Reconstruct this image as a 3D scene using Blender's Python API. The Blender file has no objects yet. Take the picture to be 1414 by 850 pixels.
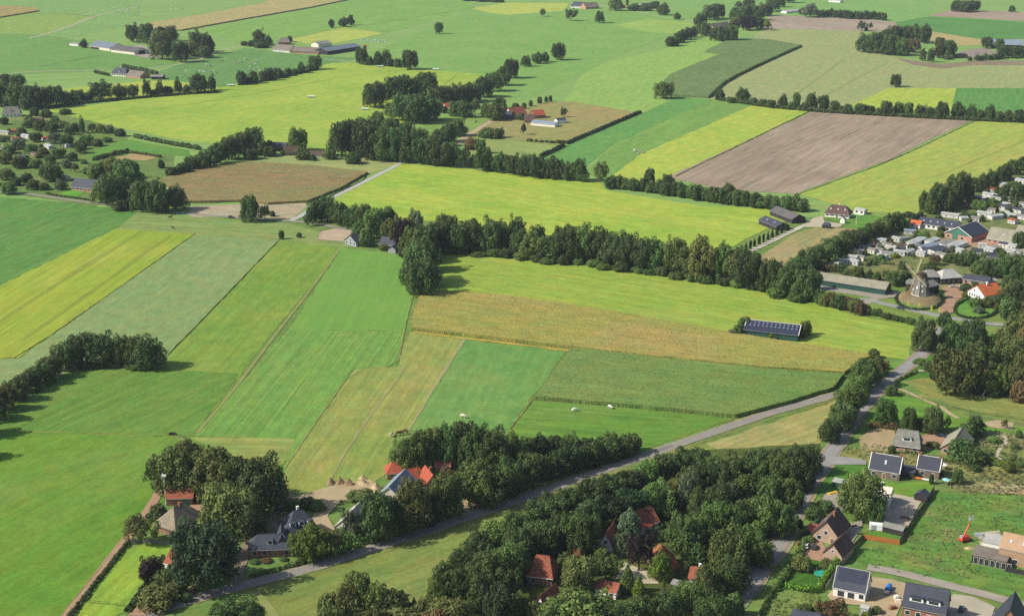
import bpy, bmesh, math, random
import numpy as np
from mathutils import Vector, Matrix
random.seed(7)
R = math.radians
C = bpy.context.scene.collection
scene = bpy.context.scene

# ------------------------------------------------------------------ camera
IW, IH, FPX, YHOR, HC = 1414.0, 850.0, 2000.0, -180.0, 235.0
TH = math.atan((IH / 2 - YHOR) / FPX)
ST, CT = math.sin(TH), math.cos(TH)
def G(px, py, z=0.0):
    """ground plan point (x, y) of a place given by where the photograph shows it"""
    u = (px - IW / 2) / FPX
    v = (IH / 2 - py) / FPX
    dz = -ST + v * CT
    t = (z - HC) / dz
    return Vector((u * t, (CT + v * ST) * t, z))
def S(py):
    """pixels per metre across, on the ground at that height in the photograph"""
    v = (IH / 2 - py) / FPX
    t = HC / (ST - v * CT)
    return FPX / t
def PX(p):
    x, y, z = p
    d = y * CT - (z - HC) * ST
    return (IW / 2 + FPX * x / d, IH / 2 - FPX * (y * ST + (z - HC) * CT) / d)
cam = bpy.data.cameras.new('camera')
cam.sensor_width = 36.0
cam.lens = 36.0 * FPX / IW
cam.clip_start = 1.0
cam.clip_end = 40000.0
co = bpy.data.objects.new('camera', cam)
co.location = (0, 0, HC)
co.rotation_euler = (math.pi / 2 - TH, 0, 0)
C.objects.link(co)
scene.camera = co

# ------------------------------------------------------------------ light
SUN_EL, SUN_AZ = 40.0, -101.0       # the sun stands to the left, a little on the viewer's side
w = bpy.data.worlds.new('World')
scene.world = w
w.use_nodes = True
nt = w.node_tree
bg = nt.nodes['Background']
sky = nt.nodes.new('ShaderNodeTexSky')
sky.sky_type = 'NISHITA'
sky.sun_disc = False
sky.sun_elevation = R(SUN_EL)
sky.sun_rotation = R(SUN_AZ)
sky.air_density = 1.0
sky.dust_density = 1.6
nt.links.new(sky.outputs[0], bg.inputs[0])
bg.inputs[1].default_value = 0.1
sl = bpy.data.lights.new('sun', 'SUN')
sl.energy = 4.4
sl.angle = R(0.5)
sl.color = (1.0, 0.94, 0.84)
so = bpy.data.objects.new('sun', sl)
az = R(SUN_AZ)
sd = Vector((math.sin(az) * math.cos(R(SUN_EL)), math.cos(az) * math.cos(R(SUN_EL)), math.sin(R(SUN_EL))))
so.rotation_euler = sd.to_track_quat('Z', 'Y').to_euler()
so.location = sd * 900
C.objects.link(so)
scene.view_settings.view_transform = 'Standard'
scene.view_settings.look = 'None'
scene.view_settings.exposure = 0.45
scene.view_settings.gamma = 1.0
scene.view_settings.use_curve_mapping = False
scene.cycles.use_denoising = False
scene.cycles.max_bounces = 6
scene.cycles.diffuse_bounces = 3
scene.cycles.glossy_bounces = 2
scene.cycles.transmission_bounces = 3
scene.cycles.transparent_max_bounces = 6
scene.cycles.volume_bounces = 0

# ------------------------------------------------------------------ colour
KL = (1.64, 1.60, 1.60)             # what a sunlit level surface of albedo 1 would reach
def lin(v):
    v /= 255.0
    return v / 12.92 if v <= 0.04045 else ((v + 0.055) / 1.055) ** 2.4
def P(r, g, b, k=1.0):
    """albedo of a level surface that looks (r, g, b) in full sun"""
    return tuple(min(0.85, max(0.004, k * lin(v) / q)) for v, q in zip((r, g, b), KL))

# ------------------------------------------------------------------ materials
MATS = {}
class NB:
    def __init__(s, name):
        s.m = bpy.data.materials.new(name)
        s.m.use_nodes = True
        s.t = s.m.node_tree
        s.b = s.t.nodes['Principled BSDF']
        s.b.inputs['Roughness'].default_value = 0.9
        s.b.inputs['Specular IOR Level'].default_value = 0.15
    def n(s, typ, **kw):
        x = s.t.nodes.new(typ)
        for k, v in kw.items():
            setattr(x, k, v)
        return x
    def l(s, a, b):
        s.t.links.new(a, b)
    def pos(s):
        return s.n('ShaderNodeNewGeometry').outputs['Position']
    def mapping(s, vec, rot=0.0, scale=(1, 1, 1)):
        m = s.n('ShaderNodeMapping')
        m.vector_type = 'POINT'
        m.inputs['Rotation'].default_value = (0, 0, 0)
        r = s.n('ShaderNodeVectorRotate')
        r.rotation_type = 'Z_AXIS'
        r.inputs['Angle'].default_value = -rot
        s.l(vec, r.inputs['Vector'])
        s.l(r.outputs[0], m.inputs['Vector'])
        m.inputs['Scale'].default_value = scale
        return m.outputs[0]
    def noise(s, vec, scale, detail=3, rough=0.55):
        x = s.n('ShaderNodeTexNoise')
        x.inputs['Scale'].default_value = scale
        x.inputs['Detail'].default_value = detail
        x.inputs['Roughness'].default_value = rough
        if vec is not None:
            s.l(vec, x.inputs['Vector'])
        return x.outputs['Fac']
    def rng(s, v, a, b, c, d):
        x = s.n('ShaderNodeMapRange')
        s.l(v, x.inputs['Value'])
        for i, q in zip(('From Min', 'From Max', 'To Min', 'To Max'), (a, b, c, d)):
            x.inputs[i].default_value = q
        return x.outputs[0]
    def mix(s, f, a, b, mode='MIX'):
        x = s.n('ShaderNodeMix')
        x.data_type = 'RGBA'
        x.blend_type = mode
        if isinstance(f, (int, float)):
            x.inputs[0].default_value = f
        else:
            s.l(f, x.inputs[0])
        for i, q in ((6, a), (7, b)):
            if isinstance(q, tuple):
                x.inputs[i].default_value = (*q[:3], 1)
            else:
                s.l(q, x.inputs[i])
        return x.outputs[2]
    def mul(s, col, v):
        x = s.n('ShaderNodeVectorMath', operation='SCALE')
        s.l(col, x.inputs[0])
        s.l(v, x.inputs['Scale'])
        return x.outputs[0]
    def out(s, col, rough=None, spec=None, bump=None, bstr=0.3, bdist=0.1):
        if isinstance(col, tuple):
            s.b.inputs['Base Color'].default_value = (*col[:3], 1)
        else:
            s.l(col, s.b.inputs['Base Color'])
        if rough is not None:
            s.b.inputs['Roughness'].default_value = rough
        if spec is not None:
            s.b.inputs['Specular IOR Level'].default_value = spec
        if bump is not None:
            x = s.n('ShaderNodeBump')
            x.inputs['Strength'].default_value = bstr
            x.inputs['Distance'].default_value = bdist
            s.l(bump, x.inputs['Height'])
            s.l(x.outputs[0], s.b.inputs['Normal'])
        return s.m

def field_mat(c1, c2, ang=0.0, streak=0.15, sw=2.5, slen=70.0, band=0.0, bper=12.0, c3=None, pamt=0.5, pscale=0.02, fine=0.2, fs=0.55, big=0.012):
    b = NB('field_surface')
    pos = b.pos()
    col = b.mix(b.rng(b.noise(pos, big, 4, 0.6), 0.32, 0.68, 0, 1), c1, c2)
    if c3 is not None:
        pm = b.noise(b.mapping(pos, ang, (0.55, 1.0, 1.0)), pscale, 5, 0.65)
        col = b.mix(b.rng(pm, 0.5, 0.72, 0, pamt), col, c3)
    st = b.noise(b.mapping(pos, ang, (1.0 / slen, 1.0 / sw, 1.0)), 1.0, 3, 0.6)
    col = b.mul(col, b.rng(st, 0.25, 0.75, 1 - streak * 1.35, 1 + streak * 1.35))
    if band:
        wv = b.n('ShaderNodeTexWave')
        wv.bands_direction = 'Y'
        wv.inputs['Scale'].default_value = 0.314 * 2
        wv.inputs['Distortion'].default_value = 1.4
        wv.inputs['Detail'].default_value = 2
        wv.inputs['Detail Scale'].default_value = 0.25
        b.l(b.mapping(pos, ang, (0.5 / bper, 0.5 / bper * 10 / 2, 1.0)), wv.inputs['Vector'])
        col = b.mul(col, b.rng(wv.outputs['Fac'], 0, 1, 1 - band, 1 + band))
    med = b.noise(b.mapping(pos, ang, (0.6, 1.0, 1.0)), 0.15, 6, 0.72)
    hue = b.noise(b.mapping(pos, ang + 0.3, (0.75, 1.0, 1.0)), 0.075, 6, 0.74)
    warm = b.mix(b.rng(hue, 0.46, 0.72, 0, 1), (1, 1, 1), (1 + fine * 0.9, 1.0, 1 - fine * 0.4))
    col = b.mix(1.0, col, warm, 'MULTIPLY')
    cool = b.mix(b.rng(hue, 0.54, 0.3, 0, 1), (1, 1, 1), (1 - fine * 0.9, 1 - fine * 0.1, 1.0))
    col = b.mix(1.0, col, cool, 'MULTIPLY')
    col = b.mul(col, b.rng(med, 0.25, 0.75, 1 - fine * 1.1, 1 + fine * 1.1))
    fn = b.noise(pos, fs, 5, 0.7)
    col = b.mul(col, b.rng(fn, 0.25, 0.75, 1 - fine, 1 + fine))
    return b.out(col, 0.95, 0.05, fn, 0.5, 0.25)

def mat(key, col, rough=0.85, var=0.15, scale=1.2, spec=0.2, metal=0.0, streak=None, col2=None):
    if key in MATS:
        return MATS[key]
    b = NB(key)
    tc = b.n('ShaderNodeTexCoord').outputs['Object']
    n1 = b.noise(tc, scale, 5, 0.65)
    c = b.mix(b.rng(n1, 0.35, 0.65, 0, 1), tuple(v * (1 - var) for v in col), tuple(min(0.9, v * (1 + var)) for v in (col2 or col)))
    n2 = b.noise(tc, scale * 0.22, 3)
    c = b.mul(c, b.rng(n2, 0.3, 0.7, 1 - var * 0.8, 1 + var * 0.8))
    if streak:
        wv = b.n('ShaderNodeTexWave')
        wv.bands_direction = streak[0]
        wv.inputs['Scale'].default_value = streak[1]
        wv.inputs['Distortion'].default_value = 0.3
        b.l(tc, wv.inputs['Vector'])
        c = b.mul(c, b.rng(wv.outputs['Fac'], 0, 1, 1 - streak[2], 1 + streak[2]))
    b.b.inputs['Metallic'].default_value = metal
    MATS[key] = b.out(c, rough, spec)
    return MATS[key]

def paint_mat():
    if 'vehicle_paint' in MATS:
        return MATS['vehicle_paint']
    b = NB('vehicle_paint')
    oi = b.n('ShaderNodeObjectInfo')
    MATS['vehicle_paint'] = b.out(oi.outputs['Color'], 0.25, 0.5)
    return MATS['vehicle_paint']

def leaf_mat():
    if 'leaves' in MATS:
        return MATS['leaves']
    b = NB('leaves')
    oi = b.n('ShaderNodeObjectInfo')
    at = b.n('ShaderNodeAttribute', attribute_name='tint')
    tc = b.n('ShaderNodeTexCoord').outputs['Object']
    hs = b.n('ShaderNodeHueSaturation')
    b.l(oi.outputs['Color'], hs.inputs['Color'])
    b.l(b.rng(oi.outputs['Random'], 0, 1, 0.485, 0.512), hs.inputs['Hue'])
    b.l(b.rng(oi.outputs['Random'], 0, 1, 0.82, 1.15), hs.inputs['Value'])
    c = b.mul(hs.outputs[0], b.rng(at.outputs['Fac'], 0, 1, 0.55, 1.5))
    warm = b.mix(b.rng(b.noise(tc, 5.0, 3), 0.5, 0.75, 0, 0.45), (1, 1, 1), (1.18, 1.03, 0.8))
    c = b.mix(1.0, c, warm, 'MULTIPLY')
    b.out(c, 0.6, 0.25)
    tr = b.n('ShaderNodeBsdfTranslucent')
    b.l(c, tr.inputs['Color'])
    mx = b.n('ShaderNodeMixShader')
    mx.inputs[0].default_value = 0.3
    b.l(b.b.outputs[0], mx.inputs[1])
    b.l(tr.outputs[0], mx.inputs[2])
    b.l(mx.outputs[0], b.t.nodes['Material Output'].inputs['Surface'])
    MATS['leaves'] = b.m
    return b.m

# ------------------------------------------------------------------ objects
GZ = 0.2
def tag(o, label=None, cat=None, group=None, kind=None):
    if label: o['label'] = label
    if cat: o['category'] = cat
    if group: o['group'] = group
    if kind: o['kind'] = kind
    return o
def empty(name, loc, rz=0.0, label=None, cat=None, group=None):
    o = bpy.data.objects.new(name, None)
    o.empty_display_size = 1.0
    o.location = loc
    o.rotation_euler = (0, 0, rz)
    C.objects.link(o)
    return tag(o, label, cat, group)
def link(name, me, m=None, parent=None):
    o = bpy.data.objects.new(name, me)
    if m is not None and len(me.materials) == 0:
        me.materials.append(m)
    if parent is not None:
        o.parent = parent
    C.objects.link(o)
    return o
class MB:
    def __init__(s):
        s.v, s.f = [], []
    def add(s, vs, fs):
        k = len(s.v)
        s.v += [tuple(p) for p in vs]
        s.f += [tuple(i + k for i in f) for f in fs]
        return s
    def box(s, x0, y0, z0, x1, y1, z1):
        return s.add([(x0, y0, z0), (x1, y0, z0), (x1, y1, z0), (x0, y1, z0), (x0, y0, z1), (x1, y0, z1), (x1, y1, z1), (x0, y1, z1)],
                     [(0, 3, 2, 1), (4, 5, 6, 7), (0, 1, 5, 4), (1, 2, 6, 5), (2, 3, 7, 6), (3, 0, 4, 7)])
    def prism(s, bottom, top):
        n = len(bottom)
        return s.add(list(bottom) + list(top), [tuple(range(n))[::-1], tuple(range(n, 2 * n))] + [(i, (i + 1) % n, n + (i + 1) % n, n + i) for i in range(n)])
    def tube(s, a, b, ra, rb=None, n=8):
        a, b = Vector(a), Vector(b)
        rb = ra if rb is None else rb
        d = (b - a).normalized()
        x = d.orthogonal().normalized()
        y = d.cross(x)
        ring = lambda c, r: [c + x * (r * math.cos(2 * math.pi * i / n)) + y * (r * math.sin(2 * math.pi * i / n)) for i in range(n)]
        return s.prism(ring(a, ra), ring(b, rb))
    def mesh(s, name):
        me = bpy.data.meshes.new(name)
        me.from_pydata(s.v, [], s.f)
        me.validate()
        bm = bmesh.new()
        bm.from_mesh(me)
        bmesh.ops.recalc_face_normals(bm, faces=bm.faces)
        bm.to_mesh(me)
        bm.free()
        return me
    def build(s, name, m, parent=None):
        return link(name, s.mesh(name), m, parent)
# ------------------------------------------------------------------ ground, fields, roads
def densify(pts, step=9.0, jit=0.7, seed=0, closed=True):
    rnd = random.Random(seed)
    out = []
    n = len(pts)
    for i in range(n if closed else n - 1):
        a, b = pts[i], pts[(i + 1) % n]
        k = max(1, int((b - a).length / step))
        for j in range(k):
            p = a.lerp(b, j / k)
            if j: p = p + Vector((rnd.uniform(-jit, jit), rnd.uniform(-jit, jit), 0))
            out.append(p)
    if not closed: out.append(pts[-1])
    return out
NF = [0]
def wdir(a, b):
    d = G(*b) - G(*a)
    return math.atan2(d.y, d.x)
def sheet(name, label, poly, m, level=1, cat='field', jit=0.9):
    NF[0] += 1
    pts = densify([G(*p) for p in poly], 5.0, jit, NF[0])
    z = level * 0.035 + NF[0] * 0.0004
    me = bpy.data.meshes.new(name)
    me.from_pydata([(p.x, p.y, z) for p in pts], [], [tuple(range(len(pts)))])
    me.validate()
    if me.polygons[0].normal.z < 0:
        me.flip_normals()
    return tag(link(name, me, m), label, cat, None, 'structure')
def smooth(pts, it=2):
    for _ in range(it):
        q = [pts[0]]
        for a, b in zip(pts, pts[1:]):
            q += [a.lerp(b, 0.25), a.lerp(b, 0.75)]
        pts = q + [pts[-1]]
    return pts
def ribbon_pts(path, width, off=0.0, jit=0.0, seed=1, sm=2):
    pts = smooth([G(*p) for p in path], sm)
    pts = densify(pts, 6.0, 0.0, seed, False)
    rnd = random.Random(seed)
    L, Rr = [], []
    for i, p in enumerate(pts):
        d = (pts[min(i + 1, len(pts) - 1)] - pts[max(i - 1, 0)]).normalized()
        n = Vector((-d.y, d.x, 0))
        L.append(p + n * (off + width / 2 + rnd.uniform(-jit, jit)))
        Rr.append(p + n * (off - width / 2 + rnd.uniform(-jit, jit)))
    return L, Rr, pts
def ribbon(name, label, path, width, m, level=4, cat='road', off=0.0, jit=0.15, sm=2, parent=None):
    NF[0] += 1
    L, Rr, _ = ribbon_pts(path, width, off, jit, NF[0], sm)
    z = level * 0.035 + NF[0] * 0.0004
    n = len(L)
    vs = [(p.x, p.y, z) for p in L] + [(p.x, p.y, z) for p in Rr]
    me = bpy.data.meshes.new(name)
    me.from_pydata(vs, [], [(n + i, n + i + 1, i + 1, i) for i in range(n - 1)])
    return tag(link(name, me, m, parent), label, cat, None, 'structure')
def bank(label, path, width, height, m, name='ditch_bank', cat='ditch bank', jit=0.3):
    """a rough grassy bank: a low ridge with an uneven crest"""
    NF[0] += 1
    L, Rr, pts = ribbon_pts(path, width, 0, jit, NF[0], 1)
    rnd = random.Random(NF[0])
    n = len(L)
    vs = [(p.x, p.y, 0.02) for p in L] + [(p.x + rnd.uniform(-.2, .2), p.y + rnd.uniform(-.2, .2), 0.16 + height * rnd.uniform(0.4, 1.2)) for p in pts] + [(p.x, p.y, 0.02) for p in Rr]
    me = bpy.data.meshes.new(name)
    me.from_pydata(vs, [], [(n + i, n + i + 1, i + 1, i) for i in range(n - 1)] + [(2 * n + i, 2 * n + i + 1, n + i + 1, n + i) for i in range(n - 1)])
    return tag(link(name, me, m), label, cat, None, 'structure')

GREEN = P(98, 158, 62); GREEN2 = P(116, 172, 78)
g = bpy.data.meshes.new('ground')
g.from_pydata([(-9000, -1500, 0), (9000, -1500, 0), (9000, 14000, 0), (-9000, 14000, 0)], [], [(0, 1, 2, 3)])
tag(link('ground', g, field_mat(P(140, 176, 96), P(152, 182, 102), 0.35, 0.1, 9, 200, c3=P(150, 180, 100), pscale=0.006, fine=0.1)), 'wide flat meadow land reaching to the horizon', 'ground', None, 'structure')

def F(label, poly, c1, c2, d, level=1, name='field', **kw):
    return sheet(name, label, poly, field_mat(c1, c2, wdir(*d), **kw), level, 'field')
sheet('field', 'rough grass between the gardens, woods and roads', [(-1000, 300), (2400, 300), (2400, 1400), (-1000, 1400)], field_mat(P(114, 146, 70), P(128, 152, 80), 0.3, c3=P(152, 150, 92), fine=.26), 0)
YEL, YEL2 = P(176, 202, 72), P(160, 196, 66)
# -- far fields
F('far pale green meadow along the upper left edge', [(-200, -30), (200, -30), (190, 34), (100, 52), (-200, 50)], P(146, 180, 104), P(136, 174, 98), ((60, 47), (135, 22)))
F('dull yellow-green meadow between the tan strip and the pale farm track', [(-120, 30), (55, 17), (130, 23), (62, 47), (-120, 44)], P(156, 180, 92), P(146, 176, 90), ((60, 47), (135, 22)), 2)
F('green meadow in front of the blue-grey barns', [(-150, 46), (62, 48), (130, 60), (200, 78), (260, 90), (150, 98), (0, 104), (-150, 108)], P(122, 164, 84), P(130, 168, 92), ((0, 72), (60, 66)), 2)
F('cow pasture between the farms with black and white dots', [(215, 100), (270, 84), (340, 66), (420, 76), (500, 80), (440, 92), (330, 118), (300, 128), (230, 124)], P(110, 154, 84), P(122, 160, 92), ((260, 90), (340, 66)), 2, c3=P(140, 166, 96))
F('small bright yellow meadow behind the tree row', [(86, 123), (190, 113), (236, 111), (300, 120), (300, 132), (120, 140)], P(190, 198, 88), P(178, 194, 84), ((88, 121), (236, 111)), 2)
F('small yellow meadow behind the long grey barns', [(398, 55), (472, 38), (530, 46), (495, 54), (440, 64)], P(190, 200, 98), P(180, 196, 92), ((400, 53), (472, 38)), 3)
F('wide green meadow reaching up behind the lone tree', [(500, 80), (560, 52), (655, 12), (1020, 16), (960, 36), (845, 80), (800, 104), (720, 140), (640, 120), (665, 103), (560, 94)], P(144, 182, 96), P(132, 174, 88), ((560, 90), (845, 60)), 2, streak=0.08, c3=P(156, 184, 102))
F('mid green meadow on the left of the lone tree', [(280, 40), (350, 28), (480, 2), (640, -10), (655, 12), (520, 50), (400, 54), (340, 66)], P(144, 182, 92), P(132, 174, 86), ((350, 30), (500, 5)), 2, c3=P(156, 188, 96))
F('bright yellow strip by the far roadside farm', [(650, 12), (700, 4), (786, 5), (778, 15), (700, 21), (676, 18)], P(194, 202, 98), P(184, 198, 94), ((680, 15), (780, 10)), 3)
F('far green meadow right of the roadside farm', [(860, -20), (1300, -20), (1280, 26), (1225, 32), (1100, 22), (960, 20)], P(136, 178, 96), P(144, 182, 100), ((900, 10), (1200, 25)), 2)
F('pale yellow-green wedge right of the two round trees', [(848, 35), (895, 26), (965, 33), (945, 44), (925, 47), (880, 43)], P(168, 194, 100), P(156, 188, 92), ((848, 35), (925, 47)), 3)
F('curving light green meadow with mowing lines', [(778, 140), (790, 122), (803, 104), (822, 93), (845, 84), (880, 76), (915, 68), (972, 50), (1012, 54), (975, 69), (995, 75), (925, 104), (905, 124), (922, 140), (905, 148), (886, 157), (845, 152), (804, 146)], P(162, 192, 100), P(150, 186, 94), ((860, 140), (960, 62)), 3, streak=0.08, band=0.05, bper=14)
F('pale grey-green meadow with faint tracks behind the tree line', [(978, 136), (1002, 113), (1054, 88), (1108, 65), (1040, 54), (1055, 38), (1190, 42), (1235, 78), (1295, 90), (1500, 86), (1500, 124), (1320, 123), (1226, 122), (1174, 146), (1080, 150)], P(164, 174, 114), P(172, 178, 118), ((1085, 135), (1165, 78)), 2, streak=0.07, c3=P(178, 176, 122))
F('purple-brown ploughed strip before the far hedge', [(1062, 21), (1190, 26), (1236, 31), (1246, 39), (1212, 44), (1054, 39)], P(184, 166, 146), P(172, 154, 136), ((1062, 30), (1240, 38)), 3, c3=P(206, 190, 160))
F('distant brown ploughed strip by the square grove', [(1282, 22), (1314, 14), (1500, 19), (1500, 31), (1410, 29)], P(174, 150, 130), P(184, 164, 142), ((1282, 22), (1414, 29)), 3)
F('rich green strip below the distant ploughed strip', [(1236, 31), (1284, 23), (1410, 30), (1500, 32), (1500, 52), (1360, 55), (1283, 43), (1246, 40)], P(108, 158, 84), P(100, 150, 76), ((1240, 34), (1414, 48)), 3)
F('tan stubble strip beside the grove of dark trees', [(1283, 43), (1356, 55), (1380, 62), (1310, 64), (1280, 56)], P(196, 178, 120), P(186, 172, 112), ((1283, 48), (1356, 60)), 4)
sheet('field', 'brown bare strip curving under the right-hand farm', [(1233, 79), (1262, 84), (1300, 89), (1345, 84), (1500, 84), (1500, 91), (1345, 90), (1300, 95), (1262, 90)], field_mat(P(158, 144, 118), P(150, 134, 108), 0.0), 4)
F('bright yellow field behind the tree line', [(1174, 146), (1226, 122), (1321, 122), (1314, 150), (1240, 154)], P(188, 202, 88), P(178, 196, 82), ((1200, 140), (1240, 122)), 3)
F('deep green field beside the bright yellow one', [(1321, 122), (1500, 122), (1500, 160), (1314, 150)], P(104, 156, 80), P(110, 160, 84), ((1314, 147), (1321, 122)), 3)
# -- upper middle
F('large yellow-green field with tyre tracks and grazing trailers', [(60, 152), (130, 145), (230, 131), (300, 122), (380, 104), (460, 87), (505, 87), (560, 94), (672, 103), (655, 112), (600, 140), (560, 170), (500, 190), (455, 208), (380, 204), (330, 200), (272, 197), (230, 190), (170, 178)], P(180, 198, 84), P(156, 186, 76), ((80, 165), (460, 100)), 3, streak=0.07, c3=P(188, 192, 96))
F('green meadow in front of the big grove with two horses', [(560, 190), (600, 165), (640, 158), (676, 166), (640, 186), (600, 205)], P(144, 174, 90), P(132, 166, 84), ((580, 185), (640, 165)), 3, c3=P(160, 172, 100))
F('brownish pasture round the red-roofed farm', [(676, 168), (700, 158), (748, 142), (786, 140), (886, 156), (790, 196), (770, 201), (690, 192), (640, 190)], P(172, 160, 104), P(158, 160, 94), ((690, 180), (830, 150)), 4, c3=P(186, 148, 100), pscale=0.015)
F('light green paddock below the brownish pasture', [(640, 192), (690, 193), (772, 202), (745, 217), (700, 232), (640, 222)], P(148, 172, 92), P(162, 172, 102), ((650, 200), (750, 212)), 4, c3=P(190, 180, 120))
F('dark green grass strip beside the hedge', [(740, 222), (787, 199), (886, 158), (935, 135), (984, 138), (848, 198), (806, 232)], P(110, 162, 84), P(120, 168, 88), ((800, 218), (960, 137)), 4, streak=0.07)
F('mid green grass strip with a huddle of cows', [(806, 240), (848, 198), (984, 138), (1040, 146), (885, 214), (850, 250)], P(136, 172, 88), P(126, 166, 82), ((840, 215), (1000, 140)), 4, c3=P(150, 190, 80), streak=0.12)
F('bright yellow-green strip beside the ploughed land', [(1038, 146), (1118, 153), (1037, 192), (932, 243), (900, 262), (836, 250), (885, 213)], P(190, 202, 88), P(170, 194, 80), ((885, 225), (1070, 150)), 4, streak=0.07, c3=P(196, 194, 98))
F('ploughed purple-brown field', [(1125, 153), (1230, 160), (1343, 167), (1290, 190), (1230, 220), (1098, 268), (1000, 262), (920, 245), (1035, 193)], P(180, 160, 136), P(162, 144, 122), ((930, 245), (1130, 155)), 4, streak=0.2, sw=4.5, fine=0.1, c3=P(194, 174, 148), pamt=0.6)
F('yellow-green meadow right of the ploughed field', [(1346, 167), (1520, 165), (1520, 200), (1414, 228), (1340, 268), (1275, 296), (1180, 292), (1104, 268), (1232, 222)], P(172, 190, 84), P(180, 184, 94), ((1150, 270), (1345, 185)), 4, streak=0.1, c3=P(188, 178, 106), pamt=0.45, big=0.006)
F('long yellow field behind the tree belt', [(432, 292), (455, 276), (555, 226), (640, 233), (720, 240), (830, 252), (838, 263), (960, 283), (1098, 291), (1088, 304), (1040, 325), (1000, 346), (840, 340), (700, 320), (590, 305), (500, 296)], P(188, 200, 84), P(158, 190, 72), ((560, 250), (1000, 320)), 3, streak=0.12, c3=P(198, 198, 96))
F('pale green mown strip beside the little grey farm', [(345, 218), (420, 214), (500, 218), (553, 224), (545, 230), (510, 240), (345, 226)], P(160, 176, 106), P(178, 176, 116), ((350, 222), (540, 232)), 4)
F('bare tan strip beside the country road', [(262, 300), (258, 285), (300, 283), (420, 280), (428, 283), (405, 302), (330, 299)], P(196, 180, 148), P(184, 170, 138), ((270, 290), (400, 300)), 4)
# -- middle left
F('dark green meadow on the left of the yellow strip', [(-160, 278), (0, 272), (100, 280), (192, 293), (162, 317), (0, 394), (-160, 470)], P(104, 148, 72), P(112, 154, 76), ((0, 394), (162, 317)), 2, c3=P(122, 150, 84))
F('grey-green pasture along the country road', [(190, 293), (320, 303), (400, 309), (480, 330), (480, 345), (388, 330), (267, 323), (160, 317)], P(140, 164, 92), P(148, 166, 94), ((170, 317), (390, 330)), 2, c3=P(158, 164, 98))
F('bright yellow mown strip on the left', [(-160, 470), (0, 394), (160, 316), (269, 323), (26, 494), (-160, 498)], P(176, 186, 70), P(152, 176, 62), ((26, 494), (269, 323)), 3, streak=0.16, sw=2.2, c3=P(190, 190, 92), fine=0.12)
F('grey-green field beside the yellow strip', [(269, 323), (386, 331), (310, 410), (232, 490), (225, 512), (90, 520), (0, 535), (-160, 560), (-160, 500), (26, 495)], P(150, 170, 108), P(140, 164, 100), ((26, 494), (269, 323)), 2, streak=0.06, c3=P(160, 172, 116))
F('bright green strip right of the grey-green field', [(386, 331), (472, 342), (380, 455), (268, 600), (225, 604), (222, 512), (232, 490), (310, 410)], P(144, 168, 74), P(128, 162, 68), ((250, 590), (470, 342)), 2, c3=P(160, 166, 86), streak=0.1)
F('uniform bright green meadow left of the short tree column', [(472, 342), (556, 352), (572, 400), (566, 430), (557, 457), (400, 455)], P(122, 168, 74), P(130, 172, 80), ((400, 455), (472, 342)), 2, streak=0.06, fine=0.08, c3=P(146, 178, 84))
F('green meadow with mown lines below the bright green one', [(399, 455), (557, 457), (556, 470), (547, 507), (488, 510), (440, 580), (400, 648), (380, 640), (250, 605), (268, 600)], P(124, 164, 76), P(134, 170, 82), ((270, 600), (400, 452)), 2, streak=0.2, sw=1.5, slen=120, c3=P(158, 178, 92))
F('green meadow with faint stripes below the left tree belt', [(-160, 620), (0, 575), (100, 510), (224, 510), (330, 516), (300, 556), (268, 603), (120, 598), (0, 596), (-160, 600)], P(120, 154, 68), P(110, 148, 64), ((60, 590), (230, 515)), 3, streak=0.14, c3=P(146, 158, 84))
F('large smooth green meadow in the lower left corner', [(-200, 596), (0, 595), (120, 599), (250, 603), (330, 604), (400, 606), (395, 640), (380, 660), (230, 690), (170, 748), (70, 870), (-200, 900)], P(110, 152, 54), P(124, 160, 62), ((0, 750), (200, 640)), 2, streak=0.08, c3=P(146, 156, 86), pamt=0.55, pscale=0.012)
F('dull pale grass patch behind the olive trees', [(262, 604), (330, 603), (408, 606), (392, 640), (360, 645), (300, 620)], P(162, 168, 94), P(138, 164, 76), ((262, 604), (408, 606)), 3)
F('brown-green dry pasture with two worn paths', [(566, 458), (642, 468), (604, 530), (566, 590), (545, 600), (532, 655), (500, 680), (395, 680), (385, 672), (396, 645), (440, 580), (490, 510), (548, 507), (557, 480)], P(164, 168, 90), P(146, 164, 80), ((460, 650), (560, 500)), 3, c3=P(180, 164, 104), pamt=0.7, pscale=0.02)
F('green pasture left of the dark maize', [(642, 468), (782, 484), (742, 540), (704, 592), (620, 600), (564, 594)], P(118, 161, 82), P(126, 165, 86), ((570, 590), (642, 468)), 3, c3=P(150, 172, 94), streak=0.08)
F('green pasture with two sheep below the dark maize', [(736, 553), (860, 563), (1014, 578), (960, 604), (890, 626), (800, 640), (690, 620), (704, 592)], P(116, 156, 64), P(108, 149, 60), ((736, 556), (1010, 578)), 3, c3=P(146, 164, 86))
F('yellow-green field with long mowing streaks above the golden maize', [(600, 346), (700, 356), (840, 369), (925, 382), (1045, 397), (1120, 410), (1190, 430), (1268, 450), (1262, 470), (1252, 497), (1100, 480), (1000, 460), (850, 433), (700, 412), (604, 405)], P(150, 180, 68), P(172, 186, 84), ((620, 360), (1200, 460)), 3, streak=0.14, sw=2.5, slen=90, c3=P(178, 184, 98))
F('dull olive triangle of stubble between the two roads', [(975, 612), (1075, 580), (1158, 552), (1170, 548), (1150, 590), (1132, 612), (1090, 618), (1010, 634)], P(172, 168, 102), P(178, 168, 108), ((990, 620), (1160, 556)), 3, c3=P(186, 172, 116))
F('olive green field along the lower side of the road', [(200, 900), (330, 826), (470, 780), (560, 746), (640, 716), (760, 676), (900, 628), (1000, 606), (960, 650), (800, 720), (640, 800), (560, 850), (420, 900)], P(140, 154, 80), P(132, 148, 74), ((330, 826), (640, 716)), 2, c3=P(156, 156, 96), pamt=0.6)
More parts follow.
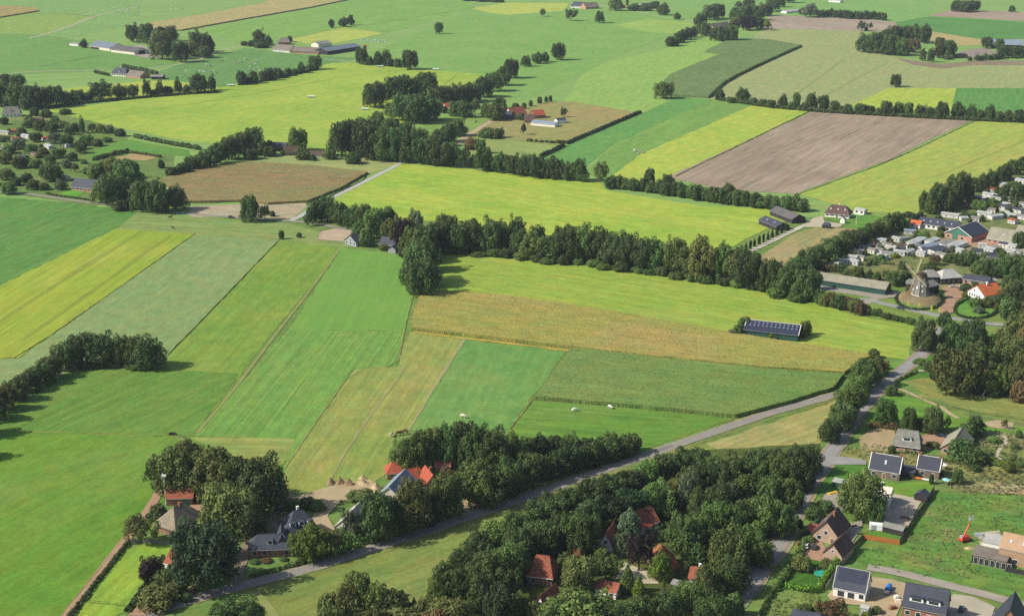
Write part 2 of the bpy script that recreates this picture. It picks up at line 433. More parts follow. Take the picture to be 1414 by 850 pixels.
F('bright strip of grass beside the driveway', [(70, 900), (170, 760), (226, 745), (240, 752), (188, 836), (160, 850), (130, 900)], P(156, 184, 70), P(146, 178, 66), ((110, 840), (200, 750)), 4, c3=P(172, 186, 90))
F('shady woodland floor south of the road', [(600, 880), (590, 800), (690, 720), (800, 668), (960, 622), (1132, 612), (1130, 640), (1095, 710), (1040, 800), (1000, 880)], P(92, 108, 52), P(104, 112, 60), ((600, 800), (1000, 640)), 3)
# -- lower right
F('rough green building meadow in the lower right corner', [(1164, 764), (1242, 750), (1288, 680), (1330, 682), (1520, 686), (1520, 880), (1414, 826), (1306, 803), (1210, 788)], P(104, 144, 62), P(118, 154, 72), ((1200, 760), (1400, 800)), 3, c3=P(146, 146, 90), pamt=0.7, pscale=0.06, fine=0.34, fs=0.9)
F('weedy green plot with bushes right of the grey barn', [(1300, 570), (1520, 590), (1520, 690), (1290, 678), (1255, 640), (1330, 635)], P(122, 146, 76), P(138, 146, 86), ((1310, 640), (1414, 660)), 2, c3=P(178, 160, 116), pamt=0.8, pscale=0.04, fine=0.24, fs=0.9)
F('dull mown field in front of the two leaning birches', [(1240, 526), (1290, 520), (1350, 545), (1520, 556), (1520, 585), (1400, 580), (1320, 562)], P(160, 156, 92), P(138, 154, 78), ((1260, 525), (1414, 560)), 3, c3=P(172, 158, 104))
F('green lawn along the sandy path', [(1212, 556), (1236, 540), (1300, 562), (1330, 575), (1414, 590), (1414, 600), (1310, 592), (1220, 590), (1196, 588)], P(112, 156, 62), P(122, 162, 68), ((1230, 560), (1330, 580)), 2)
F('green lawn by the pale new house', [(1138, 655), (1150, 632), (1200, 636), (1205, 668), (1160, 690), (1128, 684)], P(100, 146, 60), P(92, 136, 54), ((1140, 650), (1200, 660)), 3)
F('bright lawn in front of the two brick houses', [(1196, 660), (1240, 668), (1290, 662), (1286, 676), (1274, 690), (1234, 684), (1212, 674)], P(128, 164, 64), P(118, 156, 60), ((1200, 664), (1290, 668)), 4)
F('dull garden strip between the brick houses and the grey farm', [(1150, 625), (1196, 618), (1330, 640), (1414, 650), (1414, 662), (1310, 660), (1200, 640)], P(138, 146, 74), P(156, 146, 92), ((1200, 625), (1330, 650)), 4, c3=P(184, 164, 112))
F('square lawn inside the wooden fences', [(1190, 742), (1222, 728), (1250, 734), (1240, 748)], P(104, 146, 58), P(94, 136, 52), ((1190, 742), (1240, 748)), 4)
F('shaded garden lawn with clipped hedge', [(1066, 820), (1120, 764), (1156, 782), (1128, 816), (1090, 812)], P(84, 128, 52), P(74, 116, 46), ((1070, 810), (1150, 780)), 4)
F('rough grassy garden below the clipped hedge', [(1050, 900), (1068, 822), (1128, 818), (1146, 850), (1160, 900)], P(112, 140, 62), P(140, 150, 84), ((1070, 830), (1130, 840)), 4, fine=0.25)
F('small green lawn beside the low white house', [(1140, 300), (1176, 304), (1196, 296), (1260, 306), (1240, 316), (1200, 322), (1168, 312)], P(118, 162, 70), P(106, 152, 64), ((1140, 305), (1250, 306)), 5)
F('tan and green paddock below the dark sheds', [(1035, 362), (1060, 348), (1098, 322), (1125, 314), (1190, 316), (1188, 326), (1140, 350), (1100, 380), (1040, 384), (1010, 370)], P(184, 164, 118), P(160, 160, 96), ((1035, 362), (1125, 318)), 5, c3=P(190, 168, 128), pamt=0.7)
F('narrow green strip beside the row of little cypresses', [(1004, 352), (1062, 316), (1086, 318), (1010, 358)], P(122, 160, 74), P(144, 156, 90), ((1004, 352), (1062, 316)), 5)
F('green campsite ground among the mobile homes', [(1128, 378), (1200, 330), (1262, 300), (1340, 262), (1414, 236), (1520, 230), (1520, 420), (1400, 400), (1340, 400), (1250, 396), (1180, 385)], P(114, 130, 72), P(140, 142, 92), ((1130, 370), (1400, 260)), 3, c3=P(176, 160, 118), pamt=0.7, pscale=0.05, fine=0.22)
F('grass by the mill road and the brick shed', [(1118, 398), (1226, 412), (1300, 430), (1330, 445), (1300, 460), (1260, 450), (1180, 436), (1112, 412)], P(126, 154, 70), P(138, 158, 78), ((1125, 404), (1260, 440)), 5)
F('round front lawn of the orange-roofed house', [(1318, 430), (1324, 418), (1350, 412), (1384, 420), (1376, 434), (1352, 440), (1330, 438)], P(104, 158, 62), P(118, 158, 72), ((1320, 430), (1380, 425)), 5, fine=0.26)
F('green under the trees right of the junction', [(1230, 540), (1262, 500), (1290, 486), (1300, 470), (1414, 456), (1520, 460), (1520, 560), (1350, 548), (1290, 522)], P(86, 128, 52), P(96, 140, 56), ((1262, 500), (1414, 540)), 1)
F('green verge in the fork of the two roads', [(1206, 518), (1250, 497), (1258, 500), (1232, 516), (1208, 536)], P(104, 160, 56), P(116, 166, 62), ((1206, 520), (1250, 500)), 4)
F('shrubby garden ground of the far left hamlet', [(-160, 176), (0, 165), (78, 152), (170, 180), (180, 200), (240, 214), (240, 240), (130, 285), (20, 268), (-160, 276)], P(108, 138, 68), P(128, 148, 82), ((0, 200), (150, 220)), 2, c3=P(158, 150, 100), fine=0.24)
F('bright green meadow behind the hamlet hedge', [(118, 214), (150, 200), (178, 193), (262, 208), (262, 216), (200, 212), (160, 214), (130, 222)], P(116, 162, 74), P(108, 154, 68), ((130, 215), (250, 208)), 4)
F('small tan garden plot behind the big oaks', [(158, 219), (188, 211), (220, 217), (200, 222)], P(196, 170, 120), P(180, 160, 110), ((158, 219), (220, 217)), 5)
F('little front lawn of the brick bungalow', [(82, 268), (100, 262), (116, 266), (104, 274)], P(118, 176, 62), P(108, 166, 56), ((82, 268), (116, 266)), 5)

# -- standing maize: real height, with blades on top
def maize(label, poly, c1, c2, d, h=2.2, c3=None, dens=1.1, edge=None, band=0.0, name='maize_crop'):
    NF[0] += 1
    rnd = np.random.default_rng(NF[0])
    pts = densify([G(*p) for p in poly], 5.0, 0.5, NF[0])
    if sum(a.x * b.y - b.x * a.y for a, b in zip(pts, pts[1:] + pts[:1])) < 0:
        pts.reverse()
    n = len(pts)
    hh = [h * 0.85] * n
    mb = MB()
    mb.prism([(p.x, p.y, 0.01) for p in pts], [(p.x, p.y, q) for p, q in zip(pts, hh)])
    xy = np.array([(p.x, p.y) for p in pts])
    x0, y0, x1, y1 = *xy.min(0), *xy.max(0)
    area = 0.5 * abs(np.dot(xy[:, 0], np.roll(xy[:, 1], 1)) - np.dot(xy[:, 1], np.roll(xy[:, 0], 1)))
    want = int(min(60000, area * dens))
    m = int(want * (x1 - x0) * (y1 - y0) / area * 1.05)
    q = rnd.random((m, 2)) * (x1 - x0, y1 - y0) + (x0, y0)
    a = wdir(*d)
    nrm = np.array((-math.sin(a), math.cos(a)))
    t = q @ nrm
    q += np.outer(np.round(t / 1.5) * 1.5 - t, nrm) * 0.7
    ins = np.zeros(m, bool)
    j = n - 1
    for i in range(n):
        xi, yi, xj, yj = *xy[i], *xy[j]
        if yi != yj:
            c = (yi > q[:, 1]) != (yj > q[:, 1])
            ins ^= c & (q[:, 0] < (xj - xi) * (q[:, 1] - yi) / (yj - yi) + xi)
        j = i
    q = q[ins]
    m = len(q)
    # blades: leaning quads standing out of the canopy
    th = rnd.random(m) * 6.283
    sz = rnd.uniform(0.3, 0.6, m)
    dx, dy = np.cos(th) * sz * 0.45, np.sin(th) * sz * 0.45
    z0 = h * 0.82
    z1 = h * rnd.uniform(0.87, 0.97, m)
    lx, ly = rnd.normal(0, 0.8, m), rnd.normal(0, 0.8, m)
    V = np.zeros((m, 4, 3))
    V[:, 0] = np.stack([q[:, 0] - dx, q[:, 1] - dy, np.full(m, z0)], 1)
    V[:, 1] = np.stack([q[:, 0] + dx, q[:, 1] + dy, np.full(m, z0)], 1)
    V[:, 2] = np.stack([q[:, 0] + dx * .4 + lx, q[:, 1] + dy * .4 + ly, z1], 1)
    V[:, 3] = np.stack([q[:, 0] - dx * .4 + lx, q[:, 1] - dy * .4 + ly, z1], 1)
    k = len(mb.v)
    # stalks hanging down the outer faces
    for p, p2 in zip(pts, pts[1:] + pts[:1]):
        e = p2 - p
        for _ in range(max(1, int(e.length * 1.5))):
            c = p + e * random.random()
            o = Vector((e.y, -e.x, 0)).normalized() * random.uniform(0.05, 0.5)
            u = e.normalized() * random.uniform(0.1, 0.25)
            za, zb = random.uniform(0.05, h * 0.5), random.uniform(h * 0.7, h * 1.15)
            mb.add([(c.x + o.x - u.x, c.y + o.y - u.y, za), (c.x + o.x + u.x, c.y + o.y + u.y, za), (c.x + u.x * .5, c.y + u.y * .5, zb), (c.x - u.x * .5, c.y - u.y * .5, zb)], [(0, 1, 2, 3)])
    k = len(mb.v)
    vs = np.concatenate([np.array(mb.v), V.reshape(-1, 3)])
    fs = mb.f + [(k + 4 * i, k + 4 * i + 1, k + 4 * i + 2, k + 4 * i + 3) for i in range(m)]
    me = bpy.data.meshes.new(name)
    me.from_pydata(vs.tolist(), [], fs)
    mt = field_mat(c1, c2, a, 0.12, 1.6, 60, c3=c3, pamt=0.8, pscale=0.012, fine=0.17, fs=1.0)
    return tag(link(name, me, mt), label, 'maize', None, 'stuff')
maize('tall golden-brown maize crop in a long band below the mowed field', [(598, 404), (700, 412), (850, 434), (1000, 461), (1100, 478), (1206, 494), (1192, 500), (1166, 518), (1060, 511), (900, 495), (788, 482), (650, 466), (569, 456), (571, 432), (580, 412)], P(158, 158, 80, 1.15), P(168, 158, 86, 1.15), ((600, 430), (1100, 495)), 2.3, c3=P(188, 160, 102, 1.15))
maize('dark green standing maize crop beside the lane', [(789, 484), (900, 497), (1060, 513), (1166, 520), (1150, 539), (1082, 560), (1016, 577), (870, 563), (738, 552), (765, 516)], P(118, 144, 74, 1.14), P(128, 148, 80, 1.14), ((790, 490), (1160, 525)), 2.3, c3=P(138, 152, 84, 1.12))
maize('brown and olive maize crop left of the straight lane', [(222, 250), (262, 236), (345, 226), (430, 231), (508, 240), (470, 262), (424, 280), (370, 283), (340, 279), (255, 281)], P(152, 138, 92, 1.15), P(144, 140, 88, 1.15), ((250, 245), (500, 245)), 2.2, c3=P(160, 130, 96, 1.15), dens=1.0)
maize('dark green maize crop of the curving far field', [(973, 73), (1010, 54), (1060, 56), (1106, 64), (1054, 88), (1002, 113), (986, 130), (978, 136), (930, 133), (906, 125), (926, 104), (995, 76)], P(112, 134, 82, 1.18), P(120, 138, 86, 1.18), ((930, 125), (1060, 65)), 2.2, dens=0.5)
maize('far tan ripe maize strip behind the barn trees', [(180, 40), (212, 32), (275, 22), (360, 6), (396, -6), (512, -6), (430, 11), (350, 25), (250, 43), (200, 44)], P(182, 166, 112, 1.2), P(172, 164, 106, 1.2), ((200, 40), (480, -2)), 2.4, dens=0.35)
maize('short tan maize strip in the far left corner', [(-140, 8), (0, 9), (49, 12), (54, 16), (0, 25), (-140, 40)], P(176, 156, 100, 1.15), P(164, 154, 94, 1.15), ((0, 20), (54, 14)), 2.4, dens=0.35)

# -- roads
def road_mat(key, c, c2):
    b = NB(key)
    pos = b.pos()
    col = b.mix(b.rng(b.noise(pos, 0.15, 4), 0.3, 0.7, 0, 1), c, c2)
    col = b.mul(col, b.rng(b.noise(pos, 2.2, 4, 0.7), 0.3, 0.7, 0.86, 1.14))
    return b.out(col, 0.9, 0.15)
ASPH = road_mat('asphalt', P(172, 162, 150), P(156, 148, 138))
ASPH2 = road_mat('worn_asphalt', P(176, 172, 166), P(160, 156, 150))
REDL = road_mat('red_asphalt_lane', P(178, 154, 138), P(166, 144, 130))
PALE = road_mat('pale_gravel', P(214, 202, 172), P(198, 186, 156))
SAND = road_mat('sandy_track', P(206, 184, 146), P(190, 166, 128))
BRICK = road_mat('brick_paving', P(196, 158, 128), P(180, 142, 114))
PAVE = road_mat('grey_paving', P(190, 178, 160), P(168, 158, 144))
TRK = road_mat('tyre_track', P(158, 174, 80), P(168, 180, 90))
TRL = road_mat('pale_tyre_track', P(182, 190, 112), P(170, 184, 100))
for lab, pth, mt in [
    ('faint tyre track through the large yellow field', [(95, 171), (250, 146), (380, 125), (470, 106), (560, 97)], TRK),
    ('short tyre track at the right end of the yellow field', [(612, 118), (622, 110), (632, 102)], TRK),
    ('faint pale track across the pale grey-green meadow', [(1085, 140), (1125, 112), (1165, 82)], TRL),
    ('second faint pale track in the pale grey-green meadow', [(1140, 132), (1190, 105), (1225, 86)], TRL),
    ('faint tyre track in the meadow right of the plough', [(1290, 246), (1350, 220), (1420, 192)], TRK),
    ('tractor line in the bright yellow mown strip', [(30, 470), (130, 400), (236, 324)], TRK),
    ('second tractor line in the bright yellow mown strip', [(-40, 470), (90, 384), (196, 320)], TRK),
    ('worn trace from the field gate to the olive trees', [(246, 603), (256, 612), (270, 622)], road_mat('worn_trace', P(176, 166, 122), P(158, 158, 104)))]:
    for off in (-.9, .9):
        ribbon('track', lab, pth, .38, mt, 6, 'wheel track', off, .12)
ribbon('field', 'dry yellow edge rows of the golden maize', [(572, 459), (650, 468), (788, 485), (900, 497), (1060, 513), (1164, 521)], 2.6, field_mat(P(200, 176, 84), P(188, 164, 76), 0.0, fine=.3), 7, 'field', 0, .6)
MAIN = [(120, 880), (200, 850), (259, 829), (336, 808), (395, 793), (453, 777), (531, 752), (609, 726), (660, 709), (710, 692), (760, 674), (803, 659), (881, 633), (959, 605), (1060, 571), (1130, 551), (1170, 541), (1195, 533)]
ribbon('road', 'pinkish grey country road running up between the meadows and the wood', MAIN, 5.2, ASPH, 5)
EAST = [(985, 870), (1010, 838), (1045, 798), (1075, 755), (1098, 710), (1118, 668), (1138, 640), (1160, 606), (1182, 572), (1205, 545), (1236, 518), (1268, 494), (1290, 470), (1304, 452)]
ribbon('road', 'grey road with reddish side lanes past the new houses', EAST, 6.4, ASPH2, 6)
SHO = field_mat(P(184, 172, 142), P(150, 150, 96), 0, fine=.3, big=.06)
ribbon('verge', 'worn dusty shoulder along the wood side of the grey road', EAST, 1.3, SHO, 5, 'verge', 3.6, .5)
ribbon('verge', 'worn dusty shoulder along the house side of the grey road', EAST, 1.5, SHO, 5, 'verge', -3.6, .55)
ribbon('verge', 'worn dusty shoulder along the upper side of the country road', MAIN, 1.0, SHO, 4, 'verge', 2.8, .45)
ribbon('verge', 'worn dusty shoulder along the lower side of the country road', MAIN, 1.0, SHO, 4, 'verge', -2.8, .45)
PATCH = road_mat('tar_patch', P(140, 134, 128), P(150, 144, 136))
ribbon('road_patch', 'darker tar patch on the country road below the farm', [(560, 742), (590, 732), (612, 725)], 2.2, PATCH, 8, 'road patch', -1.0, .25)
ribbon('road_patch', 'darker tar patch on the country road near the wood end', [(900, 626), (930, 616)], 2.0, PATCH, 8, 'road patch', 1.0, .25)
ribbon('road_patch', 'darker tar patch on the grey road beside the brown-roofed houses', [(1082, 742), (1096, 714), (1104, 698)], 2.2, PATCH, 9, 'road patch', 1.0, .25)
ribbon('cycle_lane', 'reddish cycle lane along the wood side of the grey road', EAST, .8, REDL, 7, 'cycle lane', 2.9, 0.05)
ribbon('cycle_lane', 'reddish cycle lane along the house side of the grey road', EAST, .8, REDL, 7, 'cycle lane', -2.9, 0.05)
ribbon('road', 'grey village road passing the windmill mound', [(1190, 412), (1222, 420), (1262, 429), (1300, 437), (1340, 444), (1380, 449), (1414, 447), (1500, 440)], 5.5, ASPH2, 6)
ribbon('road', 'country road along the hamlet and the brown maize', [(-160, 258), (28, 266), (80, 274), (140, 282), (200, 289), (260, 295), (320, 300), (400, 305), (440, 309), (490, 320)], 4.2, ASPH, 5)
ribbon('road', 'straight pale lane climbing to the big grove', [(402, 305), (418, 297), (445, 280), (500, 253), (553, 226), (560, 222)], 4.5, road_mat('pale_asphalt', P(206, 204, 192), P(192, 190, 178)), 6, sm=1)
ribbon('path', 'narrow pale farm track curving up the far meadow', [(40, 53), (66, 47), (100, 35), (122, 26), (140, 20), (190, 10)], 4.0, PALE, 5)
ribbon('path', 'pale farm lane linking the two far farms', [(-60, 106), (0, 103), (40, 99), (120, 98), (180, 96), (230, 92), (262, 86), (285, 80), (300, 70), (336, 64)], 3.6, PALE, 5)
ribbon('path', 'pale farm lane running right from the far roadside farm', [(862, 11), (880, 16), (905, 22), (940, 27), (970, 34)], 3.0, PALE, 5)
ribbon('path', 'pale drive to the farm behind the yellow field', [(448, 82), (490, 86), (520, 84)], 3.2, PALE, 5)
ribbon('path', 'paved driveway rising past the slate-roofed farmhouse', [(325, 808), (332, 780), (340, 755), (352, 735), (372, 715), (392, 695), (402, 682)], 4.0, road_mat('farm_drive', P(170, 152, 124), P(150, 134, 110)), 6)
ribbon('path', 'brick-paved driveway beside the big lower left meadow', [(76, 870), (112, 824), (145, 782), (176, 742), (196, 716), (214, 690), (226, 668)], 3.6, BRICK, 6)
ribbon('path', 'pale worn path across the dry pasture', [(560, 505), (545, 530), (520, 562), (490, 605), (468, 640), (455, 665)], 0.9, road_mat('worn_path', P(176, 166, 122), P(158, 158, 104)), 5)
ribbon('path', 'pale worn path along the edge of the green pasture', [(642, 469), (622, 500), (600, 535), (582, 565), (564, 594)], 1.1, road_mat('worn_path', P(180, 172, 130), P(160, 160, 110)), 5)
ribbon('path', 'worn strip between two green meadows', [(468, 345), (440, 385), (410, 425), (380, 462), (330, 530), (272, 598)], 1.6, road_mat('worn_strip', P(158, 166, 86), P(150, 150, 90)), 4)
ribbon('path', 'sandy path crossing the lawn right of the grey road', [(1226, 532), (1250, 540), (1275, 552), (1300, 562), (1312, 572), (1324, 578)], 2.2, SAND, 6)
ribbon('path', 'winding pale foot path in the weedy plot', [(1362, 596), (1376, 602), (1388, 602), (1390, 612), (1378, 622), (1377, 632), (1388, 636)], 1.6, PALE, 6)
ribbon('path', 'pale side path from the grey road into the trees', [(1268, 512), (1290, 512), (1300, 515)], 2.4, PALE, 6)
ribbon('path', 'pale gravel drive with a row of little cypresses', [(1006, 360), (1060, 336), (1100, 316), (1130, 304)], 4.4, road_mat('white_gravel', P(230, 220, 196), P(216, 206, 182)), 7)
ribbon('path', 'cart track with two ruts in the bottom meadow', [(352, 818), (372, 838), (384, 858), (392, 880)], 3.0, road_mat('cart_track', P(170, 164, 110), P(140, 156, 80)), 5)
ribbon('path', 'short paved link from the mill road to the long shed', [(1192, 420), (1206, 414), (1216, 408)], 5.0, PAVE, 7)
ribbon('path', 'pale paved street behind the dark semi-detached house', [(1198, 783), (1240, 790), (1300, 806), (1350, 818), (1400, 832), (1460, 850)], 5.0, PAVE, 6)
sheet('path', 'pale drive and hard standing round the mobile homes', [(1340, 330), (1372, 332), (1400, 338), (1414, 336), (1440, 345), (1414, 350), (1370, 344), (1335, 340)], SAND, 6, 'path')
def yard(label, poly, m, level=6):
    return sheet('yard', label, poly, m, level, 'yard', 0.25)
yard('sandy farmyard with soil heaps beside the red roofs', [(400, 688), (440, 676), (470, 668), (512, 662), (524, 676), (512, 688), (470, 692), (452, 712), (462, 730), (455, 742), (432, 742), (428, 720), (440, 700), (448, 690)], SAND)
yard('brown riding yard left of the slate roofs', [(352, 742), (378, 712), (404, 706), (396, 722), (376, 742)], road_mat('riding_sand', P(172, 150, 116), P(150, 132, 100)))
yard('pale fenced sand paddock left of the little barn', [(436, 331), (442, 320), (462, 316), (492, 320), (482, 334)], road_mat('paddock_sand', P(214, 190, 160), P(196, 172, 144)))
yard('brick forecourt of the corner cottage', [(176, 850), (196, 832), (212, 836), (236, 832), (268, 808), (276, 812), (262, 824), (200, 850)], BRICK, 7)
yard('brick terrace by the thatched house', [(258, 700), (272, 694), (290, 704), (276, 714), (262, 716)], BRICK, 7)
yard('brick forecourt left of the grey-roofed farmhouse', [(1186, 604), (1212, 590), (1236, 594), (1236, 624), (1190, 622)], road_mat('bare_forecourt', P(200, 172, 136), P(172, 158, 108)))
yard('paved yard between farmhouse and grey barn', [(1270, 604), (1284, 596), (1310, 600), (1304, 618), (1268, 622)], BRICK)
yard('grey concrete yard behind the white-roofed building', [(1196, 716), (1224, 690), (1236, 682), (1274, 690), (1254, 726), (1210, 722)], road_mat('yard_concrete', P(214, 196, 166), P(190, 180, 166)))
yard('gravel front yard with yellow materials', [(1130, 700), (1140, 680), (1170, 676), (1168, 706), (1150, 712)], PAVE)
yard('reddish parking place beside the brown-roofed houses', [(1106, 762), (1116, 738), (1130, 742), (1140, 756), (1136, 776), (1118, 772)], BRICK)
yard('grey paved terrace behind the brown-roofed house', [(1160, 742), (1168, 724), (1192, 718), (1190, 728), (1176, 750)], PAVE)
yard('sandy building ground round the glass-fronted house', [(1142, 822), (1152, 812), (1200, 796), (1232, 800), (1254, 806), (1242, 840), (1230, 870), (1190, 870), (1190, 836), (1150, 832)], SAND, 5)
yard('pale paved parking in front of the dark semi-detached house', [(1304, 836), (1316, 820), (1344, 824), (1374, 838), (1360, 870), (1310, 870)], road_mat('new_paving', P(206, 194, 170), P(186, 176, 152)))
yard('pale terrace beside the flat-roofed extension', [(1348, 736), (1380, 732), (1384, 746), (1354, 754)], PALE)
yard('dug sandy ground behind the brick houses', [(1306, 664), (1330, 662), (1380, 664), (1414, 672), (1440, 684), (1380, 682), (1320, 676)], field_mat(P(212, 192, 154), P(150, 146, 88), 0.2, fine=.34, c3=P(120, 146, 70), pscale=.07, big=.05))
yard('pale sand patches in the weedy plot', [(1356, 584), (1376, 580), (1400, 584), (1398, 594), (1368, 590)], SAND)
yard('brick square between the windmill and the orange-roofed house', [(1300, 398), (1322, 392), (1336, 396), (1334, 408), (1320, 416), (1316, 432), (1300, 434), (1296, 424), (1308, 412)], BRICK, 7)
yard('paved apron in front of the long green-walled shed', [(1122, 392), (1224, 408), (1232, 402), (1244, 402), (1238, 410), (1218, 413), (1122, 399)], PAVE, 7)
yard('brick farmyard before the big dark-roofed barn', [(1296, 330), (1342, 333), (1372, 324), (1400, 340), (1372, 341), (1330, 338), (1292, 335)], BRICK, 6)
yard('pale drive in front of the low white farmhouse', [(1106, 314), (1122, 302), (1136, 298), (1138, 306), (1164, 310), (1160, 314), (1130, 314)], PALE, 8)
yard('farmyard concrete beside the far blue-grey barns', [(176, 66), (196, 62), (216, 72), (222, 80), (200, 80), (184, 77)], PAVE)
yard('pale clearing among the trees beside the country road', [(628, 706), (640, 690), (652, 690), (662, 700), (650, 708)], SAND, 5)
yard('pale clearing with a white car in the small wood', [(748, 634), (770, 629), (772, 634), (756, 640)], road_mat('dry_grass', P(176, 172, 104), P(160, 164, 92)), 5)
yard('pale gravel drive between the red-roofed wood houses', [(850, 800), (862, 776), (876, 782), (900, 790), (910, 806), (880, 806), (866, 796)], PALE, 6)
yard('grey drive left of the new brick houses', [(1134, 634), (1160, 630), (1196, 636), (1196, 642), (1150, 642)], ASPH2, 7)
yard('far farmyard with heaps under the right-hand trees', [(1318, 78), (1330, 70), (1360, 66), (1380, 74), (1350, 82)], road_mat('farm_dirt', P(176, 160, 140), P(150, 138, 124)))
yard('sandy lane beside the far farm pasture', [(622, 202), (640, 188), (676, 166), (682, 168), (650, 188), (628, 206)], SAND, 6)
# -- dark overgrown ditches and banks between the fields
BANK = field_mat(P(132, 142, 70), P(156, 150, 88), 0, fine=0.3)
BANKD = field_mat(P(78, 98, 46), P(98, 110, 54), 0, fine=0.3)
BANKP = field_mat(P(162, 148, 98), P(146, 150, 84), 0, fine=0.3)
for lab, pth, wd, ht, mt in [
    ('narrow overgrown ditch between the yellow and the grey-green strip', [(269, 323), (180, 386), (26, 494), (0, 495)], 1.3, 0.7, BANK),
    ('narrow overgrown ditch between the grey-green and the bright green strip', [(386, 331), (310, 410), (232, 490)], 1.2, 0.8, BANKD),
    ('weedy boundary left of the dry pasture', [(572, 404), (562, 440), (556, 470), (549, 507), (490, 509), (445, 570), (395, 645)], 1.2, 0.5, BANKP),
    ('thin boundary below the yellow strip pasture', [(170, 317), (268, 323), (386, 331)], 0.7, 0.4, BANK),
    ('thin fence line across the lower left meadows', [(-100, 592), (60, 596), (250, 602), (330, 604)], 0.8, 0.4, BANK),
    ('grassy edge between golden maize and dark maize', [(569, 457), (650, 467), (788, 483)], 1.4, 0.8, BANK),
    ('weedy edge between two pastures beside the dark maize', [(786, 485), (745, 540), (705, 592)], 1.6, 0.7, BANK),
    ('green verge along the upper side of the pink-grey road', [(500, 752), (609, 716), (710, 682), (803, 650), (881, 624), (959, 596), (1060, 562), (1150, 538)], 1.6, 0.45, BANK),
    ('green verge along the lower side of the pink-grey road', [(330, 820), (453, 788), (531, 763), (609, 737), (710, 702), (803, 668), (881, 642), (959, 614), (1060, 580), (1150, 554)], 1.8, 0.4, BANK),
    ('grassy boundary below the ploughed field and the yellow meadow', [(1345, 168), (1232, 222), (1104, 268)], 2.2, 1.0, BANKD),
    ('dark ditch between the yellow strip and the ploughed field', [(1118, 154), (1037, 193), (932, 244)], 2.6, 1.2, BANKD),
    ('short weedy strip inside the ploughed field', [(1215, 168), (1185, 180), (1160, 192)], 2.2, 0.8, BANK),
    ('dark boundary of the far meadows by the track', [(-80, 24), (60, 17), (130, 23)], 2.0, 0.8, BANKD),
    ('thin ditch in the meadow before the blue-grey barns', [(54, 92), (100, 84), (142, 76)], 1.6, 0.5, BANKD),
    ('thin boundary running right across the far green meadow', [(500, 36), (560, 26), (655, 11)], 2.2, 0.7, BANK),
    ('thin boundary under the far yellow meadow', [(398, 55), (472, 38), (530, 46)], 1.6, 0.6, BANK),
    ('dark verge beside the straight pale lane', [(440, 279), (500, 250), (506, 244)], 2.2, 1.4, BANKD),
    ('long verge behind the low white farmhouse', [(1120, 284), (1190, 292), (1260, 303)], 3.0, 1.2, BANK),
    ('weedy bank across the dull mown field', [(1270, 545), (1310, 553), (1350, 566), (1414, 574), (1480, 580)], 3.0, 0.8, BANK),
    ('brown weedy strip in front of the grey-roofed farmhouse', [(1160, 628), (1200, 618), (1240, 632), (1330, 646)], 1.6, 0.6, BANK),
    ('left boundary of the brick driveway', [(66, 872), (110, 818), (150, 770), (176, 736)], 0.9, 0.5, BANK),
]:
    bank(lab, pth, wd * .85, ht * .4, mt)
# ------------------------------------------------------------------ vegetation
def leaf_cloud(name, clumps, n_leaves, leaf, seed, keep=None, up=0.25, zs=1.0):
    """foliage: many small leaf faces over the surfaces of many clumps; clumps = (x, y, z, r)"""
    rnd = np.random.default_rng(seed)
    cl = np.array(clumps, float)
    wts = cl[:, 3] ** 2
    k = rnd.choice(len(cl), n_leaves, p=wts / wts.sum())
    d = rnd.normal(size=(n_leaves, 3))
    d[:, 2] += up
    d /= np.linalg.norm(d, axis=1)[:, None]
    p = cl[k, :3] + d * (cl[k, 3] * rnd.uniform(0.72, 1.1, n_leaves))[:, None] * np.array((1, 1, zs))
    nrm = d + rnd.normal(size=(n_leaves, 3)) * 0.36
    nrm /= np.linalg.norm(nrm, axis=1)[:, None]
    if keep is not None:
        m = keep(p)
        p, nrm, k = p[m], nrm[m], k[m]
    n = len(p)
    t = np.cross(nrm, rnd.normal(size=(n, 3)))
    t /= np.linalg.norm(t, axis=1)[:, None]
    b = np.cross(nrm, t)
    s = (leaf * rnd.uniform(0.55, 1.35, n))[:, None]
    V = np.stack([p - t * s - b * s * .6, p + t * s - b * s * .6, p + t * s * .7 + b * s * .7, p - t * s * .7 + b * s * .7], 1).reshape(-1, 3)
    me = bpy.data.meshes.new(name)
    me.vertices.add(4 * n); me.loops.add(4 * n); me.polygons.add(n)
    me.vertices.foreach_set('co', V.ravel())
    me.loops.foreach_set('vertex_index', np.arange(4 * n))
    me.polygons.foreach_set('loop_start', np.arange(0, 4 * n, 4))
    me.polygons.foreach_set('loop_total', np.full(n, 4))
    me.update(calc_edges=True)
    ctint = rnd.random(len(cl))
    at = me.attributes.new('tint', 'FLOAT', 'FACE')
    at.data.foreach_set('value', np.clip(0.55 * rnd.random(n) + 0.45 * ctint[k], 0, 1).astype(np.float32))
    me.materials.append(leaf_mat())
    return me

def shell_clumps(n, cz, rx, rz, rmin, rmax, seed, frac=(0.62, 0.92), lump=0.18, zlow=None):
    rnd = np.random.default_rng(seed)
    out = [(0, 0, cz, min(rx, rz) * 0.72)]
    i = 0
    ph = rnd.random(6) * 6.28
    while len(out) < n:
        i += 1
        z = 1 - 2 * ((i + rnd.random()) / (n * 1.25) % 1)
        a = i * 2.39996 + rnd.normal() * 0.35
        r = math.sqrt(max(0, 1 - z * z))
        f = rnd.uniform(*frac) * (1 + lump * math.sin(2 * a + ph[0]) * math.cos(3 * z + ph[1]) + 0.5 * lump * math.sin(5 * a + ph[2]))
        if z < -0.75 and rnd.random() < 0.6: continue
        out.append((rx * r * math.cos(a) * f, rx * r * math.sin(a) * f, cz + rz * z * f, rnd.uniform(rmin, rmax)))
    return out

